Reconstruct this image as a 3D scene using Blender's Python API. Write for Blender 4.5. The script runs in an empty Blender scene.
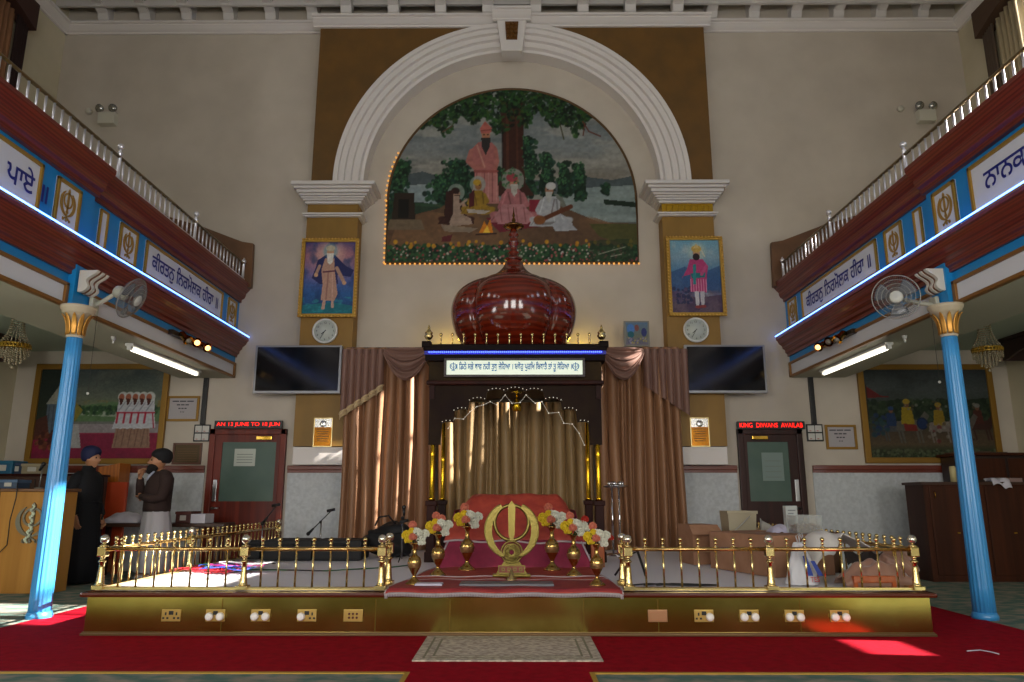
import bpy, bmesh, math, random
import numpy as np
from mathutils import Vector, Matrix
random.seed(7)
PI = math.pi
SC = bpy.context.scene
COL = SC.collection

# ------------------------------------------------------------------ camera
F_PX, CAM_H, PITCH, YAW, CAM_X = 730.0, 1.05, math.radians(12.13), math.radians(0.35), 0.1
cd = bpy.data.cameras.new('camera')
cd.sensor_fit = 'HORIZONTAL'; cd.sensor_width = 36.0
cd.lens = F_PX / 1024 * 36.0
cd.clip_start = 0.05; cd.clip_end = 200
cam = bpy.data.objects.new('camera', cd); COL.objects.link(cam)
cam.location = (CAM_X, 0, CAM_H)
cam.rotation_euler = (PI / 2 + PITCH, 0, YAW)
SC.camera = cam

# ------------------------------------------------------------------ world, daylight, exposure
world = bpy.data.worlds.new('world'); SC.world = world; world.use_nodes = True
bg = world.node_tree.nodes['Background']
bg.inputs[0].default_value = (0.62, 0.74, 1.0, 1); bg.inputs[1].default_value = 0.6
SC.view_settings.view_transform = 'Standard'; SC.view_settings.look = 'None'
SC.view_settings.gamma = 1.0; SC.view_settings.use_curve_mapping = False
SC.view_settings.exposure = 0.0

SUN_DIR = Vector((-1, 0.13, -0.62)).normalized()
sl = bpy.data.lights.new('sun', 'SUN'); sl.energy = 32.0; sl.angle = math.radians(0.6); sl.color = (1.0, 0.93, 0.84)
so = bpy.data.objects.new('sun', sl); COL.objects.link(so)
so.rotation_euler = SUN_DIR.to_track_quat('-Z', 'Y').to_euler(); so.location = (9, 4, 12)

def area(name, loc, aim, sx, sy, power, col):
    l = bpy.data.lights.new(name, 'AREA'); l.shape = 'RECTANGLE'; l.size = sx; l.size_y = sy
    l.energy = power; l.color = col
    o = bpy.data.objects.new(name, l); COL.objects.link(o); o.location = loc
    o.rotation_euler = Vector(aim).to_track_quat('-Z', 'Z').to_euler()
    return o
WIN_Y = [(9.15, 9.8), (4.9, 6.15), (1.2, 2.8), (-2.2, -0.6)]
WIN_Z = (5.6, 8.6)
SKY = (0.80, 0.88, 1.0)
for (a, b) in WIN_Y:
    area('window_fill', (7.95, (a + b) / 2, 7.1), (-1, 0, -0.15), b - a, 2.9, 45, SKY)
    area('window_fill', (-7.95, (a + b) / 2, 7.1), (1, 0, -0.15), b - a, 2.9, 62, (1.0, 0.95, 0.85))
for x in (-4.5, 0, 4.5):
    area('window_fill', (x, -4.6, 2.6), (0, 1, -0.03), 2.4, 3.0, 260, (1, 0.95, 0.88))  # added fill from behind the camera, set in the rear wall openings
for s, p in ((-1, 170), (1, 30)):
    area('window_fill', (s * 7.97, 2.0, 2.0), (-s, 0.3, 0), 3.9, 1.6, p * 1.15, (1, 0.97, 0.93))  # fill lamps added under the galleries, with low windows made up for them

# ------------------------------------------------------------------ helpers
def lin(c):
    if isinstance(c, str):
        c = c.lstrip('#'); c = [int(c[i:i + 2], 16) / 255 for i in (0, 2, 4)]
    return tuple(x / 12.92 if x <= 0.04045 else ((x + 0.055) / 1.055) ** 2.4 for x in c[:3])

MATS = {}
def mat(name, col, rough=0.6, metal=0.0, col2=None, scale=8.0, stretch=(1, 1, 1), bump=0.0, bscale=40.0,
        emit=None, estr=0.0, wave=None, coat=0.0, alpha=1.0, trans=0.0, spec=None, attr=None, detail=4.0, sheen=0.0, ramp=(0.35, 0.65)):
    if name in MATS: return MATS[name]
    m = bpy.data.materials.new(name); m.use_nodes = True
    nt = m.node_tree; N = nt.nodes; L = nt.links
    b = N['Principled BSDF']
    c = lin(col)
    b.inputs['Base Color'].default_value = (*c, 1)
    b.inputs['Roughness'].default_value = rough
    b.inputs['Metallic'].default_value = metal
    if spec is not None: b.inputs['Specular IOR Level'].default_value = spec
    if coat: b.inputs['Coat Weight'].default_value = coat; b.inputs['Coat Roughness'].default_value = 0.08
    if alpha < 1: b.inputs['Alpha'].default_value = alpha
    if trans: b.inputs['Transmission Weight'].default_value = trans
    if sheen: b.inputs['Sheen Weight'].default_value = sheen
    if emit: b.inputs['Emission Color'].default_value = (*lin(emit), 1); b.inputs['Emission Strength'].default_value = estr
    tc = mp = None
    def coords():
        nonlocal tc, mp
        if mp is None:
            tc = N.new('ShaderNodeTexCoord'); mp = N.new('ShaderNodeMapping')
            mp.inputs['Scale'].default_value = stretch
            L.new(tc.outputs['Object'], mp.inputs['Vector'])
        return mp.outputs['Vector']
    if attr:
        a = N.new('ShaderNodeAttribute'); a.attribute_name = attr
        L.new(a.outputs['Color'], b.inputs['Base Color'])
    elif col2 is not None:
        if wave:
            t = N.new('ShaderNodeTexWave'); t.wave_type = 'BANDS'; t.bands_direction = wave
            t.inputs['Scale'].default_value = scale; t.inputs['Distortion'].default_value = 5
            t.inputs['Detail'].default_value = 3; t.inputs['Detail Scale'].default_value = 1.5
            src = t.outputs['Fac']
        else:
            t = N.new('ShaderNodeTexNoise'); t.inputs['Scale'].default_value = scale
            t.inputs['Detail'].default_value = detail; src = t.outputs['Fac']
        L.new(coords(), t.inputs['Vector'])
        r = N.new('ShaderNodeValToRGB')
        r.color_ramp.elements[0].position = ramp[0]; r.color_ramp.elements[1].position = ramp[1]
        r.color_ramp.elements[0].color = (*c, 1); r.color_ramp.elements[1].color = (*lin(col2), 1)
        L.new(src, r.inputs['Fac']); L.new(r.outputs['Color'], b.inputs['Base Color'])
    if bump:
        t2 = N.new('ShaderNodeTexNoise'); t2.inputs['Scale'].default_value = bscale; t2.inputs['Detail'].default_value = 3
        L.new(coords(), t2.inputs['Vector'])
        bp = N.new('ShaderNodeBump'); bp.inputs['Strength'].default_value = bump; bp.inputs['Distance'].default_value = 0.01
        L.new(t2.outputs['Fac'], bp.inputs['Height']); L.new(bp.outputs['Normal'], b.inputs['Normal'])
    MATS[name] = m
    return m

class MB:
    """collects shapes; build() links them as one mesh object"""
    def __init__(s): s.v = []; s.f = []; s.mi = []; s.sm = []; s.cur = 0; s.smooth = False
    def mat(s, i): s.cur = i; return s
    def add(s, verts, faces, smooth=None):
        o = len(s.v); s.v += [tuple(p) for p in verts]
        sm = s.smooth if smooth is None else smooth
        for f in faces: s.f.append(tuple(o + i for i in f)); s.mi.append(s.cur); s.sm.append(sm)
        return s
    def box(s, a, b, bev=0.0):
        x0, y0, z0 = [min(a[i], b[i]) for i in range(3)]; x1, y1, z1 = [max(a[i], b[i]) for i in range(3)]
        bev = min(bev, (x1 - x0) / 2.01, (y1 - y0) / 2.01, (z1 - z0) / 2.01)
        if bev <= 0:
            v = [(x0, y0, z0), (x1, y0, z0), (x1, y1, z0), (x0, y1, z0), (x0, y0, z1), (x1, y0, z1), (x1, y1, z1), (x0, y1, z1)]
            return s.add(v, [(0, 3, 2, 1), (4, 5, 6, 7), (0, 1, 5, 4), (1, 2, 6, 5), (2, 3, 7, 6), (3, 0, 4, 7)], False)
        bm = bmesh.new(); bmesh.ops.create_cube(bm, size=1)
        for v in bm.verts: v.co = Vector(((x0 + x1) / 2 + v.co.x * (x1 - x0), (y0 + y1) / 2 + v.co.y * (y1 - y0), (z0 + z1) / 2 + v.co.z * (z1 - z0)))
        bmesh.ops.bevel(bm, geom=list(bm.edges), offset=bev, segments=2, affect='EDGES', profile=0.6)
        return s.bm(bm, False)
    def bm(s, bm, smooth=True, M=None):
        bm.verts.index_update()
        vs = [(M @ v.co) if M else v.co for v in bm.verts]
        s.add(vs, [[v.index for v in f.verts] for f in bm.faces], smooth); bm.free(); return s
    def tube(s, pts, r, n=8, cap=True, smooth=True, closed=False):
        pts = [Vector(p) for p in pts]; rs = r if hasattr(r, '__len__') else [r] * len(pts)
        k = len(pts); up = None; rings = []
        for i, p in enumerate(pts):
            if closed: t = pts[(i + 1) % k] - pts[i - 1]
            else: t = pts[min(i + 1, k - 1)] - pts[max(i - 1, 0)]
            if t.length < 1e-9: t = Vector((0, 0, 1))
            t.normalize()
            if up is None:
                up = Vector((0, 0, 1)) if abs(t.z) < 0.9 else Vector((1, 0, 0))
            a = t.cross(up)
            if a.length < 1e-6: a = t.cross(Vector((0, 1, 0)))
            a.normalize(); b = a.cross(t).normalized(); up = b
            rr = rs[i]
            rx, ry = (rr if hasattr(rr, '__len__') else (rr, rr))
            rings.append([p + a * (math.cos(2 * PI * j / n) * rx) + b * (math.sin(2 * PI * j / n) * ry) for j in range(n)])
        v = [q for R in rings for q in R]; f = []
        m = k if closed else k - 1
        for i in range(m):
            i2 = (i + 1) % k
            for j in range(n):
                f.append((i * n + j, i2 * n + j, i2 * n + (j + 1) % n, i * n + (j + 1) % n))
        if cap and not closed: f.append(tuple(range(n))[::1]); f.append(tuple((k - 1) * n + j for j in range(n))[::-1])
        return s.add(v, f, smooth)
    def cyl(s, a, b, r, n=12, r2=None, smooth=True): return s.tube([a, b], [r, r if r2 is None else r2], n, True, smooth)
    def lathe(s, c, prof, n=16, axis=(0, 0, 1), smooth=True, lobes=0, lobe_amp=0.0, cap=True):
        """prof: list of (radius, height) about axis through c"""
        A = Vector(axis).normalized(); q = Vector((0, 0, 1)).rotation_difference(A); c = Vector(c); v = []; f = []
        for (r, h) in prof:
            for j in range(n):
                t = 2 * PI * j / n
                rr = r
                if lobes: rr = r * (1 - lobe_amp * (1 - abs(math.sin(lobes * t / 2 + PI / 2)) ** 0.75))
                v.append(c + q @ Vector((rr * math.cos(t), rr * math.sin(t), h)))
        k = len(prof)
        for i in range(k - 1):
            for j in range(n):
                f.append((i * n + j, i * n + (j + 1) % n, (i + 1) * n + (j + 1) % n, (i + 1) * n + j))
        if cap: f.append(tuple(range(n))[::-1]); f.append(tuple((k - 1) * n + j for j in range(n)))
        return s.add(v, f, smooth)
    def ball(s, c, r, n=12, sc=(1, 1, 1)):
        h = max(4, n // 2)
        v = [(c[0], c[1], c[2] - r * sc[2])]; f = []
        for i in range(1, h):
            t = -PI / 2 + PI * i / h
            for j in range(n):
                u = 2 * PI * j / n
                v.append((c[0] + r * sc[0] * math.cos(t) * math.cos(u), c[1] + r * sc[1] * math.cos(t) * math.sin(u), c[2] + r * sc[2] * math.sin(t)))
        v.append((c[0], c[1], c[2] + r * sc[2])); T = len(v) - 1
        for j in range(n):
            f.append((0, 1 + (j + 1) % n, 1 + j)); f.append((T, T - n + j, T - n + (j + 1) % n))
        for i in range(h - 2):
            for j in range(n):
                a = 1 + i * n; f.append((a + j, a + (j + 1) % n, a + n + (j + 1) % n, a + n + j))
        return s.add(v, f, True)
    def prism(s, poly, a, b, plane='xz', smooth=False):
        """poly extruded between a and b along the axis missing from plane"""
        def P(p, t):
            return {'xz': (p[0], t, p[1]), 'yz': (t, p[0], p[1]), 'xy': (p[0], p[1], t)}[plane]
        n = len(poly); v = [P(p, a) for p in poly] + [P(p, b) for p in poly]
        f = [(i, (i + 1) % n, n + (i + 1) % n, n + i) for i in range(n)] + [tuple(range(n))[::-1], tuple(n + i for i in range(n))]
        return s.add(v, f, smooth)
    def strip(s, prof, a, b, plane='yz', smooth=False):
        """open profile extruded (no caps)"""
        def P(p, t):
            return {'xz': (p[0], t, p[1]), 'yz': (t, p[0], p[1]), 'xy': (p[0], p[1], t)}[plane]
        n = len(prof); v = [P(p, a) for p in prof] + [P(p, b) for p in prof]
        return s.add(v, [(i, i + 1, n + i + 1, n + i) for i in range(n - 1)], smooth)
    def grid(s, fn, nu, nv, smooth=True, thick=0.0):
        v = [fn(i / (nu - 1), j / (nv - 1)) for j in range(nv) for i in range(nu)]
        f = [(j * nu + i, j * nu + i + 1, (j + 1) * nu + i + 1, (j + 1) * nu + i) for j in range(nv - 1) for i in range(nu - 1)]
        return s.add(v, f, smooth)
    def rings(s, R, cap=True, smooth=True):
        n = len(R[0]); v = [p for r in R for p in r]; f = []
        for i in range(len(R) - 1):
            for j in range(n): f.append((i * n + j, i * n + (j + 1) % n, (i + 1) * n + (j + 1) % n, (i + 1) * n + j))
        if cap: f.append(tuple(range(n))[::-1]); f.append(tuple((len(R) - 1) * n + j for j in range(n)))
        return s.add(v, f, smooth)
    def xf(s, M, start=0):
        for i in range(start, len(s.v)): s.v[i] = tuple(M @ Vector(s.v[i]))
        return s
    def build(s, name, mats, parent=None, world=True, solid=0.0, loc=None):
        me = bpy.data.meshes.new(name)
        off = Vector((0, 0, 0))
        if parent is not None and world:
            p = parent
            while p is not None: off += Vector(p.location); p = p.parent
        if loc is not None: off = off + Vector(loc)
        vs = [tuple(Vector(p) - off) for p in s.v] if off.length > 0 else s.v
        me.from_pydata(vs, [], s.f)
        if not isinstance(mats, (list, tuple)): mats = [mats]
        for m in mats: me.materials.append(m)
        me.polygons.foreach_set('material_index', s.mi); me.polygons.foreach_set('use_smooth', s.sm)
        bm = bmesh.new(); bm.from_mesh(me); bmesh.ops.recalc_face_normals(bm, faces=bm.faces); bm.to_mesh(me); bm.free()
        me.update()
        o = bpy.data.objects.new(name, me); COL.objects.link(o)
        if loc is not None: o.location = loc
        if parent is not None: o.parent = parent
        if solid:
            md = o.modifiers.new('solid', 'SOLIDIFY'); md.thickness = solid; md.offset = 0
        return o

def tag(o, label=None, cat=None, group=None, kind=None):
    if label: o['label'] = label
    if cat: o['category'] = cat
    if group: o['group'] = group
    if kind: o['kind'] = kind
    return o
def thing(name, label, cat, loc=(0, 0, 0), group=None, rz=0):
    o = bpy.data.objects.new(name, None); COL.objects.link(o); o.location = loc; o.rotation_euler = (0, 0, rz)
    o.empty_display_size = 0.1
    return tag(o, label, cat, group)
def struct(name, mb, m, parent=None):
    o = mb.build(name, m, parent)
    if parent is None: o['kind'] = 'structure'
    return o
def copy_tree(o, parent=None):
    c = o.copy(); COL.objects.link(c)
    if parent is not None: c.parent = parent
    for ch in list(o.children): copy_tree(ch, c)
    return c

# photograph pixel -> point of the room on the plane of depth Y (used for measuring only)
_fw = Vector((-math.sin(YAW) * math.cos(PITCH), math.cos(YAW) * math.cos(PITCH), math.sin(PITCH)))
_rt = Vector((math.cos(YAW), math.sin(YAW), 0)); _up = _rt.cross(_fw)
def at(px, py, Y):
    d = _fw + _rt * ((px - 512) / F_PX) - _up * ((py - 341) / F_PX)
    return Vector((CAM_X, 0, CAM_H)) + d * (Y / d.y)
def atz(px, py, Z):
    d = _fw + _rt * ((px - 512) / F_PX) - _up * ((py - 341) / F_PX)
    return Vector((CAM_X, 0, CAM_H)) + d * ((Z - CAM_H) / d.z)

def text_mesh(body, size, font_off=0.0, extrude=0.002, align='CENTER', sx=1.0, stroke=0.0):
    """returns (verts, faces) of flat lettering in the x-y plane, centred"""
    c = bpy.data.curves.new('letters', 'FONT'); c.body = body; c.size = size; c.extrude = extrude; c.offset = font_off
    c.align_x = align; c.align_y = 'CENTER'; c.resolution_u = 3; c.bevel_depth = stroke; c.bevel_resolution = 0
    o = bpy.data.objects.new('letters', c); COL.objects.link(o)
    bpy.context.view_layer.update()
    me = bpy.data.meshes.new_from_object(o.evaluated_get(bpy.context.evaluated_depsgraph_get()))
    v = [Vector((p.co.x * sx, p.co.y, p.co.z)) for p in me.vertices]; f = [tuple(p.vertices) for p in me.polygons]
    bpy.data.objects.remove(o); bpy.data.curves.remove(c); bpy.data.meshes.remove(me)
    if v:
        x0 = min(p.x for p in v); x1 = max(p.x for p in v); y0 = min(p.y for p in v); y1 = max(p.y for p in v)
        v = [p - Vector(((x0 + x1) / 2, (y0 + y1) / 2, 0)) for p in v]
    return v, f, (x1 - x0 if v else 0), (y1 - y0 if v else 0)
def fit_text(body, width, height=None, extrude=0.002, off=0.0, stroke=0.0):
    v, f, w, h = text_mesh(body, 1.0, off, 0, stroke=stroke)
    kx = width / w; ky = kx if height is None else height / h
    return [Vector((p.x * kx, p.y * ky, p.z * 0.08)) for p in v], f
def lettering(mb, vf, M): mb.add([M @ p for p in vf[0]], vf[1], False)
# frames for writing: facing the hall from the back wall (towards -Y), from each gallery
def face_back(c): return Matrix.Translation(c) @ Matrix(((1, 0, 0, 0), (0, 0, -1, 0), (0, 1, 0, 0), (0, 0, 0, 1)))
def face_side(c, s):
    """s=-1: on the gallery at -X, looking to +X: text runs along +Y; s=+1 mirror side: runs along -Y"""
    return Matrix.Translation(c) @ Matrix(((0, 0, -s, 0), (-s, 0, 0, 0), (0, 1, 0, 0), (0, 0, 0, 1)))

# ------------------------------------------------------------------ khanda emblem outlines (unit: total height 2, centred)
def arc(cx, cy, r, a0, a1, n=16): return [(cx + r * math.cos(a0 + (a1 - a0) * i / n), cy + r * math.sin(a0 + (a1 - a0) * i / n)) for i in range(n + 1)]
def khanda_polys():
    P = []
    # double-edged sword
    P.append([(0, 1.0), (0.10, 0.86), (0.07, 0.6), (0.09, 0.2), (0.06, -0.3), (0.13, -0.42), (0.04, -0.5), (0.04, -0.8), (0.08, -0.9), (0, -0.98), (-0.08, -0.9), (-0.04, -0.8), (-0.04, -0.5), (-0.13, -0.42), (-0.06, -0.3), (-0.09, 0.2), (-0.07, 0.6), (-0.10, 0.86)])
    # ring as quads
    n = 28
    for i in range(n):
        a, b = 2 * PI * i / n, 2 * PI * (i + 1) / n
        r0, r1 = 0.37, 0.47
        P.append([(r0 * math.cos(a), 0.28 + r0 * math.sin(a)), (r1 * math.cos(a), 0.28 + r1 * math.sin(a)), (r1 * math.cos(b), 0.28 + r1 * math.sin(b)), (r0 * math.cos(b), 0.28 + r0 * math.sin(b))])
    # two curved swords
    for s in (-1, 1):
        outer = []; inner = []; m = 18
        for i in range(m + 1):
            t = i / m
            a = math.radians(62 - 150 * t)
            ro = 0.78; cx = 0.0
            w = 0.19 * math.sin(PI * min(1, t * 0.92 + 0.02)) + 0.03
            ox, oy = ro * math.cos(a), 0.10 + ro * 0.98 * math.sin(a)
            outer.append((ox, oy)); inner.append(((ro - w) * math.cos(a), 0.10 + (ro - w) * 0.98 * math.sin(a)))
        for i in range(m):
            P.append([(s * outer[i][0], outer[i][1]), (s * outer[i + 1][0], outer[i + 1][1]), (s * inner[i + 1][0], inner[i + 1][1]), (s * inner[i][0], inner[i][1])])
        # crossing handles
        P.append([(s * 0.05, -0.62), (s * 0.02, -0.72), (-s * 0.30, -0.92), (-s * 0.34, -0.84)])
        P.append([(-s * 0.27, -0.98), (-s * 0.40, -0.92), (-s * 0.37, -0.78), (-s * 0.25, -0.84)])
    return P
KH = khanda_polys()
def khanda(mb, M, h, t=0.006, w=1.0):
    k = h / 2
    for poly in KH:
        n = len(poly)
        v = [M @ Vector((p[0] * k * w, p[1] * k, 0)) for p in poly] + [M @ Vector((p[0] * k * w, p[1] * k, t)) for p in poly]
        mb.add(v, [tuple(range(n)), tuple(n + i for i in range(n))] + [(i, (i + 1) % n, n + (i + 1) % n, n + i) for i in range(n)], False)

# ------------------------------------------------------------------ painter for flat pictures
class Canvas:
    """paints a picture as point colours of a fine flat mesh; u to the side, v up, both in picture units"""
    def __init__(s, u0, v0, u1, v1, n, base=(0.5, 0.5, 0.5), seed=1):
        s.b = (u0, v0, u1, v1); s.nu = n; s.nv = max(2, int(round(n * abs(v1 - v0) / abs(u1 - u0))))
        s.U, s.V = np.meshgrid(np.linspace(u0, u1, s.nu), np.linspace(v0, v1, s.nv))
        s.C = np.zeros((s.nv, s.nu, 3)); s.C[:] = s.rgb(base); s.rng = np.random.RandomState(seed)
        s.px = abs(u1 - u0) / s.nu
    def rgb(s, c):
        if isinstance(c, str): c = c.lstrip('#'); return np.array([int(c[i:i + 2], 16) / 255 for i in (0, 2, 4)])
        return np.array(c, float)
    def put(s, m, c, a=1.0):
        m = np.clip(m, 0, 1)[..., None] * a; s.C = s.C * (1 - m) + s.rgb(c) * m; return s
    def grad(s, stops):
        vs = [t[0] for t in stops]; order = np.argsort(vs); vs = np.array(vs, float)[order]; cs = np.array([s.rgb(t[1]) for t in stops])[order]
        for k in range(3): s.C[..., k] = np.interp(s.V, vs, cs[:, k])
        return s
    def noise(s, fu, fv, seed=0):
        r = np.random.RandomState(seed + 11); out = np.zeros_like(s.U); amp = 1; tot = 0
        for o in range(4):
            gu, gv = int(fu * 2 ** o) + 3, int(fv * 2 ** o) + 3
            g = r.rand(gv + 1, gu + 1)
            x = (s.U - min(s.b[0], s.b[2])) / abs(s.b[2] - s.b[0]) * (gu - 1); y = (s.V - min(s.b[1], s.b[3])) / abs(s.b[3] - s.b[1]) * (gv - 1)
            xi = np.clip(x.astype(int), 0, gu - 1); yi = np.clip(y.astype(int), 0, gv - 1); fx = x - xi; fy = y - yi
            fx = fx * fx * (3 - 2 * fx); fy = fy * fy * (3 - 2 * fy)
            out += amp * ((g[yi, xi] * (1 - fx) + g[yi, xi + 1] * fx) * (1 - fy) + (g[yi + 1, xi] * (1 - fx) + g[yi + 1, xi + 1] * fx) * fy)
            tot += amp; amp *= 0.55
        return out / tot
    def mottle(s, c, fu=8, fv=8, lo=0.45, hi=0.65, a=0.6, seed=0, mask=None):
        m = np.clip((s.noise(fu, fv, seed) - lo) / (hi - lo), 0, 1)
        if mask is not None: m = m * mask
        return s.put(m, c, a)
    def ell(s, cx, cy, rx, ry, c, a=1.0, soft=None, rot=0):
        dx = s.U - cx; dy = s.V - cy
        if rot: ca, sa = math.cos(rot), math.sin(rot); dx, dy = dx * ca + dy * sa, -dx * sa + dy * ca
        d = np.sqrt((dx / rx) ** 2 + (dy / ry) ** 2); w = (soft if soft is not None else s.px / min(rx, ry)) or 1e-3
        return s.put((1 - d) / w + 0.5, c, a)
    def mask(s, pts):
        ins = np.zeros(s.U.shape, bool); n = len(pts)
        for i in range(n):
            x0, y0 = pts[i]; x1, y1 = pts[(i + 1) % n]
            if y0 == y1: continue
            c = ((y0 > s.V) != (y1 > s.V)) & (s.U < (x1 - x0) * (s.V - y0) / (y1 - y0) + x0); ins ^= c
        return ins.astype(float)
    def poly(s, pts, c, a=1.0): return s.put(s.mask(pts), c, a)
    def line(s, pts, w, c, a=1.0):
        m = np.zeros(s.U.shape)
        for (x0, y0), (x1, y1) in zip(pts[:-1], pts[1:]):
            L2 = (x1 - x0) ** 2 + (y1 - y0) ** 2 or 1e-9
            t = np.clip(((s.U - x0) * (x1 - x0) + (s.V - y0) * (y1 - y0)) / L2, 0, 1)
            d = np.hypot(s.U - x0 - t * (x1 - x0), s.V - y0 - t * (y1 - y0)); m = np.maximum(m, np.clip((w / 2 - d) / s.px + 0.5, 0, 1))
        return s.put(m, c, a)
    def dabs(s, n, fn, cols, r=(1, 2), a=0.9, asp=1.0):
        for i in range(n):
            p = fn(s.rng)
            if p is None: continue
            rr = s.rng.uniform(*r); s.ell(p[0], p[1], rr, rr * asp, cols[s.rng.randint(len(cols))], a, rot=s.rng.rand() * 3)
        return s
    def build(s, name, M, w, h, parent, inside=None, rough=0.5, label=None, coat=0.3):
        """M maps local (x right, y up, 0) to the room; picture is w by h centred"""
        u0, v0, u1, v1 = s.b
        X = (s.U - u0) / (u1 - u0) * w - w / 2; Yv = (s.V - min(v0, v1)) / abs(v1 - v0)
        Yv = (s.V - v0) / (v1 - v0) * h - h / 2
        off = Vector((0, 0, 0)); p = parent
        while p is not None: off += Vector(p.location); p = p.parent
        R = np.array(M)[:3, :3]; T = np.array(M)[:3, 3] - np.array(off)
        pts = np.stack([X.ravel(), Yv.ravel(), np.zeros(X.size)], 1) @ R.T + T
        idx = np.arange(s.nu * s.nv).reshape(s.nv, s.nu)
        f = np.stack([idx[:-1, :-1], idx[:-1, 1:], idx[1:, 1:], idx[1:, :-1]], -1).reshape(-1, 4)
        if inside is not None:
            k = inside(X, Yv); k = k[:-1, :-1] & k[:-1, 1:] & k[1:, 1:] & k[1:, :-1]; f = f[k.ravel()]
        me = bpy.data.meshes.new(name); me.from_pydata(pts.tolist(), [], f.tolist())
        ca = me.color_attributes.new('picture', 'FLOAT_COLOR', 'POINT')
        s.C = s.C * (0.86 + 0.28 * s.noise(70, 60, 5))[..., None]; C = np.clip(s.C, 0, 1).reshape(-1, 3); C = np.where(C <= 0.04045, C / 12.92, ((C + 0.055) / 1.055) ** 2.4)
        ca.data.foreach_set('color', np.concatenate([C, np.ones((len(C), 1))], 1).astype(np.float32).ravel())
        me.materials.append(mat('painted_canvas', '#888888', rough=rough, attr='picture', spec=0.25)); me.update()
        o = bpy.data.objects.new(name, me); COL.objects.link(o); o.parent = parent
        return o
# ================================================================== materials
WALL = mat('cream_wall', '#c6bcae', 0.85, col2='#b6ac9e', scale=1.3, bump=0.1, bscale=60, ramp=(0.3, 0.7))
SIDEW = mat('cream_side_wall', '#cfc5aa', 0.85, col2='#bfb599', scale=1.2, ramp=(0.3, 0.7))
WHITE = mat('white_plaster', '#dcd6d2', 0.55, bump=0.05)
OFFW = mat('off_white_paint', '#cfcac6', 0.5)
GOLDP = mat('mustard_gold_paint', '#6e4c18', 0.6, col2='#5e4216', scale=3, bump=0.08, bscale=60, ramp=(0.3, 0.7))
GOLDL = mat('gold_flock_panel', '#a87f22', 0.45, col2='#8a6618', scale=6)
BLUE = mat('bright_blue_paint', '#1686c8', 0.38, bump=0.03)
WOODR = mat('red_brown_wood', '#7a3022', 0.35, col2='#602018', scale=3, wave='Z', stretch=(1, 0.12, 4), coat=0.15)
DKW = mat('dark_mahogany', '#34140e', 0.48, col2='#220d09', scale=3, stretch=(1, 1, 0.3), spec=0.12)
GILT = mat('gilt_moulding', '#b08a3a', 0.38, 0.55)
BRASS = mat('polished_brass', '#c9a04a', 0.17, 1.0, col2='#b58a34', scale=9)
STEEL = mat('polished_steel', '#d8d8dc', 0.12, 1.0)
TEAL = mat('pale_teal_ceiling', '#a9b8a8', 0.7)
PANELW = mat('white_panel', '#d6d8de', 0.45)
NAVY = mat('navy_lettering', '#14207a', 0.5)
BLACK = mat('black_plastic', '#0c0c0e', 0.4)
EMB = mat('gold_emblem', '#a8823a', 0.45, 0.3)

XW, YW, YR, HC = 7.7, 11.2, -4.4, 9.42      # side walls, back wall, rear wall, ceiling

# ================================================================== floor, walls, ceiling
CARPET = mat('patterned_green_carpet', '#5c7870', 0.95, col2='#969084', scale=5, spec=0.15, stretch=(1, 1.6, 1), bump=0.4, bscale=220, detail=6, ramp=(0.42, 0.6))
nt = CARPET.node_tree
m = MB(); m.box((-XW - 0.3, YR - 0.3, -0.2), (XW + 0.3, YW + 0.3, 0)); struct('floor', m, CARPET)
m = MB(); m.box((-XW - 0.3, YR - 0.3, HC), (XW + 0.3, YW + 0.3, HC + 0.25)); struct('ceiling', m, mat('grey_white_ceiling', '#aaa79f', 0.7))
m = MB(); m.box((-XW - 0.3, YW, 0), (XW + 0.3, YW + 0.3, HC)); struct('wall_back', m, WALL)

def holed_wall(x0, x1, ys, zs, holes):
    """wall slab between x0 and x1; holes = (y0,y1,z0,z1) left open"""
    mb = MB()
    Y = sorted(set(list(ys) + [h[0] for h in holes] + [h[1] for h in holes])); Z = sorted(set(list(zs) + [h[2] for h in holes] + [h[3] for h in holes]))
    for a, b in zip(Y[:-1], Y[1:]):
        run = None
        for c, d in zip(Z[:-1], Z[1:]):
            my, mz = (a + b) / 2, (c + d) / 2
            hole = any(h[0] < my < h[1] and h[2] < mz < h[3] for h in holes)
            if hole:
                if run: mb.box((x0, a, run[0]), (x1, b, run[1])); run = None
            else: run = (run[0], d) if run else (c, d)
        if run: mb.box((x0, a, run[0]), (x1, b, run[1]))
    return mb
UP = [(a, b, *WIN_Z) for a, b in WIN_Y]
FILL_WIN = [(0.0, 4.0, 1.15, 2.85)]  # made-up low side windows that carry the added fill lamps
LOWR = [(4.65, 5.2, 2.96, 3.36)]  # unseen opening, sized so the sun lands on the carpet by the stage
struct('wall_right', holed_wall(XW, XW + 0.25, (YR, YW), (0, HC), UP + LOWR + FILL_WIN), SIDEW)
struct('wall_left', holed_wall(-XW - 0.25, -XW, (YR, YW), (0, HC), UP + FILL_WIN), SIDEW)
mb = MB(); 
for a, b in ((-XW, -6), (-3.2, -1.3), (1.3, 3.2), (6, XW)): mb.box((a, YR - 0.25, 0), (b, YR, HC))
mb.box((-6, YR - 0.25, 0), (6, YR, 1.0)); mb.box((-6, YR - 0.25, 5.4), (6, YR, HC)); struct('wall_rear', mb, SIDEW)
k = 0
for s in (-1, 1):
    for (a, b) in WIN_Y:
        k += 1; mb = MB(); x = s * (XW + 0.12)
        for y in (a + 0.03, (a + b) / 2, b - 0.03): mb.box((x - 0.03, y - 0.03, WIN_Z[0]), (x + 0.03, y + 0.03, WIN_Z[1]))
        for z in (WIN_Z[0] + 0.03, 6.6, 7.6, WIN_Z[1] - 0.03): mb.box((x - 0.03, a, z - 0.03), (x + 0.03, b, z + 0.03))
        struct('window_%d' % k, mb, OFFW)

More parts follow.
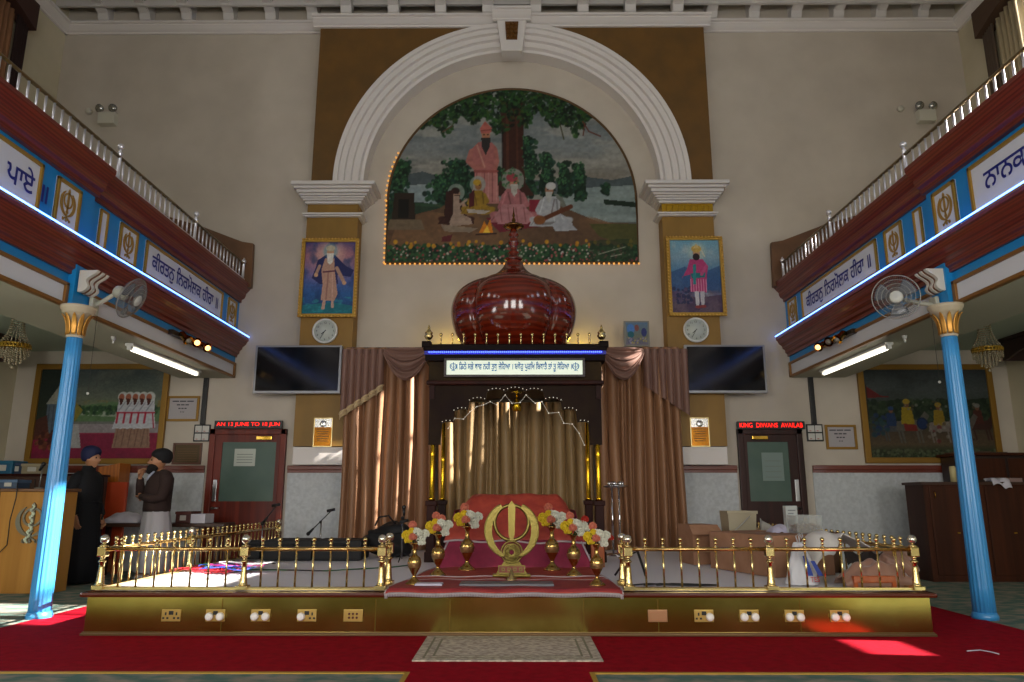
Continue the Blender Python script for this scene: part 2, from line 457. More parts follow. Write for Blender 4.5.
for s in (-1, 1):  # frames of the added low windows
    k += 1; mb = MB(); x = s * (XW + 0.12)
    for y in (0.03, 1.33, 2.67, 3.97): mb.box((x - 0.03, y - 0.03, 1.15), (x + 0.03, y + 0.03, 2.85))
    for z in (1.18, 2.82): mb.box((x - 0.03, 0, z - 0.03), (x + 0.03, 4.0, z + 0.03))
    struct('window_%d' % k, mb, OFFW)
# gold field above the arch and the wall recess behind it
AX, AZ, AR, YP = 0.03, 5.97, 2.83, 10.9
def arch_pts(r, z_low, n=40):
    return [(AX + r, z_low)] + [(AX + r * math.cos(PI * i / n), AZ + r * math.sin(PI * i / n)) for i in range(n + 1)] + [(AX - r, z_low)]
mb = MB(); n = 48; zt = 8.78; hw = 3.22
pts = arch_pts(AR - 0.05, 5.9, n)
def outer(p):
    dx, dz = p[0] - AX, p[1] - AZ
    if dz <= 0: return (AX + math.copysign(hw, dx), p[1])
    k = min(hw / max(abs(dx), 1e-6), (zt - AZ) / max(dz, 1e-6)); return (AX + dx * k, AZ + dz * k)
out = [outer(p) for p in pts]
# corner points are inserted by snapping the two outline points beside each corner
for sgn in (1, -1):
    j = min(range(len(out)), key=lambda i: (out[i][0] - (AX + sgn * hw)) ** 2 + (out[i][1] - zt) ** 2); out[j] = (AX + sgn * hw, zt)
q = len(pts); v = [(p[0], YP, p[1]) for p in pts] + [(p[0], YP, p[1]) for p in out] + [(p[0], YW, p[1]) for p in pts] + [(p[0], YW, p[1]) for p in out]
f = []
for i in range(q - 1):
    f += [(i, i + 1, q + i + 1, q + i), (q + i, q + i + 1, 3 * q + i + 1, 3 * q + i)]
mb.add(v, f, False); struct('trim_1', mb, GOLDP)

# arch moulding: profile of (radius, y) swept round the arch
mb = MB(); prof = [(2.83, 10.9), (2.83, 10.79), (2.76, 10.79), (2.75, 10.83), (2.71, 10.83), (2.70, 10.80), (2.66, 10.80), (2.65, 10.86), (2.60, 10.86), (2.59, 10.84), (2.56, 10.84), (2.55, 10.9), (2.49, 10.9), (2.48, 10.87), (2.44, 10.87), (2.42, 10.93), (2.37, 10.93), (2.37, 11.2)]
prof = [(r + 0.02, y) for r, y in prof]
angs = [None] + [PI * i / 64 for i in range(65)] + [None]
R = []
for i, a in enumerate(angs):
    ring = []
    for (r, y) in prof:
        if a is None: ring.append((AX + (r if i == 0 else -r), y, 5.9))
        else: ring.append((AX + r * math.cos(a), y, AZ + r * math.sin(a) * 0.995))
    R.append(ring)
v = [p for r in R for p in r]; w = len(prof)
mb.add(v, [(i * w + j, i * w + j + 1, (i + 1) * w + j + 1, (i + 1) * w + j) for i in range(len(R) - 1) for j in range(w - 1)], False)
o = struct('trim_2', mb, WHITE)
# keystone with carved gilt face
mb = MB(); mb.prism([(AX - 0.25, 8.86), (AX + 0.25, 8.86), (AX + 0.17, 8.22), (AX - 0.17, 8.22)], 10.70, 10.92); ks = struct('trim_3', mb, WHITE)
mb = MB(); mb.prism([(AX - 0.11, 8.74), (AX + 0.11, 8.74), (AX + 0.09, 8.42), (AX - 0.09, 8.42)], 10.67, 10.71)
for i in range(4):
    for j in range(3): mb.ball((AX - 0.06 + j * 0.06, 10.67, 8.47 + i * 0.075), 0.03, 8)
mb.build('carved_plate', mat('carved_amber_gold', '#6a4414', 0.45, 0.4), ks)

# pilasters with capitals
k = 4
for s in (-1, 1):
    xo, xi = s * 3.22, s * 2.41
    mb = MB(); mb.box((xo, YP, 1.80), (xi, YW, 5.46)); 
    pil = struct('trim_%d' % k, mb, GOLDP if 0 else mat('ochre_pilaster', '#7e5e1f', 0.55, col2='#8f6a26', scale=2.5, bump=0.12, bscale=50, stretch=(1, 1, 0.4))); k += 1
    mb = MB(); mb.box((xo, YP + 0.02, 1.53), (xi, YW, 1.79), 0.006); mb.build('pale_base_panel', WHITE, pil)
    mb = MB(); mb.box((xo, YP - 0.005, 5.46), (xi, YW, 5.63)); 
    for i in range(7 if s > 0 else 0):
        cx = s * (2.52 + i * 0.1)
        mb.tube([(cx + 0.045 * math.cos(t), YP - 0.008, 5.545 + 0.06 * math.sin(t)) for t in np.linspace(0, 2 * PI, 9)[:-1]], 0.008, 4, closed=True)
    mb.build('neck_band', mat('embossed_gold_band', '#b08a1c', 0.35, 0.5) if s > 0 else MATS['ochre_pilaster'], pil)
    # capital: stepped white block mitred all round
    mb = MB()
    for (z0, z1, ext) in ((5.40, 5.425, 0.06), (5.425, 5.455, 0.09), (5.62, 5.66, 0.05), (5.66, 5.69, 0.09), (5.69, 5.72, 0.12), (5.72, 5.75, 0.155), (5.75, 5.80, 0.20), (5.80, 5.84, 0.25), (5.84, 5.90, 0.30)):
        x0, x1 = sorted((xo + s * ext * 0.68, xi - s * ext)); mb.box((x0, YP - ext, z0), (x1, YW, z1), 0.012)
    mb.build('capital', OFFW, pil)

# cornice along the back wall and the two side walls, stepping out over the arch
def cornice(mb, x0, x1, y, z0=8.78):
    pr = [(0.0, z0), (-0.04, z0), (-0.04, z0 + 0.03), (-0.08, z0 + 0.05), (-0.14, z0 + 0.10), (-0.14, z0 + 0.115), (-0.18, z0 + 0.125), (-0.18, z0 + 0.16), (0, z0 + 0.16)]
    mb.prism([(y + a, b) for a, b in pr], x0, x1, 'yz')
mb = MB(); cornice(mb, -XW, -3.2, YW, 8.88); cornice(mb, 3.2, XW, YW, 8.88); cornice(mb, -3.3, 3.35, YP); cornice(mb, -0.32 + AX, 0.32 + AX, YP - 0.18)
for s in (-1, 1):
    pr = [(0.0, 8.78), (-0.04, 8.78), (-0.04, 8.81), (-0.08, 8.83), (-0.14, 8.88), (-0.14, 8.895), (-0.18, 8.905), (-0.18, 8.94), (0, 8.94)]
    mb.prism([(s * (XW + a), b + 0.10) for a, b in pr], YR, YW, 'xz')
struct('trim_6', mb, WHITE)
# modillions (scrolled ceiling brackets) and the frieze board above
mb = MB(); mb.box((-XW, YW - 0.75, 9.24), (XW, YW - 0.62, 9.42)); mb.box((-XW, YW - 0.35, 9.20), (XW, YW - 0.3, 9.42)); struct('trim_7', mb, OFFW)
def modillion(x, y0):
    mb = MB(); w = 0.07
    p = [(y0, 8.95), (y0 - 0.10, 8.95), (y0 - 0.15, 8.99), (y0 - 0.19, 9.08), (y0 - 0.36, 9.15), (y0 - 0.6, 9.18), (y0 - 0.68, 9.24), (y0 - 0.68, 9.34), (y0, 9.34)]
    if y0 > 11: p = [(a, b + 0.09) for a, b in p]
    mb.prism(p, x - w, x + w, 'yz'); mb.prism([(a, b + 0.02) if b < 9.32 else (a, b) for a, b in p], x - w - 0.02, x + w + 0.02, 'yz')
    return struct('trim_%d' % (8 + modillion.i), mb, OFFW)
modillion.i = 0
for i in range(8):
    for s in (-1, 1):
        modillion(AX + s * (0.4 + 0.79 * i) if i < 4 else AX + s * (3.42 + 0.72 * (i - 4)), YP if i < 4 else YW); modillion.i += 1
for s in (-1, 1): modillion(AX + s * 6.3, YW); modillion.i += 1
for s in (-1, 1): modillion(AX + s * 7.02, YW); modillion.i += 1

# lower wall: pale boarding with a wooden dado rail
mb = MB()
DADO = [(-XW, -4.62), (-3.36, -2.3), (2.3, 3.42), (4.56, XW)]
for a, b in DADO: mb.box((a, YW - 0.02, 0.02), (b, YW, 1.46))
struct('baseboard_back', mb, mat('grey_dado_board', '#c8ccce', 0.8, col2='#b8bcbe', scale=20, bump=0.1))
mb = MB()
for a, b in DADO: mb.box((a, YW - 0.06, 1.46), (b, YW, 1.53), 0.01); mb.box((a, YW - 0.035, 1.42), (b, YW, 1.46))
struct('trim_40', mb, mat('red_dado_wood', '#6b2a18', 0.35, coat=0.3))

# ================================================================== doors
def make_door(no, x0, x1, zt, handle_side, sheet, label):
    s = MB(); f = 0.09
    s.box((x0, YW - 0.07, 0), (x0 + f, YW, zt), 0.01); s.box((x1 - f, YW - 0.07, 0), (x1, YW, zt), 0.01); s.box((x0, YW - 0.07, zt - f), (x1, YW, zt), 0.01)
    DW = mat('cherry_door_wood', '#742816', 0.4, col2='#54190e', scale=4, stretch=(3, 1, 0.2), spec=0.3) if no == 1 else mat('dark_door_wood', '#3a1812', 0.4, col2='#26100c', scale=4, stretch=(3, 1, 0.2), spec=0.3)
    d = struct('door_%d' % no, s, DW)
    a, b = x0 + f, x1 - f; g0, g1, gz0, gz1 = (a + 0.11, b - 0.06, 1.0, zt - 0.2) if no == 1 else (a + 0.05, b - 0.13, 1.0, zt - 0.2)
    s = MB(); s.box((a, YW - 0.045, 0.01), (g0, YW, zt - f)); s.box((g1, YW - 0.045, 0.01), (b, YW, zt - f)); s.box((g0, YW - 0.045, 0.01), (g1, YW, 0.2)); s.box((g0, YW - 0.045, 0.72), (g1, YW, gz0)); s.box((g0, YW - 0.045, gz1), (g1, YW, zt - f)); s.box((g0, YW - 0.03, 0.2), (g1, YW, 0.72)); s.box((g0 + 0.06, YW - 0.045, 0.26), (g1 - 0.06, YW, 0.66), 0.01)
    s.build('door_leaf', DW, d)
    s = MB(); s.box((g0, YW - 0.03, gz0), (g1, YW - 0.02, gz1)); s.build('glass_pane', mat('frosted_green_glass', '#4c6258', 0.4, spec=0.3, col2='#55695f', scale=3), d)
    s = MB(); hx = a + 0.05 if handle_side < 0 else b - 0.05; s.box((hx - 0.03, YW - 0.065, 1.0), (hx + 0.03, YW - 0.045, 1.32), 0.005); s.cyl((hx, YW - 0.05, 0.9), (hx, YW - 0.11, 0.9), 0.02, 10); s.cyl((hx, YW - 0.11, 0.9), (hx - handle_side * 0.1, YW - 0.11, 0.9), 0.012, 8)
    s.build('push_plate', mat('brushed_steel', '#a9a9a9', 0.3, 1.0), d)
    s = MB(); cx = (x1 - 0.33) if handle_side < 0 else (x0 + 0.33); s.box((cx - 0.12, YW - 0.1, zt - 0.17), (cx + 0.12, YW - 0.045, zt - 0.11), 0.01); s.build('door_closer', BRASS, d)
    return d, (g0, g1, gz0, gz1)
door1, gl1 = make_door(1, -4.57, -3.40, 2.08, -1, 0, '')
door2, gl2 = make_door(2, 3.45, 4.43, 2.08, 1, 1, '')

# ================================================================== red carpet
RED = mat('deep_red_carpet', '#a2041f', 0.95, col2='#860218', scale=14, spec=0.1, bump=0.5, bscale=260, ramp=(0.3, 0.7))
t = thing('red_carpet', 'deep red carpet spread on the patterned floor around the brass stage', 'carpet', (0, 4.8, 0))
mb = MB(); mb.box((-4.15, 4.8, 0), (4.2, 10.9, 0.005)); mb.box((-0.56, -1.5, 0), (0.55, 4.8, 0.005)); mb.build('carpet_pile', RED, t)
mb = MB(); mb.box((-4.17, 4.77, 0), (-0.58, 4.805, 0.007)); mb.box((0.57, 4.77, 0), (4.22, 4.805, 0.007))
for s in (-0.57, 0.56): mb.box((s - 0.015, -1.5, 0), (s + 0.015, 4.8, 0.007))
mb.build('edge_trim', mat('yellow_binding', '#b08a30', 0.6), t)

# patterned mat in front of the stage
t = thing('floor_mat', 'cream patterned runner mat lying on the red carpet before the stage', 'mat', (0.04, 5.5, 0.005))
MATM = mat('cream_woven_mat', '#d0c4b0', 0.9, col2='#9c8c80', scale=26, stretch=(1, 1.8, 1), bump=0.4, bscale=150, ramp=(0.4, 0.6), detail=6)
mb = MB(); mb.box((-0.585, 5.09, 0.005), (0.665, 5.95, 0.015), 0.004); mb.build('mat_field', MATM, t)
mb = MB(); 
for d in (0.06, 0.12):
    x0, x1, y0, y1 = -0.585 + d, 0.665 - d, 5.09 + d, 5.95 - d
    for a, b in (((x0, y0), (x1, y0 + .015)), ((x0, y1 - .015), (x1, y1)), ((x0, y0), (x0 + .015, y1)), ((x1 - .015, y0), (x1, y1))): mb.box((a[0], a[1], 0.013), (b[0], b[1], 0.0165))
mb.build('border_line', mat('grey_green_thread', '#857f68', 0.9), t)

# ================================================================== galleries
def gallery(s, label):
    t = thing('gallery', label, 'balcony', (s * 4.9, 5.0, 2.87))
    S = s
    D = 0.085 if s > 0 else 0.03; N = 0.0 if s > 0 else -0.13
    def P(pts): return [(S * (x + D), z) for x, z in pts]
    Y0, Y1, YS = -3.6, YW, 7.02
    mb = MB(); mb.prism(P([(4.29, 2.87), (5.1, 2.87), (5.1, 3.38), (XW, 3.38), (XW, 4.2), (4.29, 4.2)]), Y0, Y1, 'xz'); mb.build('gallery_deck', mat('gallery_soffit', '#a5a593', 0.7), t)
    mb = MB(); mb.prism(P([(5.1, 3.3), (XW, 3.3), (XW, 3.37), (5.1, 3.37)]), Y0, Y1, 'xz'); mb.build('under_ceiling', TEAL, t)
    # fascia
    mb = MB(); mb.box((S * (D + 4.27), Y0, 3.05), (S * (D + 4.31), Y1, 4.2)); mb.box((S * (D + 4.21), Y0, 3.5), (S * (D + 4.30), YS, 4.15)); mb.box((S * (D + 4.20), 6.85, 2.87), (S * (D + 4.3), 7.12, 3.3)); mb.build('blue_fascia', BLUE, t)
    mb = MB()
    up = [(4.27, 4.08), (4.24, 4.08), (4.24, 4.13), (4.20, 4.15), (4.18, 4.2), (4.18, 4.23), (4.14, 4.27), (4.10, 4.33), (4.10, 4.37), (4.35, 4.37), (4.35, 4.08)]
    mb.prism(P(up), YS, Y1, 'xz'); mb.prism(P([(x - 0.08 if x < 4.3 else x, z) for x, z in up]), Y0, YS, 'xz')
    mb.build('upper_cornice', WOODR, t)
    mb = MB(); lo = [(4.27, 3.2), (4.24, 3.2), (4.24, 3.24), (4.21, 3.26), (4.21, 3.30), (4.17, 3.33), (4.17, 3.36), (4.12, 3.40), (4.10, 3.45), (4.08, 3.46), (4.08, 3.50), (4.28, 3.50)]
    mb.prism(P(lo), Y0, Y1, 'xz'); mb.build('lower_cornice', WOODR, t)
    # white band with gilt-brown frames
    for (a, b) in ((Y0, 4.9), (4.94, 6.84), (7.14, Y1 - 0.02)):
        mb = MB(); mb.box((S * (D + 4.26), a, 2.88), (S * (D + 4.29), b, 3.09)); o = mb.build('white_band', PANELW, t)
        mb = MB()
        for z in (2.87, 3.07): mb.box((S * (D + 4.235), a, z), (S * (D + 4.29), b, z + 0.035), 0.006)
        for y in (a, b - 0.05): mb.box((S * (D + 4.235), y, 2.87), (S * (D + 4.29), y + 0.05, 3.1), 0.006)
        mb.build('band_frame', mat('bronze_gilt_frame', '#8a5e28', 0.4, 0.3), o)
    # panels
    def panel(y0, y1, z0, z1, x, what, body=None, width=None, off=0, w=0.035):
        mb = MB(); mb.box((S * (x + D), y0, z0), (S * (x + D - 0.012), y1, z1)); o = mb.build('panel', PANELW, t)
        mb = MB(); xx = x + D - 0.03
        for (a, b, c, d) in ((y0, y1, z0, z0 + w), (y0, y1, z1 - w, z1), (y0, y0 + w, z0, z1), (y1 - w, y1, z0, z1)): mb.box((S * xx, a, c), (S * (x + D), b, d), 0.005)
        mb.build('panel_frame', GILT, o)
        c = Vector((S * (x + D - 0.014), (y0 + y1) / 2, (z0 + z1) / 2 + 0.01))
        if what == 'khanda':
            mb = MB(); khanda(mb, face_side(c, S), (z1 - z0) * 0.72, 0.008, 0.9); mb.build('khanda_emblem', EMB, o)
        elif what == 'text':
            mb = MB(); vf = fit_text(body, width, 0.27 if width > 1 else None, stroke=0.016); c.y += off
            M = face_side(c + Vector((-S * 0.004, 0, 0)), S); mb.add([M @ p for p in vf[0]], vf[1], False)
            mb.build('lettering', NAVY, o)
    x = 4.27
    panel(8.2, 10.5, 3.62, 4.05, x, 'text', '\u0a15\u0a40\u0a30\u0a24\u0a28\u0a41 \u0a3f\u0a28\u0a30\u0a2e\u0a4b\u0a32\u0a15 \u0a39\u0a40\u0a30\u0a3e \u0965', 1.98)
    panel(10.72, 11.05, 3.62, 4.05, x, 'khanda'); panel(7.62, 8.0, 3.62, 4.05, x, 'khanda'); panel(7.22, 7.37, 3.6, 4.04, x, 'slot', w=0.022)
    x = 4.21
    panel(6.52 + N, 6.9 + N, 3.56, 4.03, x, 'khanda')
    if s < 0: panel(3.6, 6.3 + N, 3.56, 4.03, x, 'text', '\u0a2a\u0a3e\u0a0f \u0965', 0.56, 6.0 - 4.885)
    else: panel(3.6, 6.3, 3.56, 4.03, x, 'text', '\u0a28\u0a3e\u0a28\u0a15', 0.54, 5.83 - 4.95)
    mb = MB(); mb.tube([(S * (D + 4.07), Y0, 3.52), (S * (D + 4.07), Y1 - 0.02, 3.52)], 0.008, 6); 
    mb.build('light_strip', mat('blue_white_led', '#a8c4ff', 0.4, emit='#5f8cff', estr=7.0), t)
    # end return at the back wall
    mb = MB(); mb.prism(P([(4.06, 4.3), (7.0, 4.3), (7.0, 5.95), (4.93, 5.32), (4.26, 5.06), (4.08, 5.03)]), Y1 - 0.14, Y1 - 0.06, 'xz'); mb.build('end_panel', mat('plain_brown_board', '#6e4a2c', 0.5, col2='#5c3d24', scale=3), t)
    return t
GL = gallery(-1, 'blue and red-brown timber gallery, its fascia lettering ends beside the wall fan facing sideways')
GR = gallery(1, 'blue and red-brown timber gallery above the dark cabinet counter')

def gallery_rail(s, label):
    t = thing('gallery_railing', label, 'railing', (s * 4.2, 5.0, 4.37)); x = s * 4.2 if s < 0 else 4.285
    CH = mat('bright_chrome', '#e8e8f2', 0.28, 0.75)
    mb = MB(); mb.box((x - 0.02, -3, 4.40), (x + 0.02, 11.02, 4.425), 0.005); mb.build('bottom_rail', CH, t)
    mb = MB(); mb.tube([(x, -3, 4.665), (x, 11.02, 4.665)], 0.018, 10); mb.build('top_rail', mat('bronze_handrail', '#8d7a52', 0.3, 0.9), t)
    nw = [3.1, 5.2, 7.3, 9.22, 10.98]
    for y in nw:
        mb = MB(); mb.lathe((x, y, 4.37), [(0.035, 0), (0.035, 0.03), (0.02, 0.05), (0.02, 0.33), (0.028, 0.34), (0.012, 0.37), (0.012, 0.385)], 12)
        mb.ball((x, y, 4.785 if y < 10.9 else 4.70), 0.036, 14); mb.build('newel', CH, t)
    base = None; y = nw[0] + 0.122; i = 0
    while y < 10.95:
        if min(abs(y - q) for q in nw) > 0.05:
            if base is None:
                mb = MB(); mb.tube([(x, y, 4.42), (x, y, 4.655)], 0.011, 8); base = mb.build('baluster', CH, t, loc=None); y0 = y
            else:
                c = base.copy(); COL.objects.link(c); c.parent = t; c.location = (0, y - y0, 0)
        y += 0.1225
    return t
gallery_rail(-1, 'chrome baluster railing with ball-topped newels on the gallery above the robed men')
gallery_rail(1, 'chrome baluster railing with ball-topped newels on the gallery above the dark counter')

def column(x, label):
    t = thing('column', label, 'column', (x, 6.87, 0)); n = 64; R0, R1 = 0.094, 0.07
    mb = MB(); rings = []
    for i in range(13):
        z = 0.05 + (2.57 - 0.05) * i / 12; r = R0 + (R1 - R0) * (i / 12)
        rings.append([(x + r * (1 - 0.085 * abs(math.sin(8 * 2 * PI * j / n))) * math.cos(2 * PI * j / n), 6.87 + r * (1 - 0.085 * abs(math.sin(8 * 2 * PI * j / n))) * math.sin(2 * PI * j / n), z) for j in range(n)])
    mb.rings(rings); mb.build('fluted_shaft', mat('sky_blue_gloss', '#3c8fcc', 0.32, coat=0.2), t)
    mb = MB(); mb.lathe((x, 6.87, 0), [(0.108, 0), (0.108, 0.03), (0.1, 0.05), (0.095, 0.06)], 24); mb.build('base_ring', mat('sky_blue_gloss', '#3a9fd4'), t)
    mb = MB(); mb.lathe((x, 6.87, 2.56), [(0.074, 0), (0.079, 0.012), (0.074, 0.024), (0.066, 0.03), (0.068, 0.13), (0.085, 0.2), (0.11, 0.235), (0.14, 0.25), (0.14, 0.27), (0.155, 0.28), (0.158, 0.31)], 28)
    cap = mb.build('capital', mat('cream_gilded_plaster', '#b8ab92', 0.5), t)
    mb = MB()
    for i in range(10):
        a = 2 * PI * i / 10; c, sn = math.cos(a), math.sin(a)
        def L(u, v, a=a):
            r = 0.068 + 0.055 * v ** 2.6; ww = (0.024 * math.sin(PI * min(1, 0.18 + v * 0.82)) ** 0.6) * (u - 0.5) * 2
            return (x + (r + 0.012) * math.cos(a) - ww * math.sin(a), 6.87 + (r + 0.012) * math.sin(a) + ww * math.cos(a), 2.585 + 0.215 * v - 0.02 * max(0, v - 0.85) * 4)
        mb.grid(L, 5, 9)
    mb.build('acanthus_leaf_ring', mat('leaf_gold', '#c08a3c', 0.35, 0.6), cap, solid=0.008)
    return t
column(-4.17, 'fluted sky-blue cast column with gilded capital beside the light oak desk')
column(4.255, 'fluted sky-blue cast column with gilded capital before the dark brown counter')
# ================================================================== pictures on the wall
def frame(mb, x0, x1, z0, z1, y, w, d=0.04, bev=0.008):
    mb.box((x0, y - d, z0), (x1, y, z0 + w), bev); mb.box((x0, y - d, z1 - w), (x1, y, z1), bev); mb.box((x0, y - d, z0 + w * 0.98), (x0 + w, y, z1 - w * 0.98), bev * 0.5); mb.box((x1 - w, y - d, z0 + w * 0.98), (x1, y, z1 - w * 0.98), bev * 0.5)
def beads(mb, x0, x1, z0, z1, y, r, step):
    for (a, b, c, d) in ((x0, z0, x1, z0), (x0, z1, x1, z1), (x0, z0, x0, z1), (x1, z0, x1, z1)):
        n = max(1, int(math.hypot(c - a, d - b) / step))
        for i in range(n): mb.ball((a + (c - a) * i / n, y, b + (d - b) * i / n), r, 6)

# ---- mural in the arch
t = thing('mural', 'arched painted mural of robed figures seated under a great tree by a lake', 'painting', (AX, 11.18, 4.735))
c = Canvas(386, 261, 638, 88, 330, seed=3)
c.grad([(88, '#667072'), (150, '#7a8080'), (178, '#7d776c'), (196, '#6b7068'), (261, '#5a4a38')])
c.mottle('#9c9a90', 5, 14, 0.45, 0.6, 0.6, 1); c.mottle('#4d565a', 4, 12, 0.5, 0.75, 0.5, 2)
# far hills and lake
c.poly([(386, 178), (420, 172), (450, 180), (480, 178), (560, 182), (590, 178), (615, 181), (640, 176), (640, 195), (386, 195)], '#4a5456')
c.poly([(386, 186), (460, 184), (460, 203), (410, 206), (386, 204)], '#7f8d90'); c.poly([(560, 190), (640, 186), (640, 222), (600, 222), (570, 212)], '#7a8886')
c.mottle('#94a09c', 4, 30, 0.5, 0.62, 0.4, 5, c.mask([(386, 186), (460, 184), (460, 203), (386, 204)]) + c.mask([(560, 190), (640, 186), (640, 222), (600, 222), (570, 212)]))
# ground
c.poly([(386, 206), (430, 205), (470, 200), (560, 206), (580, 214), (600, 222), (640, 224), (640, 261), (386, 261)], '#5a4330')
c.mottle('#77583c', 5, 6, 0.45, 0.65, 0.8, 8, c.mask([(400, 212), (590, 216), (640, 232), (640, 250), (386, 250)]))
c.poly([(386, 200), (425, 203), (440, 208), (415, 214), (400, 226), (386, 230)], '#26382a'); c.poly([(590, 224), (640, 224), (640, 248), (600, 236)], '#4c4c26')
G = ['#14281c', '#1b3522', '#264a2e', '#0e1c14', '#1a3a2e']
def blob(cx, cy, rx, ry, n, r=(1.2, 2.8), cols=G): c.dabs(int(n * 2.6), lambda g: (cx + rx * g.uniform(-1, 1) * math.sqrt(g.rand()), cy + ry * g.uniform(-1, 1)), cols, r, 0.85)
# dark trees mid distance
for (x, y, rx, ry, k) in ((395, 188, 14, 26, 90), (398, 170, 10, 8, 30), (455, 178, 16, 16, 90), (440, 190, 18, 14, 60), (470, 190, 16, 16, 70), (530, 168, 10, 30, 80), (548, 176, 9, 22, 60), (566, 180, 7, 17, 50), (581, 182, 7, 16, 45), (607, 190, 5, 5, 18), (498, 182, 12, 14, 40)): blob(x, y, rx, ry, k)

for tx, ty, hw_ in ((548, 158, 9), (566, 161, 8), (582, 166, 7)):
    c.poly([(tx, ty), (tx + hw_ * 0.7, ty + 16), (tx + hw_, ty + 34), (tx - hw_, ty + 34), (tx - hw_ * 0.7, ty + 16)], '#15291c'); blob(tx, ty + 22, hw_, 13, 26, (1, 2.2))
c.line([(386, 203), (440, 206)], 3, '#2c4630', 0.8)

c.poly([(605, 200), (638, 203), (638, 208), (606, 205)], '#1c2c20')
# little hut
c.poly([(392, 193), (412, 193), (414, 219), (390, 219)], '#2c2118'); c.poly([(396, 199), (407, 199), (407, 218), (396, 218)], '#14120c'); c.poly([(388, 219), (420, 219), (424, 229), (386, 229)], '#6b5c48')
# great trunk and crown
c.poly([(499, 100), (526, 100), (523, 150), (526, 184), (535, 196), (490, 196), (501, 180), (503, 150)], '#3a2018')
c.line([(507, 110), (508, 190)], 3, '#5a3222', 0.7); c.line([(517, 110), (518, 190)], 2, '#5a3222', 0.6); c.line([(502, 125), (503, 180)], 2, '#20120e', 0.7)
def crown(g):
    x = g.uniform(400, 632); top = 86 + 44 * ((x - 512) / 115) ** 2 * 0.7; bot = 126 + 8 * math.sin(x * 0.09) + 6 * math.sin(x * 0.23) - abs(x - 512) * 0.02
    if 500 < x < 524 and g.rand() < 0.6: bot = 112
    return (x, g.uniform(top - 6, bot))
c.dabs(2300, crown, ['#101c12', '#17291a', '#1d3a1e', '#25491f', '#0c140e', '#2a4a22'], (1.4, 3.2), 0.85, 0.6)
c.dabs(350, crown, ['#33591f', '#2c5230', '#3d4a1c'], (1, 2.2), 0.6, 0.7)
c.line([(586, 122), (592, 132), (604, 137)], 1.4, '#5a2d22'); c.line([(588, 124), (586, 136)], 1.2, '#5a2d22'); c.line([(562, 124), (566, 140)], 1.2, '#3a3a1e'); c.line([(440, 132), (450, 126)], 1.2, '#5a3a2a')
# light rings and figures
def seated(cx, cy, h, robe, skin, hair, halo=True, face=1, beard=None, white=False):
    if halo: c.ell(cx, cy - h * 0.86, h * 0.24, h * 0.24, '#8f9a90', 0.75)
    c.poly([(cx - h * 0.5, cy), (cx - h * 0.42, cy - h * 0.16), (cx - h * 0.16, cy - h * 0.3), (cx + h * 0.2, cy - h * 0.3), (cx + h * 0.5, cy - h * 0.14), (cx + h * 0.52, cy)], robe)
    c.poly([(cx - h * 0.22, cy - h * 0.18), (cx - h * 0.24, cy - h * 0.55), (cx - h * 0.12, cy - h * 0.68), (cx + h * 0.12, cy - h * 0.68), (cx + h * 0.24, cy - h * 0.55), (cx + h * 0.2, cy - h * 0.18)], robe)
    c.line([(cx + face * h * 0.2, cy - h * 0.55), (cx + face * h * 0.3, cy - h * 0.36), (cx + face * h * 0.12, cy - h * 0.28)], h * 0.11, robe if not white else skin)
    c.ell(cx - h * 0.28, cy - h * 0.1, h * 0.22, h * 0.1, robe, rot=0.3); c.ell(cx + h * 0.3, cy - h * 0.09, h * 0.24, h * 0.1, robe, rot=-0.3); L_ = np.clip(c.rgb(robe) * 1.25, 0, 1); D_ = c.rgb(robe) * 0.62
    c.line([(cx - h * 0.2, cy - h * 0.5), (cx - h * 0.28, cy - h * 0.3), (cx - h * 0.05, cy - h * 0.25)], h * 0.09, robe); c.line([(cx - h * 0.15, cy - h * 0.6), (cx - h * 0.24, cy - h * 0.32)], h * 0.03, L_, 0.7); c.line([(cx + h * 0.15, cy - h * 0.6), (cx + h * 0.18, cy - h * 0.3)], h * 0.04, D_, 0.7)
    for q in (-0.3, -0.12, 0.08, 0.26): c.line([(cx + h * q, cy - h * 0.22), (cx + h * (q * 1.5), cy - h * 0.03)], h * 0.02, D_ if q < 0 else L_, 0.7)
    c.line([(cx - h * 0.3, cy - h * 0.05), (cx + h * 0.34, cy - h * 0.08)], h * 0.06, '#2a1a14', 0.35)
    c.line([(cx - face * h * 0.1, cy - h * 0.6), (cx - face * h * 0.02, cy - h * 0.25)], h * 0.03, '#2a1512', 0.4)
    c.ell(cx + face * h * 0.02, cy - h * 0.82, h * 0.1, h * 0.13, skin); c.ell(cx - face * h * 0.02, cy - h * 0.91, h * 0.12, h * 0.09, hair)
    if beard: c.poly([(cx + face * h * 0.03 - h * 0.08, cy - h * 0.78), (cx + face * h * 0.03 + h * 0.08, cy - h * 0.78), (cx + face * h * 0.03 + h * 0.06, cy - h * 0.6), (cx + face * h * 0.03, cy - h * 0.52), (cx + face * h * 0.03 - h * 0.06, cy - h * 0.6)], beard)
    c.ell(cx + face * h * 0.05, cy - h * 0.83, h * 0.016, h * 0.014, '#1c1412')
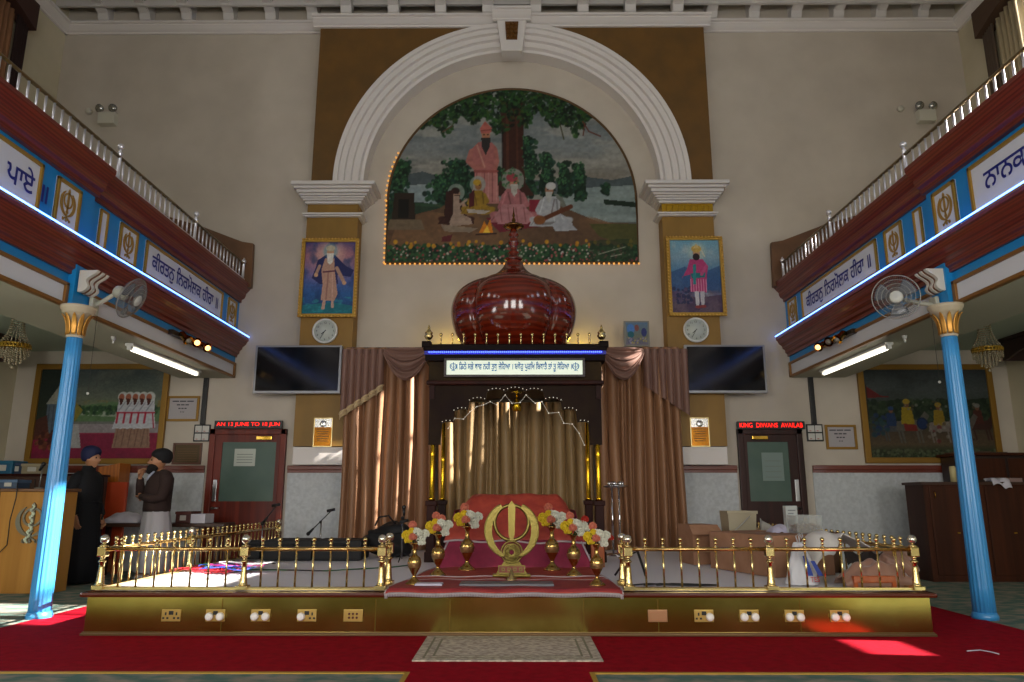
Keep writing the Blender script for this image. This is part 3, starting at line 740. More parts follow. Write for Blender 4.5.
# standing figure in rose robe
c.poly([(467, 160), (470, 150), (477, 143), (484, 141), (491, 143), (496, 148), (497, 160), (497, 172), (498, 203), (472, 202), (474, 174), (472, 168)], '#9c605c')
c.poly([(474, 174), (497, 174), (499, 204), (470, 203)], '#a8706a')
for k, x in enumerate((476, 480, 484, 488, 492, 496)): c.line([(x, 172), (x - 1 + k * 0.3, 202)], 1.0, '#6d3c3c' if k % 2 == 0 else '#bc8880', 0.7)
c.line([(470, 152), (467, 162), (474, 168), (482, 166)], 5, '#a0645c'); c.line([(495, 150), (497, 162), (494, 172)], 4, '#a0645c'); c.line([(474, 172), (497, 172)], 2.4, '#8a4a44'); c.line([(476, 146), (484, 168)], 1.6, '#c0907c', 0.7)
c.ell(484, 134, 9, 10, '#8a8f88', 0.35, 0.5); c.ell(485, 135.5, 4.2, 6, '#a06c50'); c.poly([(480, 134), (478.5, 129), (484, 121), (491, 128), (490.5, 133)], '#a85e54'); c.line([(480, 131), (490, 130)], 1, '#7c403a'); c.poly([(480, 138), (490, 138), (489, 147), (485, 156), (481, 148)], '#2e2b2a'); c.ell(483, 135, .8, .6, '#1c1412'); c.ell(487, 135, .8, .6, '#1c1412')
# red spread, three seated, fire, musician
c.poly([(486, 218), (545, 214), (556, 224), (500, 232)], '#6a1f2c'); c.poly([(530, 200), (548, 200), (548, 218), (530, 216)], '#7a2230')
seated(455, 224, 36, '#3c2018', '#9c7c68', '#2a1712', True, 1, '#2a1712', True)
c.poly([(448, 196), (458, 196), (460, 214), (470, 218), (472, 224), (450, 226), (446, 214)], '#9a8474'); c.poly([(445, 192), (452, 190), (452, 214), (447, 226), (443, 214)], '#351c16'); c.line([(458, 206), (466, 200)], 2.4, '#9a8474')
c.poly([(440, 224), (478, 228), (470, 232), (444, 231)], '#8b8072', 0.7)
seated(477, 214, 34, '#8a6c22', '#8a5f3c', '#a8862a', True, 1); c.poly([(468, 195), (474, 190), (474, 206), (468, 208)], '#4a1a1c'); c.poly([(466, 209), (490, 211), (484, 214), (468, 213)], '#a49a90')
seated(513, 222, 48, '#9c6264', '#a46e56', '#8e3c44', True, 1, '#a8a49a'); c.poly([(494, 216), (503, 205), (524, 205), (534, 216), (528, 224), (498, 224)], '#a87476')
for k in range(4): c.line([(500 + k * 8, 208), (502 + k * 8, 222)], 1, '#6f3c40', 0.6)
seated(551, 226, 43, '#a3a5a8', '#9a6c54', '#b4b4b0', False, -1, '#a8a8a4'); c.line([(537, 222), (572, 207)], 4.2, '#5a301a'); c.ell(540, 220, 6, 4.4, '#7a4a26'); c.poly([(552, 224), (566, 218), (578, 230), (556, 231)], '#9fa1a6')
c.poly([(479, 232), (484, 221), (487, 226), (490, 219), (493, 232)], '#c8781c'); c.poly([(483, 232), (487, 225), (490, 232)], '#e0b43c'); c.line([(476, 234), (496, 233)], 1.6, '#33201a')
c.poly([(442, 236), (452, 234), (450, 241), (441, 241)], '#5a2226')
# flower border
c.poly([(386, 246), (640, 244), (640, 261), (386, 261)], '#1f3a26')
bd = lambda g: (g.uniform(386, 638), g.uniform(244, 259))
for (bx_, by_, bw_, bh_) in ((455, 174, 15, 12), (440, 188, 14, 10), (398, 176, 10, 16), (530, 160, 8, 22), (512, 180, 16, 10), (548, 172, 6, 14), (566, 176, 5, 12), (582, 178, 5, 12)):
    blob(bx_ - 2, by_ - 3, bw_, bh_, 14, (0.6, 1.4), ['#34603a', '#2c5234', '#3f6a40'])
c.dabs(900, bd, ['#1c3a22', '#2a4f2e', '#12261a', '#335a34'], (0.8, 2.2), 0.9, 1.3)
c.dabs(230, bd, ['#b0a8a0', '#9c4a4a', '#a85a60', '#c0b8ac', '#8a3038'], (0.6, 1.2), 0.95)
c.dabs(34, lambda g: (g.uniform(390, 636), g.uniform(240, 246)), ['#b07a1a', '#c08c22'], (1.2, 2.2), 0.9)
c.poly([(590, 240), (634, 238), (634, 258), (590, 258)], '#24361f', 0.6)
c.line([(599, 253), (610, 250), (618, 248), (626, 246)], 0.8, '#b8b4a4', 0.8); c.line([(611, 255), (622, 253)], 0.8, '#b8b4a4', 0.8)
c.C *= 0.97
def in_arch(X, Y):
    r = 2.02; cz = 1.06 - 3.075 / 2   # spring line in picture units
    return (Y <= cz) | ((X / r) ** 2 + ((Y - cz) / (3.075 / 2 - cz)) ** 2 <= 1)
c.build('painted_scene', face_back(Vector((AX, 11.175, (4.735 + 7.805) / 2))), 4.04, 3.075, t, in_arch)
mb = MB(); P = [(AX - 2.03, 4.735), (AX - 2.03, 5.79)] + [(AX + 2.03 * math.cos(PI - PI * i / 50), 5.79 + 2.02 * math.sin(PI * i / 50)) for i in range(51)] + [(AX + 2.03, 5.79), (AX + 2.03, 4.735)]
mb.tube([(x, 11.18, z) for x, z in P], 0.022, 6, closed=True); mb.build('thin_frame', mat('dark_gold_edge', '#5a4020', 0.5, 0.3), t)
BEAD = mat('warm_bead_light', '#e0a050', 0.4, emit='#ffb050', estr=0.9)
mb = MB()
x = AX - 2.05
for i in range(14): mb.ball((x, 11.15, 4.735 + i * 0.081), 0.018, 6)
for i in range(11): a = PI - 0.042 * i; mb.ball((AX + 2.06 * math.cos(a), 11.15, 5.80 + 2.04 * math.sin(a)), 0.018, 6)
for i in range(52): mb.ball((AX - 2.03 + i * 4.06 / 51, 11.15, 4.71), 0.018, 6)
mb.build('bead_string', BEAD, t)

# ---- portraits on the pilasters
def portrait(x0, x1, z0, z1, which, label):
    y = YP - 0.02; t = thing('framed_portrait', label, 'portrait', ((x0 + x1) / 2, y, z0))
    mb = MB(); frame(mb, x0, x1, z0, z1, y, 0.055, 0.05); mb.box((x0 + 0.02, y - 0.01, z0 + 0.02), (x1 - 0.02, y + 0.02, z1 - 0.02)); mb.build('gilt_frame', GILT, t)
    mb = MB(); beads(mb, x0 + 0.012, x1 - 0.012, z0 + 0.012, z1 - 0.012, y - 0.055, 0.016, 0.05); mb.build('bead_edge', mat('gold_beads', '#c09a50', 0.3, 0.6, emit='#c08a3c', estr=0.12), t)  # beads carry a faint glow of their own
    c = Canvas(0, 0, 100, 145, 110, seed=9)
    if which == 1:
        c.grad([(0, '#20406a'), (40, '#2b5a92'), (80, '#5a5a98'), (120, '#8a5a72'), (145, '#3c3a70')]); c.ell(50, 108, 46, 40, '#c08a80', 0.55, 0.8); c.ell(50, 122, 24, 22, '#d4b4a0', 0.6, 0.8)
        c.mottle('#1d3560', 4, 5, 0.5, 0.7, 0.6, 3); c.poly([(0, 0), (100, 0), (100, 16), (60, 24), (0, 18)], '#1f6a78'); c.mottle('#2c8a94', 6, 20, 0.5, 0.7, 0.7, 6, (c.V < 34) * 1.0)
        c.poly([(26, 108), (40, 118), (60, 118), (82, 96), (98, 88), (92, 74), (66, 78), (68, 60), (32, 60), (16, 72), (22, 92)], '#252a58')
        c.poly([(40, 112), (58, 112), (60, 88), (68, 40), (62, 26), (36, 28), (38, 60), (34, 88)], '#b08a78'); c.line([(48, 84), (46, 30)], 3, '#86605a', 0.7); c.line([(56, 84), (58, 34)], 2, '#c8a494', 0.8); c.line([(38, 84), (60, 86)], 3, '#5a3040')
        c.line([(64, 92), (78, 66)], 7, '#a88674'); c.ell(80, 62, 4, 4, '#c09878'); c.line([(30, 96), (24, 80)], 6, '#a88674'); c.ell(24, 78, 4, 4, '#c09878')
        c.ell(50, 126, 14, 15, '#4a90a0', 0.5, 0.4); c.ell(50, 124, 7, 9, '#b88c70'); c.ell(50, 132, 9, 6, '#b0a890'); c.poly([(43, 122), (57, 122), (55, 104), (50, 98), (45, 104)], '#d0ccc4')
        c.poly([(40, 28), (46, 28), (44, 10), (38, 10)], '#b49484'); c.poly([(56, 28), (61, 28), (62, 12), (57, 12)], '#b49484')
    else:
        c.grad([(0, '#4a3a4a'), (30, '#5a5a80'), (70, '#3a6a92'), (110, '#7c98a8'), (145, '#6a9ab0')]); c.mottle('#a8b0b0', 4, 5, 0.5, 0.7, 0.6, 4); c.poly([(0, 80), (30, 92), (52, 74), (100, 94), (100, 40), (0, 40)], '#33507c', 0.8)
        c.poly([(0, 0), (100, 0), (100, 36), (50, 30), (0, 44)], '#4c3c54'); c.mottle('#6a5a66', 6, 8, 0.45, 0.65, 0.7, 7, (c.V < 44) * 1.0); c.dabs(60, lambda g: (g.uniform(4, 40), g.uniform(20, 50)), ['#2a3050', '#5a4a6a'], (2, 4), 0.8)
        c.ell(55, 122, 18, 18, '#b8c0a8', 0.5, 0.5)
        c.poly([(40, 106), (66, 106), (76, 92), (72, 74), (70, 40), (38, 42), (40, 76), (24, 72), (22, 66), (34, 88)], '#a83a6c')
        for x in range(40, 72, 5): c.line([(x, 66), (x, 42)], 1.6, '#d8a0b0', 0.8)
        c.poly([(40, 78), (70, 80), (68, 70), (42, 68)], '#1e6a70'); c.poly([(46, 96), (52, 96), (50, 56), (44, 56)], '#2c7a80'); c.line([(72, 92), (62, 76)], 6, '#b04a78')
        c.poly([(46, 42), (55, 42), (54, 14), (48, 14)], '#c4c0c4'); c.poly([(57, 42), (66, 42), (64, 16), (58, 16)], '#b4b0b8'); c.ell(52, 12, 6, 3, '#8a3a3a'); c.ell(62, 13, 6, 3, '#8a3a3a')
        c.ell(54, 118, 7, 9, '#b08868'); c.ell(53, 111, 7, 7, '#2a1c20'); c.ell(54, 127, 10, 7, '#b89a50'); c.poly([(48, 128), (54, 138), (60, 128)], '#c8b070'); c.line([(64, 124), (70, 112)], 2, '#c8c0a8')
    w, h = x1 - x0 - 0.1, z1 - z0 - 0.1
    c.build('painted_figure', face_back(Vector(((x0 + x1) / 2, y - 0.015, (z0 + z1) / 2))), w, h, t)
portrait(-3.255, -2.36, 3.76, 5.03, 1, 'gilt framed portrait of a white-bearded robed figure on blue above a clock')
portrait(2.44, 3.32, 3.77, 5.05, 2, 'gilt framed portrait of a figure in a magenta tunic above a clock')

# ---- the two big pictures under the galleries
def big_picture(x0, x1, z0, z1, which, label):
    y = YW - 0.01; t = thing('framed_painting', label, 'painting', ((x0 + x1) / 2, y, z0))
    mb = MB(); frame(mb, x0, x1, z0, z1, y, 0.085, 0.06); mb.box((x0 + 0.03, y - 0.02, z0 + 0.03), (x1 - 0.03, y, z1 - 0.03)); mb.build('gilt_frame', mat('dull_gilt_frame', '#8f6a26', 0.45, 0.4), t)
    c = Canvas(0, 0, 200, 146, 200, seed=21 + which)
    if which == 1:
        c.grad([(0, '#7a1a38'), (40, '#8a2240'), (46, '#8c8484'), (60, '#4a6a50'), (84, '#6c7456'), (100, '#5c6458'), (146, '#3c4648')]); c.mottle('#6a6c60', 4, 6, 0.45, 0.7, 0.5, 2, (c.V > 84) * 1.0)
        c.poly([(0, 42), (200, 42), (200, 58), (0, 58)], '#8a8284'); c.poly([(0, 56), (200, 56), (200, 60), (0, 60)], '#6a6a66'); c.mottle('#6a2038', 5, 5, 0.45, 0.65, 0.6, 9, (c.V < 40) * 1.0)
        c.poly([(60, 84), (120, 92), (170, 84), (200, 88), (200, 60), (60, 60)], '#55704c'); c.poly([(70, 70), (160, 66), (160, 74), (70, 78)], '#8a9484'); c.mottle('#7c6a3c', 8, 8, 0.5, 0.6, 0.8, 3, ((c.V > 78) & (c.V < 94)) * 1.0)
        c.dabs(160, lambda g: (g.uniform(60, 198), g.uniform(72, 84)), ['#23402a', '#35552f', '#1a3020'], (1.5, 4), 0.7)
        c.poly([(0, 146), (54, 146), (60, 100), (50, 60), (0, 56)], '#1c2620', 0.85); c.poly([(14, 88), (34, 122), (56, 88)], '#8c8c80'); c.poly([(16, 88), (54, 88), (52, 40), (18, 40)], '#54606a')
        for x in (20, 27, 34, 41, 48): c.line([(x, 86), (x + 1, 42)], 1.6, '#3a4250', 0.8)
        c.poly([(38, 80), (52, 84), (58, 50), (40, 46)], '#8a7626'); c.poly([(56, 96), (74, 78), (64, 60), (54, 60)], '#7a7230'); c.poly([(0, 62), (18, 70), (26, 34), (0, 30)], '#4a2a22'); c.dabs(60, lambda g: (g.uniform(4, 44), g.uniform(16, 44)), ['#3a1a18', '#5c3020', '#7a4a30'], (2, 5), 0.8)
        c.poly([(60, 56), (70, 56), (78, 18), (56, 18)], '#9a9a98')
        for i in range(5):
            x = 136 + i * 10.5
            c.poly([(x - 5, 54), (x + 5, 54), (x + 9, 18), (x - 9, 18)], '#8a6c5a'); c.line([(x - 2, 48), (x - 5, 20)], 1.2, '#5a4038', 0.8); c.line([(x + 3, 48), (x + 5, 20)], 1.2, '#6a4c40', 0.8)
        for i in range(5):
            x = 137 + i * 11
            c.poly([(x - 7, 98), (x + 6, 98), (x + 9, 66), (x + 12, 50), (x - 13, 48), (x - 8, 68)], '#b4b6bc'); c.ell(x - 1, 100, 8, 8, '#b8bcb8'); c.ell(x - 3, 99, 4.5, 6, '#9a5a42'); c.poly([(x - 7, 98), (x + 1, 96), (x - 1, 88), (x - 4, 86)], '#4a2018')
            c.line([(x - 8, 74), (x + 8, 74)], 2.4, '#a02238'); c.line([(x - 6, 74), (x - 7, 58)], 3.2, '#a02238'); c.line([(x + 4, 92), (x - 5, 78)], 2, '#8c8e96')
        c.line([(186, 74), (190, 50)], 2, '#a02238')
    else:
        c.grad([(0, '#3c4630'), (14, '#4a4e34'), (22, '#6a5840'), (40, '#5c4c38'), (60, '#36442e'), (88, '#4a5650'), (110, '#5a6260'), (146, '#474e50')]); c.mottle('#3c4440', 4, 5, 0.5, 0.7, 0.5, 2, (c.V > 84) * 1.0)
        c.poly([(0, 90), (60, 96), (120, 92), (200, 98), (200, 58), (0, 58)], '#2c3c2a'); c.dabs(300, lambda g: (g.uniform(0, 200), g.uniform(58, 94)), ['#1a2a1c', '#2e4428', '#44563a'], (2, 5), 0.7)
        c.poly([(4, 118), (26, 102), (46, 100), (4, 98)], '#7a2424'); c.line([(4, 120), (4, 60)], 1.4, '#3a2a1a')
        def rider(x, y, coat, horse, k=1.0, turb='#b0902c'):
            c.poly([(x - 16 * k, y + 26 * k), (x + 14 * k, y + 28 * k), (x + 24 * k, y + 40 * k), (x + 30 * k, y + 34 * k), (x + 18 * k, y + 12 * k), (x - 18 * k, y + 12 * k)], horse)
            for dx in (-15, -10, 10, 15): c.line([(x + dx * k, y + 16 * k), (x + (dx + 3) * k, y - 4 * k)], 2.6 * k, horse)
            c.poly([(x - 7 * k, y + 46 * k), (x + 6 * k, y + 46 * k), (x + 9 * k, y + 22 * k), (x - 10 * k, y + 22 * k)], coat); c.ell(x, y + 50 * k, 3.6 * k, 4.6 * k, '#8a5c40'); c.ell(x, y + 54 * k, 5 * k, 3.8 * k, turb)
        rider(40, 32, '#27406a', '#5a5a5c', 0.9, '#2c4a7a'); rider(178, 34, '#5a2a20', '#4a2a22', 0.95, '#8f8f88'); rider(150, 36, '#8a6a1c', '#6c645c', 0.9); rider(116, 30, '#a88a24', '#8c8078', 1.05); rider(66, 30, '#b49a20', '#6c685e', 1.15, '#c0a030')
        c.ell(88, 56, 9, 10, '#16284c'); c.ell(88, 56, 7, 8, '#1e3868'); c.poly([(58, 56), (78, 54), (80, 44), (60, 44)], '#8a2a22'); c.dabs(30, lambda g: (g.uniform(96, 140), g.uniform(24, 60)), ['#8c8478', '#a09a90', '#6a5a48', '#7a2a28'], (1.5, 4), 0.7)
        c.dabs(30, lambda g: (g.uniform(10, 40), g.uniform(34, 70)), ['#22386a', '#2c5058', '#35404c'], (2, 5), 0.8); c.dabs(22, lambda g: (g.uniform(60, 190), g.uniform(78, 92)), ['#8a8a82', '#6c5a40', '#9a9488'], (1, 2.6), 0.8)
        c.dabs(260, lambda g: (g.uniform(0, 200), g.uniform(2, 14)), ['#5c6844', '#2a3a22', '#707a5c'], (1, 2.6), 0.8)
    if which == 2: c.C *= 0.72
    c.build('painted_scene', face_back(Vector(((x0 + x1) / 2, y - 0.03, (z0 + z1) / 2))), x1 - x0 - 0.15, z1 - z0 - 0.15, t)
big_picture(-7.36, -5.28, 1.55, 3.09, 1, 'large gilt framed painting of five white-clad figures in a row with scarlet sashes')
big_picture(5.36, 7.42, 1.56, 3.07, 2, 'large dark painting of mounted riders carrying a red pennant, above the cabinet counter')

# ---- small unframed-looking picture standing on the curtain rail
t = thing('small_picture', 'small grey framed blue picture standing above the curtain beside the canopy', 'picture', (1.93, 10.75, 3.27)); mb = MB()
frame(mb, 1.72, 2.10, 3.27, 3.66, 10.74, 0.03, 0.03, 0.004); mb.box((1.73, 10.735, 3.28), (2.09, 10.75, 3.65)); mb.build('frame', mat('grey_silver_frame', '#77756c', 0.4, 0.3), t)
c = Canvas(0, 0, 40, 40, 60, seed=5); c.grad([(0, '#6a6478'), (14, '#6c7060'), (40, '#56708c')]); c.ell(9, 28, 7, 9, '#4a78b8'); c.ell(9, 18, 6, 6, '#1e5a66'); c.ell(20, 30, 4, 6, '#7a4a44'); c.ell(33, 22, 5, 8, '#2c3468'); c.dabs(50, lambda g: (g.uniform(3, 37), g.uniform(2, 12)), ['#8c84a0', '#a89a50', '#585870'], (1, 2), 0.8)
c.build('printed_scene', face_back(Vector((1.91, 10.705, 3.465))), 0.33, 0.34, t)

# ---- clocks
def clock(x, z, label):
    y = YP - 0.005; t = thing('wall_clock', label, 'clock', (x, y, z)); mb = MB()
    mb.lathe((x, y, z), [(0.19, 0), (0.195, 0.02), (0.195, 0.045), (0.18, 0.055), (0.168, 0.05), (0.168, 0.03)], 36, axis=(0, -1, 0)); mb.build('rim', mat('white_clock_rim', '#d8d8d4', 0.3), t)
    mb = MB(); mb.lathe((x, y, z), [(0.168, 0.028), (0.168, 0.032)], 36, axis=(0, -1, 0)); mb.build('dial', mat('pale_dial', '#bcc2bc', 0.4), t)
    mb = MB()
    for i in range(12):
        a = PI / 2 - i * PI / 6; v, f, w, h = text_mesh(str(i if i else 12), 0.045, 0.0, 0); M = face_back(Vector((x + 0.13 * math.cos(a), y - 0.034, z + 0.13 * math.sin(a)))); mb.add([M @ p for p in v], f, False)
    mb.build('numerals', BLACK, t)
    for nm, a, L, w in (('hour_hand', PI / 2 - 7.58 * PI / 6, 0.075, 0.006), ('minute_hand', PI / 2 - 35 * PI / 30, 0.12, 0.004)):
        mb = MB(); mb.cyl((x - 0.02 * math.cos(a), y - 0.038, z - 0.02 * math.sin(a)), (x + L * math.cos(a), y - 0.038, z + L * math.sin(a)), w, 6); mb.build(nm, BLACK, t)
clock(-2.825, 3.546, 'round white wall clock under the portrait on blue, above a blank television')
clock(2.84, 3.554, 'round white wall clock under the magenta tunic portrait')

# ---- televisions
def tv(x0, x1, label, glare):
    z0, z1 = 2.56, 3.29; y = 10.72; t = thing('television', label, 'television', ((x0 + x1) / 2, y, z0)); mb = MB()
    mb.box((x0, y - 0.02, z0), (x1, y + 0.05, z1), 0.01); mb.box((x0 + 0.3, y + 0.05, z0 + 0.15), (x1 - 0.3, y + 0.14, z1 - 0.15), 0.02); mb.build('silver_case', mat('silver_grey_case', '#8f9094', 0.35, 0.4), t)
    mb = MB(); mb.box((x0 + 0.035, y - 0.024, z0 + 0.04), (x1 - 0.035, y - 0.015, z1 - 0.03)); mb.build('screen', mat('black_screen', '#050609', 0.12), t)
    mb = MB(); cx = -2.72 if x0 < 0 else 2.72; mb.box((cx - 0.12, y + 0.13, z0 + 0.2), (cx + 0.12, 10.9, z1 - 0.2)); mb.build('wall_bracket', BLACK, t)
tv(-3.81, -2.51, 'wide blank television with silver edge above the door with a white notice', 1)
tv(2.61, 3.81, 'wide blank television with silver edge beside the cascade of brown drapery above the dim door', 0)

# ---- gilt plaques on the pilasters
for x, lab in ((-2.78, 'gold engraved plaque with a silvery crest beside the sunlit curtain'), (2.82, 'gold engraved plaque with a silvery crest beside the shaded curtain')):
    y = YP - 0.004; t = thing('engraved_plaque', lab, 'plaque', (x, y, 1.79)); mb = MB(); mb.box((x - 0.14, y - 0.012, 1.79), (x + 0.14, y, 2.22), 0.004); mb.build('plate', mat('amber_gold_plate', '#b0741c', 0.22, 0.8, col2='#9a5e14', scale=12), t)
    mb = MB(); mb.box((x - 0.125, y - 0.015, 2.08), (x + 0.125, y - 0.011, 2.205)); mb.lathe((x, y - 0.015, 2.13), [(0.05, 0), (0.03, 0.006)], 16, axis=(0, -1, 0)); mb.build('silver_crest_field', mat('mirror_silver', '#dcdcd8', 0.25, 0.9), t)
    mb = MB()
    for i in range(6): w = 0.1 - 0.012 * (i % 3); mb.box((x - w, y - 0.014, 2.045 - i * 0.035), (x + w, y - 0.011, 2.056 - i * 0.035))
    mb.build('engraved_lines', mat('engraving_brown', '#5c3a10', 0.5), t)
    mb = MB(); frame(mb, x - 0.14, x + 0.14, 1.79, 2.22, y - 0.01, 0.012, 0.006, 0.0); mb.build('pale_border', mat('pale_brass_border', '#d8c48a', 0.3, 0.7), t)

# ---- framed notices, switch frames, trunking, wooden plate
def notice(x0, x1, z0, z1, label, lines):
    y = YW; t = thing('framed_notice', label, 'notice', ((x0 + x1) / 2, y, z0)); mb = MB(); frame(mb, x0, x1, z0, z1, y, 0.035, 0.03, 0.004); mb.build('gilt_frame', mat('dull_gilt_frame', '#8f6a26', 0.45, 0.4), t)
    mb = MB(); mb.box((x0 + 0.02, y - 0.012, z0 + 0.02), (x1 - 0.02, y, z1 - 0.02)); mb.build('paper', mat('lilac_grey_paper', '#a8a2a4', 0.6), t)
    mb = MB(); cx = (x0 + x1) / 2
    for i, w in enumerate((0.17, 0.10, 0.07, 0.035)):
        z = z1 - 0.09 - i * 0.055
        for k in range(3): a = cx - w + k * 2 * w / 3; mb.box((a, y - 0.014, z), (a + 2 * w / 3 - 0.014, y - 0.011, z + 0.018))
    mb.build('printed_lines', mat('dark_print', '#3a3640', 0.6), t)
notice(-5.29, -4.79, 2.2, 2.59, 'gilt framed certificate of black print between the five-figure painting and black trunking', 4)
notice(4.80, 5.27, 1.77, 2.14, 'gilt framed certificate of black print beside the painting of mounted riders', 4)
for s, lab in ((-1, 'black frame of four white switches beside the door with white notice'), (1, 'black frame of four white switches beside the dim door')):
    x = s * 4.66 if s < 0 else 4.64; x -= 0.05 if s < 0 else 0; z0 = 1.89; t = thing('switch_panel', lab, 'switch', (x, YW, z0)); mb = MB(); mb.box((x - 0.125, YW - 0.025, z0), (x + 0.125, YW, z0 + 0.26), 0.005); mb.build('black_frame', BLACK, t)
    for i in range(2):
        for j in range(2):
            mb = MB(); a, b = x - 0.105 + i * 0.11, z0 + 0.02 + j * 0.12; mb.box((a, YW - 0.03, b), (a + 0.1, YW - 0.02, b + 0.1), 0.004); mb.box((a + 0.035, YW - 0.037, b + 0.035), (a + 0.06, YW - 0.028, b + 0.07)); o = mb.build('switch_plate', mat('white_switch', '#c4c2bc', 0.4), t)
            mb = MB(); mb.box((a + 0.02, YW - 0.0315, b + 0.012), (a + 0.05, YW - 0.0295, b + 0.022)); mb.build('tiny_label', mat('brick_red_print', '#a84030', 0.6), o)
    t2 = MB(); t2.box((x - 0.035, YW - 0.05, z0 + 0.26), (x + 0.035, YW, 2.87), 0.004); tag(t2.build('cable_trunking', BLACK), 'black cable trunking rising from the switches ' + ('near the certificate and five-figure painting' if s < 0 else 'beside the dim door'), 'trunking')
t = thing('wooden_plaque', 'small dark wooden plaque hanging over the red-brown dado rail', 'plaque', (-4.92, YW, 1.55)); mb = MB(); frame(mb, -5.13, -4.69, 1.545, 1.87, YW, 0.03, 0.03, 0.004); mb.build('wood_frame', mat('mid_brown_frame', '#5a3018', 0.4), t)
mb = MB(); mb.box((-5.11, YW - 0.015, 1.56), (-4.71, YW, 1.85)); o = mb.build('bronze_plate', mat('dull_bronze', '#4a3a22', 0.4, 0.6), t)
mb = MB()
for i in range(6): mb.box((-5.06, YW - 0.017, 1.6 + i * 0.035), (-4.76, YW - 0.014, 1.608 + i * 0.035))
mb.build('engraved_lines', mat('engraving_brown', '#5c3a10', 0.5), o)
# ---- papers taped to the door glass
def sheet(d, x0, x1, z0, z1):
    mb = MB(); mb.box((x0, YW - 0.034, z0), (x1, YW - 0.031, z1)); o = mb.build('taped_notice', mat('grey_white_paper', '#c0c6bc', 0.8) if x0 < 0 else mat('dim_green_paper', '#7f908a', 0.8), d); mb = MB()
    for i in range(4): mb.box((x0 + 0.04, YW - 0.036, z0 + 0.05 + i * (z1 - z0 - 0.1) / 4), (x1 - 0.04, YW - 0.0335, z0 + 0.06 + i * (z1 - z0 - 0.1) / 4))
    mb.build('print_lines', mat('faint_print', '#78827a', 0.8), o)
sheet(door1, -4.18, -3.86, 1.52, 1.78); sheet(door2, 3.80, 4.12, 1.30, 1.72)
# ---- red LED message boards
def ticker(x0, x1, z0, z1, body, label, words):
    t = thing('message_board', label, 'led sign', ((x0 + x1) / 2, YW, z0)); mb = MB(); mb.box((x0, YW - 0.12, z0), (x1, YW - 0.07, z1), 0.006); mb.box((x0 + 0.1, YW - 0.07, z0 + 0.02), (x1 - 0.1, YW, z1 - 0.02)); mb.build('black_case', BLACK, t)
    mb = MB(); vf = fit_text(body, x1 - x0 - 0.07, (z1 - z0) * 0.58); M = face_back(Vector(((x0 + x1) / 2, YW - 0.1225, (z0 + z1) / 2))); mb.add([M @ p for p in vf[0]], vf[1], False)
    mb.build('red_letters', mat('red_led_glow', '#ff2010', 0.5, emit='#ff1408', estr=2.2), t)
ticker(-4.49, -3.46, 2.075, 2.20, 'AN 13 JUNE TO 18 JUN', 'black message board of red dots giving June dates over a door', '')
ticker(3.44, 4.46, 2.065, 2.185, 'KING  DIWANS  AVAILAB', 'black message board of red dots about availability over the dim door', '')
# ---- emergency light units high on the wall
for x, lab in ((-6.74, 'white twin-headed emergency light high on the wall over the gallery of the robed men'), (6.92, 'white twin-headed emergency light high on the wall over the dark counter gallery')):
    s = -1 if x < 0 else 1; t = thing('emergency_light', lab, 'emergency light', (x, YW, 7.17)); mb = MB(); mb.box((x - 0.14, YW - 0.13, 7.15), (x + 0.14, YW, 7.36), 0.01); mb.build('battery_box', mat('ivory_box', '#c8c4b4', 0.5), t)
    for dx in (-0.12, 0.10):
        mb = MB(); mb.lathe((x + dx, YW - 0.12, 7.42), [(0.02, -0.06), (0.045, -0.04), (0.065, 0.0), (0.07, 0.03)], 14, axis=(dx * 2, -1, -0.25)); mb.cyl((x + dx, YW - 0.08, 7.34), (x + dx, YW - 0.1, 7.42), 0.012, 6); mb.build('lamp_head', mat('clear_reflector', '#b8b8b4', 0.2, 0.8), t)
    mb = MB(); mb.lathe((x - s * 0.38 if s > 0 else x - 0.36, YW, 7.42), [(0.05, 0), (0.05, 0.05), (0.03, 0.07)], 14, axis=(0, -1, 0)); tag(mb.build('wall_sensor', mat('ivory_box', '#c8c4b4')), 'small round ivory detector beside the emergency light over the ' + ('robed men gallery' if s < 0 else 'counter gallery'), 'detector')
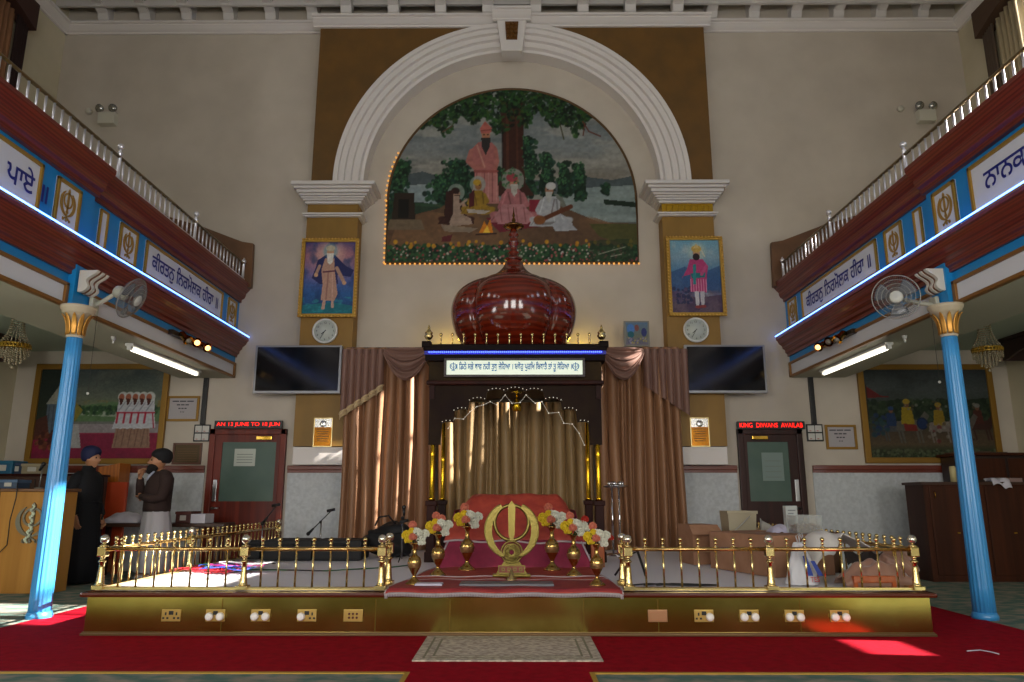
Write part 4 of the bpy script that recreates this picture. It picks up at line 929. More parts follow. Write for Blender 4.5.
# ---- upstairs window drapery
def pelmet(s, label, y1):
    t = thing('window_drapery', label, 'curtain', (s * 7.6, 9.0, 5.6)); x = s * 7.66; mb = MB()
    n = 24; top = [(7.8 + (y1 - 7.8) * i / n, 8.68) for i in range(n + 1)]; bot = [(7.8 + (y1 - 7.8) * i / n, 8.43 - 0.18 * max(0, (i / n - 0.6) / 0.4) ** 1.6 - 0.02 * math.cos(4 * PI * i / n)) for i in range(n + 1)]
    v = []; f = []
    for xx in (s * 7.44, s * 7.68):
        v += [(xx, a, b) for a, b in top] + [(xx, a, b) for a, b in bot]
    w = 2 * (n + 1)
    for i in range(n):
        for k in (0, w): f.append((k + i, k + i + 1, k + n + 2 + i, k + n + 1 + i))
        f.append((i, i + 1, w + i + 1, w + i)); f.append((n + 1 + i, n + 2 + i, w + n + 2 + i, w + n + 1 + i))
    f.append((n, 2 * n + 1, w + 2 * n + 1, w + n)); f.append((0, n + 1, w + n + 1, w)); mb.add(v, f, False); mb.build('pelmet', mat('dark_brown_pelmet', '#3c2018', 0.7, bump=0.2) if s < 0 else mat('mid_brown_pelmet', '#4c3626', 0.7), t)
    mb = MB(); mb.grid(lambda u, v: (s * (7.56 + 0.035 * math.sin(u * 2 * PI * 5)), y1 - 0.02 - 0.26 * u, 5.5 + 3.1 * v), 40, 4); mb.build('dark_side_curtain', mat('dark_plum_cloth', '#2c1714', 0.9) if s < 0 else mat('taupe_cloth', '#5a4a3c', 0.9), t, solid=0.006)
    mb = MB(); mb.grid(lambda u, v: (s * (7.6 + 0.04 * math.sin(u * 2 * PI * 5)), y1 - 0.28 - 0.5 * u, 5.5 + 3.1 * v), 40, 4); mb.build('inner_curtain', mat('tan_cloth', '#8a6040', 0.9) if s < 0 else mat('cream_sheer', '#a89878', 0.9), t, solid=0.006)
pelmet(-1, 'dark brown pelmet and curtains at the window over the gallery of the robed men', 10.15)
pelmet(1, 'brown pelmet and cream curtains at the window over the counter gallery', 10.45)

# dark pelmets over the side windows under the galleries
for s in (-1, 1):
    t = thing('wooden_pelmet', 'dark brown shaped pelmet high on the side wall behind the chandelier over the ' + ('oak desk' if s < 0 else 'walnut counter'), 'pelmet', (s * 7.5, 9.4, 2.95)); mb = MB(); pr = [(8.2, 3.29)] + [(8.2 + 2.2 * i / 20, 3.08 - 0.10 * abs(math.cos(PI * i / 10)) ** 3) for i in range(21)] + [(10.4, 3.29)]
    mb.prism(pr, s * 7.12, s * 7.16, 'yz'); mb.box((s * 7.12, 10.36, 2.98), (s * 7.7, 10.4, 3.29)); mb.box((s * 7.12, 8.2, 2.98), (s * 7.7, 8.24, 3.29)); mb.build('pelmet_board', mat('umber_pelmet', '#2c1610', 0.5), t)
    mb = MB(); mb.box((s * 7.08, 8.16, 3.25), (s * 7.7, 10.44, 3.298), 0.008); mb.build('pelmet_top', mat('umber_pelmet', '#2c1610'), t)
# ================================================================== stage
ZS = 0.335; SX0, SX1, SY0, SY1 = -3.265, 3.315, 6.0, 10.95
t = thing('stage', 'low raised platform clad in polished brass with a dark wooden edge', 'stage', (0.02, 8.5, 0.005))
CLAD = mat('brass_sheet', '#b09c54', 0.17, 1.0, col2='#947d38', scale=2.5, bump=0.03, bscale=6)
mb = MB(); mb.box((SX0, SY0, 0.006), (SX1, SY1, ZS - 0.04)); mb.build('brass_cladding', CLAD, t)
for x in (-1.0, -0.42, 0.62, 1.2, -2.2, 2.3): mb = MB(); mb.box((x - 0.003, SY0 - 0.003, 0.04), (x + 0.003, SY0 + 0.002, ZS - 0.06)); mb.build('sheet_seam', mat('seam_brass', '#6a5018', 0.4, 0.8), t)
mb = MB(); mb.box((SX0 - 0.05, SY0 - 0.04, ZS - 0.044), (SX1 + 0.05, SY1 + 0.02, ZS - 0.006), 0.018); mb.build('wooden_nosing', mat('chestnut_nosing', '#54200f', 0.25, coat=0.3), t)
mb = MB(); mb.box((SX0 - 0.02, SY0 - 0.02, 0.006), (SX1 + 0.02, SY1 + 0.01, 0.024), 0.004); mb.box((SX0 - 0.012, SY0 - 0.012, 0.024), (SX1 + 0.012, SY1, 0.034), 0.003); mb.build('base_strip', mat('worn_base_strip', '#70583c', 0.35, 0.7), t)
def wr(u, v, x0, x1, y0, y1, z, a): x = x0 + (x1 - x0) * u; y = y0 + (y1 - y0) * v; return (x, y, z + a * (0.5 + 0.25 * math.sin(x * 9 + 3 * math.sin(y * 2)) + 0.25 * math.sin(y * 7 + x * 3)))
mb = MB(); mb.grid(lambda u, v: wr(u, v, SX0 + 0.03, SX1 - 0.03, SY0 + 0.03, SY1 - 0.03, ZS - 0.004, 0.006), 90, 70)
tag(mb.build('floor_sheet', mat('white_cotton_sheet', '#e4e2e8', 0.9, bump=0.1, bscale=10)), 'white cotton sheet covering the whole top of the stage', 'sheet')

# sockets along the stage front
WPL = mat('white_plug', '#f4f0ea', 0.4)
def socket(x, kind, label, group=None):
    y = SY0 - 0.001; z = 0.155; t = thing('power_socket', label, 'power socket', (x, y, z), group)
    mb = MB(); mb.box((x - 0.075, y - 0.01, z - 0.045), (x + 0.075, y, z + 0.045), 0.004); mb.build('plate', mat('pinkish_brass_plate', '#c0906a', 0.3, 0.8) if kind == 'blank' else mat('satin_brass_plate', '#c8a860', 0.3, 0.8), t)
    if kind == 'blank': return t
    if kind == 'rca':
        mb = MB()
        for i in range(3):
            for j in range(2): mb.cyl((x - 0.03 + i * 0.03, y - 0.012, z - 0.014 + j * 0.028), (x - 0.03 + i * 0.03, y - 0.018, z - 0.014 + j * 0.028), 0.009, 8)
        mb.build('jack', mat('maroon_plastic', '#5a1a18', 0.4), t); return t
    mb = MB(); mb.box((x - 0.018, y - 0.014, z + 0.005), (x + 0.018, y - 0.008, z + 0.034), 0.002); mb.build('rocker_switch', BLACK, t)
    for s, c in ((-1, kind[0]), (1, kind[1])):
        cx = x + s * 0.042
        if c == 'P': mb = MB(); mb.lathe((cx, y - 0.008, z - 0.006), [(0.030, 0), (0.031, 0.02), (0.026, 0.034), (0.012, 0.037)], 16, axis=(0, -1, 0)); mb.build('white_plug', WPL, t)
        else:
            mb = MB(); mb.box((cx - 0.006, y - 0.012, z + 0.002), (cx + 0.006, y - 0.009, z + 0.024)); mb.box((cx - 0.024, y - 0.012, z - 0.026), (cx - 0.008, y - 0.009, z - 0.012)); mb.box((cx + 0.008, y - 0.012, z - 0.026), (cx + 0.024, y - 0.009, z - 0.012)); mb.build('pin_holes', BLACK, t)
    return t
def sx(px): return at(px, 619, 6.03).x
for px, k, lab in ((173, 'EE', 'brass double socket with both outlets empty, the one by the sunlit stage corner'), (217, 'PP', 'brass socket with two white plugs, next to the fully empty socket'), (262, 'PP', 'brass socket with two white plugs, between two-plug socket and one-plug socket'),
                   (308, 'PE', 'brass socket with a white plug and one empty outlet, next to the six-hole plate'), (354, 'rca', 'brass plate of six small dark audio jacks on the stage front'), (657, 'blank', 'plain pinkish blank plate on the stage front'),
                   (703, 'EP', 'brass socket with empty outlet then white plug, next to the blank plate'), (748, 'PP', 'brass two-plug socket third from the shaded stage corner near the counter'), (793, 'PP', 'brass two-plug socket second from the stage corner near the dark counter'), (838, 'PP', 'brass two-plug socket at the stage corner nearest to the dark counter')):
    socket(sx(px), k, lab, 'sockets along the stage front')

# ---- railings round the stage
RB = mat('railing_brass', '#d8c084', 0.2, 1.0)
ZB, ZT = ZS + 0.02, 0.648
def newel_mesh(ball=0.036):
    mb = MB()
    mb.box((-0.045, -0.045, 0), (0.045, 0.045, 0.035), 0.006)
    mb.lathe((0, 0, 0), [(0.040, 0.035), (0.032, 0.045), (0.030, 0.06), (0.026, 0.10), (0.021, 0.17), (0.019, 0.205), (0.030, 0.213), (0.030, 0.223), (0.017, 0.23), (0.017, 0.245), (0.028, 0.255)], 14)
    mb.box((-0.034, -0.034, 0.255), (0.034, 0.034, 0.33), 0.008); mb.lathe((0, 0, 0), [(0.03, 0.33), (0.036, 0.338), (0.014, 0.35), (0.012, 0.36)], 14)
    return mb
NM = NB = BM = KM = None
def railing(label, pts, nsec, name='brass_railing', skip=0):
    """pts: newel positions; nsec balusters in each bay"""
    t = thing(name, label, 'railing', (pts[0][0], pts[0][1], ZS)); o0 = Vector(t.location)
    glass = mat('clear_glass_ball', '#e8e4dc', 0.08, 0.6)
    def inst(name, me, m, parent, p):
        o = bpy.data.objects.new(name, me); COL.objects.link(o); o.parent = parent; o.location = p; return o
    global NM, NB, BM, KM
    if NM is None:
        a = newel_mesh().build('newel', RB); NM = a.data; bpy.data.objects.remove(a)
        mb = MB(); mb.ball((0, 0, 0.39), 0.036, 16); a = mb.build('finial_ball', mat('silvered_ball', '#e8e0cc', 0.1, 0.9)); NB = a.data; bpy.data.objects.remove(a)
        mb = MB(); mb.tube([(0, 0, 0.02), (0, 0, ZT - ZS)], 0.0085, 8); mb.lathe((0, 0, ZT - ZS + 0.012), [(0.016, 0), (0.018, 0.008), (0.008, 0.016), (0.007, 0.022), (0.016, 0.03), (0.01, 0.042), (0.007, 0.046)], 10); mb.ball((0, 0, ZT - ZS + 0.075), 0.0185, 10)
        a = mb.build('baluster', RB); BM = a.data; bpy.data.objects.remove(a)
    for p in pts[skip:]:
        n = inst('newel', NM, RB, t, Vector((p[0], p[1], ZS)) - o0); inst('finial_ball', NB, RB, n, (0, 0, 0))
    for i, (a, b) in enumerate(zip(pts[:-1], pts[1:])):
        a = Vector((*a, 0)); b = Vector((*b, 0)); k = nsec[i]
        if k < 0: continue
        mb = MB(); mb.tube([(a.x, a.y, ZT), (b.x, b.y, ZT)], (0.017), 10); mb.build('top_rail', mat('amber_brass_rail', '#c8a468', 0.24, 1.0), t)
        d = (b - a).normalized(); nrm = Vector((-d.y, d.x, 0)) * 0.022
        mb = MB(); v = [a + nrm, b + nrm, b - nrm, a - nrm]; mb.add([(p.x, p.y, ZS) for p in v] + [(p.x, p.y, ZS + 0.022) for p in v], [(0, 1, 2, 3), (4, 5, 6, 7), (0, 1, 5, 4), (1, 2, 6, 5), (2, 3, 7, 6), (3, 0, 4, 7)], False); mb.build('bottom_rail', RB, t)
        for j in range(1, k + 1):
            q = a + (b - a) * (j / (k + 1)); inst('baluster', BM, RB, t, Vector((q.x, q.y, ZS)) - o0)
    return t
railing('brass railing along the stage front before the coloured cables, glass ball newels', [(-3.225, 6.08), (-2.08, 6.08), (-0.98, 6.08), (-0.98, 6.42)], [7, 7, 1])
railing('brass railing along the stage front before the boxes and carrier bag', [(3.27, 6.08), (2.12, 6.08), (0.99, 6.08), (0.99, 6.42)], [7, 7, 1])
railing('brass side railing receding beside the robed men towards the cherry door', [(-3.225, 6.13), (-3.225, 7.7), (-3.225, 10.5)], [11, 20], skip=1)
railing('brass side railing receding behind the pink bundle towards the dim door', [(3.27, 6.13), (3.27, 8.0), (3.27, 10.4)], [13, 17], skip=1)

# ================================================================== curtains
CUR = mat('taupe_brown_curtain', '#9c7252', 0.55, col2='#8c6446', scale=3, stretch=(3, 3, 0.3))
CURM = mat('olive_tan_curtain', '#a0845a', 0.55, col2='#90744c', scale=3, stretch=(3, 3, 0.3))
def drape(label, x0, x1, z0, z1, y, folds, amp, m, seed):
    r = random.Random(seed); t = thing('curtain', label, 'curtain', ((x0 + x1) / 2, y, z0)); ph = []; u = 0
    n = folds * 16; cuts = [0]
    for i in range(folds): cuts.append(cuts[-1] + r.uniform(0.6, 1.4))
    cuts = [c / cuts[-1] for c in cuts]; am = [r.uniform(0.7, 1.25) for _ in range(folds)]
    def fn(u, v):
        k = 0
        while k < folds - 1 and u > cuts[k + 1]: k += 1
        f = (u - cuts[k]) / (cuts[k + 1] - cuts[k]); A = amp * am[k] * (0.55 + 0.45 * (1 - v) ** 0.5 if v < 1 else 0.55)
        w = abs(math.sin(PI * f)) ** 0.6
        return (x0 + (x1 - x0) * u + 0.012 * math.sin(5 * v + k), y - A * w + 0.01 * math.sin(v * 7 + k * 2), z0 + (z1 - z0) * v)
    mb = MB(); mb.grid(fn, n + 1, 14); mb.build('pleated_cloth', m, t)
    return t
drape('tall brown curtain with sunlit pleats beside the canopy', -2.42, -1.06, ZS + 0.01, 3.22, 10.62, 9, 0.17, CUR, 1)
drape('tall brown curtain in shade beside the canopy and the chrome tray stand', 1.24, 2.5, ZS + 0.01, 3.22, 10.62, 9, 0.17, CUR, 2)
drape('olive brown pleated curtain hanging behind the canopy opening', -1.04, 1.22, ZS + 0.01, 2.95, 10.66, 16, 0.15, CURM, 3)
for s, lab in ((-1, 'gathered brown valance with a cream-fringed cascade on the sunlit side'), (1, 'gathered brown valance with a plain-edged cascade on the shaded side')):
    cx = 0.07; t = thing('curtain_valance', lab, 'valance', (cx + s * 1.9, 10.5, 3.2)); VM = mat('dusky_brown_valance', '#7c5c50', 0.6, bump=0.1, bscale=30)
    xo = -2.45 if s < 0 else 2.60; xm = -1.83 if s < 0 else 1.95; xi = -1.16 if s < 0 else 1.34
    def zb(u): return (2.2 + (2.62 - 2.2) * u) if s < 0 else 2.2 + 0.44 * u
    def casc(u, v):
        k = 6; ph = (u * k) % 1
        yy = 10.42 + 0.07 * (1 - abs(math.sin(PI * u * k)) ** 0.6) * (1.2 - 0.4 * v)
        bot = zb(u) if s < 0 else zb(math.floor(u * k) / k + (ph ** 2) / k)
        return (xo + (xm - xo) * u, yy, bot + (3.175 - bot) * v)
    mb = MB(); mb.grid(casc, 73, 8); mb.build('cascade', VM, t)
    mb = MB(); nn = 72
    if s < 0:
        for i in range(nn):
            u = i / nn; p = casc(u, 0); mb.tube([(p[0], p[1] - 0.01, p[2] + 0.03), (p[0] + 0.004, p[1] - 0.015, p[2] - 0.05)], 0.006, 4)
        mb.tube([(casc(i / 40, 0)[0], casc(i / 40, 0)[1] - 0.012, casc(i / 40, 0)[2] + 0.03) for i in range(41)], 0.014, 6); mb.build('cream_fringe', mat('cream_fringe', '#c8b088', 0.8), t)
    def swag(u, v):
        d = 4 * u * (1 - u); dep = 0.40 * d + 0.06
        z = 3.17 - dep * (1 - v) - 0.02 * d * math.sin(v * 22); y = 10.40 - 0.075 * d * abs(math.sin(v * 5.5 * PI)) ** 0.7 - 0.03 * d
        return (xm + (xi - xm) * u, y, z)
    mb = MB(); mb.grid(swag, 30, 40); mb.build('swag', VM, t)
    mb = MB(); mb.tube([(swag(i / 30, 0)[0], swag(i / 30, 0)[1] - 0.01, swag(i / 30, 0)[2]) for i in range(31)], 0.008, 5); mb.build('swag_braid', mat('mauve_braid', '#8c6c62', 0.7), t)
    mb = MB(); mb.box((min(xo, xi), 10.46, 3.11), (max(xo, xi), 10.56, 3.18), 0.01); mb.build('rail', mat('brown_rail', '#4a2c20', 0.5), t)
mb = MB(); mb.box((-2.42, 10.62, 3.2), (2.5, 10.9, 3.24)); tag(mb.build('curtain_shelf', mat('brown_rail', '#4a2c20')), 'narrow brown shelf carrying the curtain tops across the pilasters', 'shelf')

# ================================================================== canopy
CX = 0.085; CY0, CY1 = 8.6, 9.95; CW = 1.02
t = thing('canopy', 'dark mahogany throne canopy with a ribbed onion dome and gold posts', 'canopy', (CX, 9.4, ZS)); CAN = t
BP = mat('gold_tube_post', '#c49a24', 0.2, 1.0)
for ix, x in enumerate((-CW + 0.05, CW - 0.05)):
    for y in (CY0 + 0.05, CY1 - 0.05):
        mb = MB(); mb.box((CX + x - 0.05, y - 0.05, ZS), (CX + x + 0.05, y + 0.05, 1.02), 0.01); mb.box((CX + x - 0.065, y - 0.065, ZS), (CX + x + 0.065, y + 0.065, 0.45), 0.01); mb.box((CX + x - 0.065, y - 0.065, 0.96), (CX + x + 0.065, y + 0.065, 1.02), 0.01); p = mb.build('post_base', DKW, t)
        mb = MB(); mb.lathe((CX + x, y, 1.02), [(0.045, 0), (0.03, 0.03), (0.028, 0.5), (0.036, 0.53), (0.028, 0.56), (0.028, 1.2)], 14); mb.build('gold_post', BP, t)
# arched panels front and back
def lobed(x):
    """height of the scalloped opening at x from the centre"""
    a = abs(x); C = [(0, 2.325, 0.115), (0.225, 2.31, 0.12), (0.44, 2.20, 0.115), (0.63, 2.08, 0.10), (0.79, 1.93, 0.09), (0.86, 1.78, 0.03)]
    z = 1.68
    for c, h, r in C:
        if abs(a - c) < r: z = max(z, h - r * 0.45 + 0.45 * math.sqrt(max(0, r * r - (a - c) ** 2)) + 0.0)
    return z
def arch_panel(y0, y1, zt, m):
    mb = MB(); n = 110; xs = [-CW + 0.14 + (2 * CW - 0.28) * i / n for i in range(n + 1)]; v = []
    for y in (y0, y1):
        v += [(CX + x, y, lobed(x) if abs(x) < 0.878 else 1.66) for x in xs] + [(CX + x, y, zt) for x in xs]
    k = n + 1; f = []
    for i in range(n): f += [(i, i + 1, k + i + 1, k + i), (2 * k + i, 2 * k + i + 1, 3 * k + i + 1, 3 * k + i), (i, i + 1, 2 * k + i + 1, 2 * k + i)]
    mb.add(v, f, False); mb.box((CX - CW, y0, 1.66), (CX - CW + 0.142, y1, zt)); mb.box((CX + CW - 0.142, y0, 1.66), (CX + CW, y1, zt)); return mb.build('scalloped_arch', m, t)
ar = arch_panel(CY0 + 0.02, CY0 + 0.07, 2.42, mat('dark_arch_panel', '#1c0c08', 0.5, col2='#281a0a', scale=2.5, spec=0.08))
mb = MB()
for i in range(39):
    x = -0.86 + 1.72 * i / 38; mb.ball((CX + x, CY0 + 0.01, lobed(x) + 0.015), 0.006, 6)
for x in (-0.28, 0.28): pass
mb.build('bead_lights', mat('tiny_white_light', '#e8e4d8', 0.4, emit='#fff4dc', estr=0.35), ar)
mb = MB(); mb.box((CX - CW, CY1 - 0.06, 2.33), (CX + CW, CY1, 2.86)); mb.build('rear_beam', mat('olive_brown_beam', '#4a3a1c', 0.5), t)
for s in (-1, 1): mb = MB(); mb.box((CX + s * (CW - 0.06), CY0, 2.2), (CX + s * CW, CY1, 2.66)); mb.build('side_panel', DKW, t)
# entablature
mb = MB(); mb.box((CX - CW - 0.01, CY0 - 0.02, 2.40), (CX + CW + 0.01, CY1, 2.66), 0.006); mb.build('frieze', mat('olive_mahogany', '#36280f', 0.5, col2='#1e1208', scale=3, spec=0.08), t)
mb = MB(); mb.box((CX - CW - 0.03, CY0 - 0.07, 2.36), (CX + CW + 0.03, CY1 + 0.02, 2.41), 0.014); mb.build('lower_moulding', DKW, t)
mb = MB(); mb.box((CX - CW - 0.05, CY0 - 0.09, 2.64), (CX + CW + 0.05, CY1 + 0.04, 2.72), 0.01); mb.box((CX - CW - 0.07, CY0 - 0.12, 2.76), (CX + CW + 0.07, CY1 + 0.07, 2.84), 0.014)
for s in (-1, 1): mb.box((CX + s * (CW - 0.02), CY0 - 0.13, 2.80), (CX + s * (CW + 0.09), CY0 + 0.1, 2.875), 0.01)
mb.build('cornice', mat('blackened_mahogany', '#120808', 0.5, spec=0.08), t)
mb = MB(); mb.box((CX - CW - 0.06, CY0 - 0.10, 2.715), (CX + CW + 0.06, CY0, 2.765)); mb.build('light_backing', mat('deep_blue_lit_board', '#101a90', 0.5), t)
mb = MB()
for i in range(90): x = -CW + 0.0 + 2 * CW * i / 89; mb.ball((CX + x, CY0 - 0.112, 2.742), 0.0085, 5)
mb.build('blue_light_strip', mat('blue_led', '#3040ff', 0.4, emit='#3a50ff', estr=9.0), t)
# writing board
mb = MB(); x0, x1, z0, z1 = CX - 0.80, CX + 0.785, 2.46, 2.67; frame(mb, x0 - 0.04, x1 + 0.04, z0 - 0.02, z1 + 0.0, CY0 - 0.09, 0.03, 0.03, 0.006); sb = mb.build('sign_frame', mat('dark_sign_frame', '#22120e', 0.35), t)
mb = MB(); mb.box((x0 - 0.02, CY0 - 0.105, z0), (x1 + 0.02, CY0 - 0.06, z1 - 0.01)); mb.build('sign_board', mat('glowing_pale_board', '#cfd8c4', 0.5, emit='#e4f0dc', estr=0.55), sb)  # board given its own glow to whiten it
body = '\u0964 \u0a3f\u0a21\u0a20\u0a47 \u0a38\u0a2d\u0a47 \u0a25\u0a3e\u0a35 \u0a28\u0a39\u0a40 \u0a24\u0a41\u0a27\u0a41 \u0a1c\u0a47\u0a3f\u0a39\u0a06 \u0964 \u0a2c\u0a27\u0a4b\u0a39\u0a41 \u0a2a\u0a41\u0a30\u0a3f\u0a16 \u0a3f\u0a2c\u0a27\u0a3e\u0a24\u0a48 \u0a24\u0a3e\u0a02 \u0a24\u0a42 \u0a38\u0a4b\u0a3f\u0a39\u0a06 \u0964'
mb = MB(); vf = fit_text(body, 1.36, 0.125, stroke=0.022); M = face_back(Vector((CX - 0.01, CY0 - 0.108, (z0 + z1) / 2))); mb.add([M @ p for p in vf[0]], vf[1], False)
for x in (x0 + 0.07, x1 - 0.07): khanda(mb, face_back(Vector((x, CY0 - 0.107, (z0 + z1) / 2))), 0.11, 0.003)
mb.build('blue_lettering', mat('steel_blue_lettering', '#2468a8', 0.5, emit='#2468a8', estr=0.15), sb)
# roof, dome
mb = MB(); mb.box((CX - CW, CY0, 2.66), (CX + CW, CY1, 2.80)); mb.build('roof_deck', DKW, t)
DY = 9.36; DM = mat('glossy_red_mahogany', '#6a1e0c', 0.13, col2='#541608', scale=1.2, wave='Z', stretch=(1, 1, 4), coat=0.6)
prof = [(0.50, 2.80), (0.60, 2.9), (0.71, 3.06), (0.79, 3.22), (0.825, 3.38), (0.825, 3.50), (0.79, 3.63), (0.715, 3.735), (0.585, 3.82), (0.43, 3.875), (0.32, 3.92), (0.21, 3.99), (0.135, 4.08), (0.10, 4.17)]
sp = []
for i in range(len(prof) - 1):
    p0 = prof[max(i - 1, 0)]; p1 = prof[i]; p2 = prof[i + 1]; p3 = prof[min(i + 2, len(prof) - 1)]
    for k in range(4):
        q = k / 4; f_ = lambda a, b, c_, d: 0.5 * ((2 * b) + (-a + c_) * q + (2 * a - 5 * b + 4 * c_ - d) * q * q + (-a + 3 * b - 3 * c_ + d) * q ** 3)
        sp.append((f_(p0[0], p1[0], p2[0], p3[0]), f_(p0[1], p1[1], p2[1], p3[1])))
sp.append(prof[-1]); N_ = 128; rings = []
for r, z in sp:
    amp = 0.17 * min(1, r / 0.5) * (1 if z < 3.9 else max(0, 1 - (z - 3.9) / 0.2)); ring = []
    for j in range(N_):
        a = 2 * PI * j / N_; lob = abs(math.cos(2.5 * (a + PI / 2) )) ** 0.55 if False else abs(math.cos(2 * (a + PI / 2))) ** 0.62
        rr = r * (1 - amp * (1 - lob)); ring.append((CX - 0.02 + rr * math.cos(a), DY + rr * math.sin(a), z))
    rings.append(ring)
mb = MB(); mb.rings(rings); dm = mb.build('onion_dome', DM, t)
mb = MB(); mb.lathe((CX - 0.02, DY, 4.16), [(0.12, 0), (0.13, 0.02), (0.09, 0.04), (0.06, 0.07), (0.085, 0.11), (0.05, 0.14), (0.05, 0.2), (0.078, 0.24), (0.078, 0.28), (0.045, 0.33), (0.075, 0.36), (0.05, 0.42), (0.03, 0.47)], 20); mb.build('turned_spire', DM, dm)
mb = MB(); mb.lathe((CX - 0.02, DY, 4.60), [(0.02, 0), (0.05, 0.01), (0.1, 0.03), (0.13, 0.055), (0.1, 0.08), (0.05, 0.09), (0.02, 0.11), (0.03, 0.14), (0.012, 0.18), (0.02, 0.21), (0.008, 0.26), (0.003, 0.33)], 20)
for i in range(10): a = 2 * PI * i / 10; mb.ball((CX - 0.02 + 0.125 * math.cos(a), DY + 0.125 * math.sin(a), 4.65), 0.02, 8)
mb.build('bronze_finial', mat('dark_bronze', '#6a4a24', 0.25, 0.9), dm)
fm = None
for i in range(14):
    x = CX - CW + 0.13 + (2 * CW - 0.26) * i / 13
    if fm is None:
        mb = MB(); mb.lathe((0, 0, 0), [(0.02, 0), (0.01, 0.01), (0.007, 0.05), (0.014, 0.06), (0.007, 0.07), (0.007, 0.1), (0.016, 0.115), (0.02, 0.128), (0.014, 0.14), (0.003, 0.15)], 10); a = mb.build('small_finial', RB); fm = a.data; bpy.data.objects.remove(a)
    a = bpy.data.objects.new('small_finial', fm); COL.objects.link(a); a.parent = t; a.location = Vector((x, CY0 - 0.05, 2.84)) - t.location
for s in (-1, 1):
    for y in (CY0 - 0.02, CY1 - 0.05):
        mb = MB(); mb.lathe((CX + s * (CW + 0.02), y, 2.875), [(0.045, 0), (0.02, 0.015), (0.015, 0.03), (0.04, 0.05), (0.055, 0.08), (0.04, 0.105), (0.05, 0.12), (0.03, 0.14), (0.012, 0.17), (0.016, 0.185), (0.003, 0.22)], 14); mb.build('corner_urn', RB, t)
# hanging brass lamp and string of lights in the opening
mb = MB(); x = CX + 0.02; y = CY0 + 0.25
mb.cyl((x, y, 2.42), (x, y, 2.28), 0.005, 6); mb.lathe((x, y, 2.08), [(0.05, 0), (0.052, 0.09), (0.03, 0.12), (0.012, 0.15), (0.012, 0.22)], 16); mb.lathe((x, y, 2.31), [(0.07, 0), (0.03, 0.012)], 16); tag(mb.build('hanging_lamp', mat('yellow_brass_lamp', '#c8a020', 0.25, 0.9)), 'small yellow brass lantern hanging under the crown of the canopy arch', 'lamp')
mb = MB(); pts = [(-0.80, 1.86), (-0.72, 1.98), (-0.62, 1.97), (-0.54, 2.06), (-0.46, 2.12), (-0.38, 2.14), (-0.30, 2.18), (-0.22, 2.14), (-0.12, 2.26), (-0.04, 2.16), (0.06, 2.17), (0.13, 2.26), (0.24, 2.16), (0.32, 2.18), (0.40, 2.04), (0.52, 2.05), (0.58, 1.92), (0.68, 1.91), (0.76, 1.80), (0.82, 1.66)]
mb.tube([(CX + a, CY0 + 0.12, b) for a, b in pts], 0.002, 4)
for a, b in pts[::1]: mb.ball((CX + a, CY0 + 0.115, b), 0.008, 6)
tag(mb.build('light_garland', mat('tiny_white_light', '#e8e4d8')), 'thin white garland of tiny lights looped inside the canopy arch', 'garland')

# warm lamps on the canopy roof, hidden behind the cornice, wash the wall above
for x in (-0.95, 1.1):
    l = bpy.data.lights.new('canopy_roof_lamp', 'POINT'); l.energy = 5; l.color = (1.0, 0.66, 0.08); l.shadow_soft_size = 0.06
    o = bpy.data.objects.new('canopy_roof_lamp', l); COL.objects.link(o); o.location = (x, 10.96, 3.30)

# ================================================================== throne cloths
CLR = mat('vermilion_brocade', '#b84a38', 0.62, col2='#a43a30', scale=10, bump=0.25, bscale=80)
CLM = mat('magenta_brocade', '#982648', 0.6, col2='#84203e', scale=9, bump=0.25, bscale=80)
FR = mat('silver_white_fringe', '#b8aeb2', 0.8)
t = thing('throne_platform', 'cloth-covered sloping throne under the canopy, vermilion above and magenta below', 'throne', (0.08, 8.2, ZS))
def hwid(v): return v
def sloped(u, v):
    # v 0..1 from trim line up the slope and over the back
    y = 7.95 + 1.5 * v; z = 0.60 + (1.08 - 0.60) * min(1, v / 0.38) ** 0.8 - 0.02 * max(0, v - 0.4); w = 0.745 - 0.165 * min(1, v / 0.38)
    e = abs(2 * u - 1); drop = max(0, (e - 0.80) / 0.2) ** 1.6
    x = (2 * u - 1) * w * 1.0; return (0.08 + x, y, z - drop * 0.10 * min(1, v * 4) + 0.012 * math.sin(u * 17 + v * 9) * (1 - v * 0.5) + 0.008 * math.sin(u * 6 - v * 21))
mb = MB(); mb.grid(sloped, 60, 50); mb.build('upper_cloth', CLR, t, solid=0.01)
def lower(u, v):
    z = ZS + 0.01 + v * 0.27; e = 2 * u - 1; y = 7.96 - 0.16 * (1 - v) - 0.015 * math.sin(u * 30) * (1 - v)
    return (0.08 + e * (0.80 - 0.09 * v), y, z)
mb = MB(); mb.grid(lower, 60, 14); mb.build('lower_cloth', CLM, t, solid=0.01)
for s in (-1, 1):
    mb = MB(); mb.grid(lambda u, v, s=s: (0.08 + s * (0.82 - 0.14 * v), 7.80 + 1.6 * u + 0.16 * v * (1 - u), ZS + 0.01 + v * (0.27 + 0.3 * min(1, u * 2.6))), 20, 14); mb.build('side_cloth', CLM, t, solid=0.01)
mb = MB(); mb.tube([(sloped(i / 40, 0)[0], 7.935, sloped(i / 40, 0)[2] + 0.0) for i in range(41)], 0.011, 6)
mb.tube([(0.08 - 0.81, 7.80, ZS + 0.02), (0.08 - 0.70, 7.94, 0.60)], 0.010, 6); mb.tube([(0.08 + 0.81, 7.80, ZS + 0.02), (0.08 + 0.70, 7.94, 0.60)], 0.010, 6); mb.build('white_braid', FR, t)
mb = MB(); mb.box((-0.5, 8.05, ZS), (0.66, 9.4, 0.72), 0.03); mb.build('inner_cushion', CLM, t)
t = thing('floor_cloth', 'magenta and vermilion cloth with white fringe spread to the stage front under the vases', 'cloth', (0.0, 6.6, ZS + 0.01))
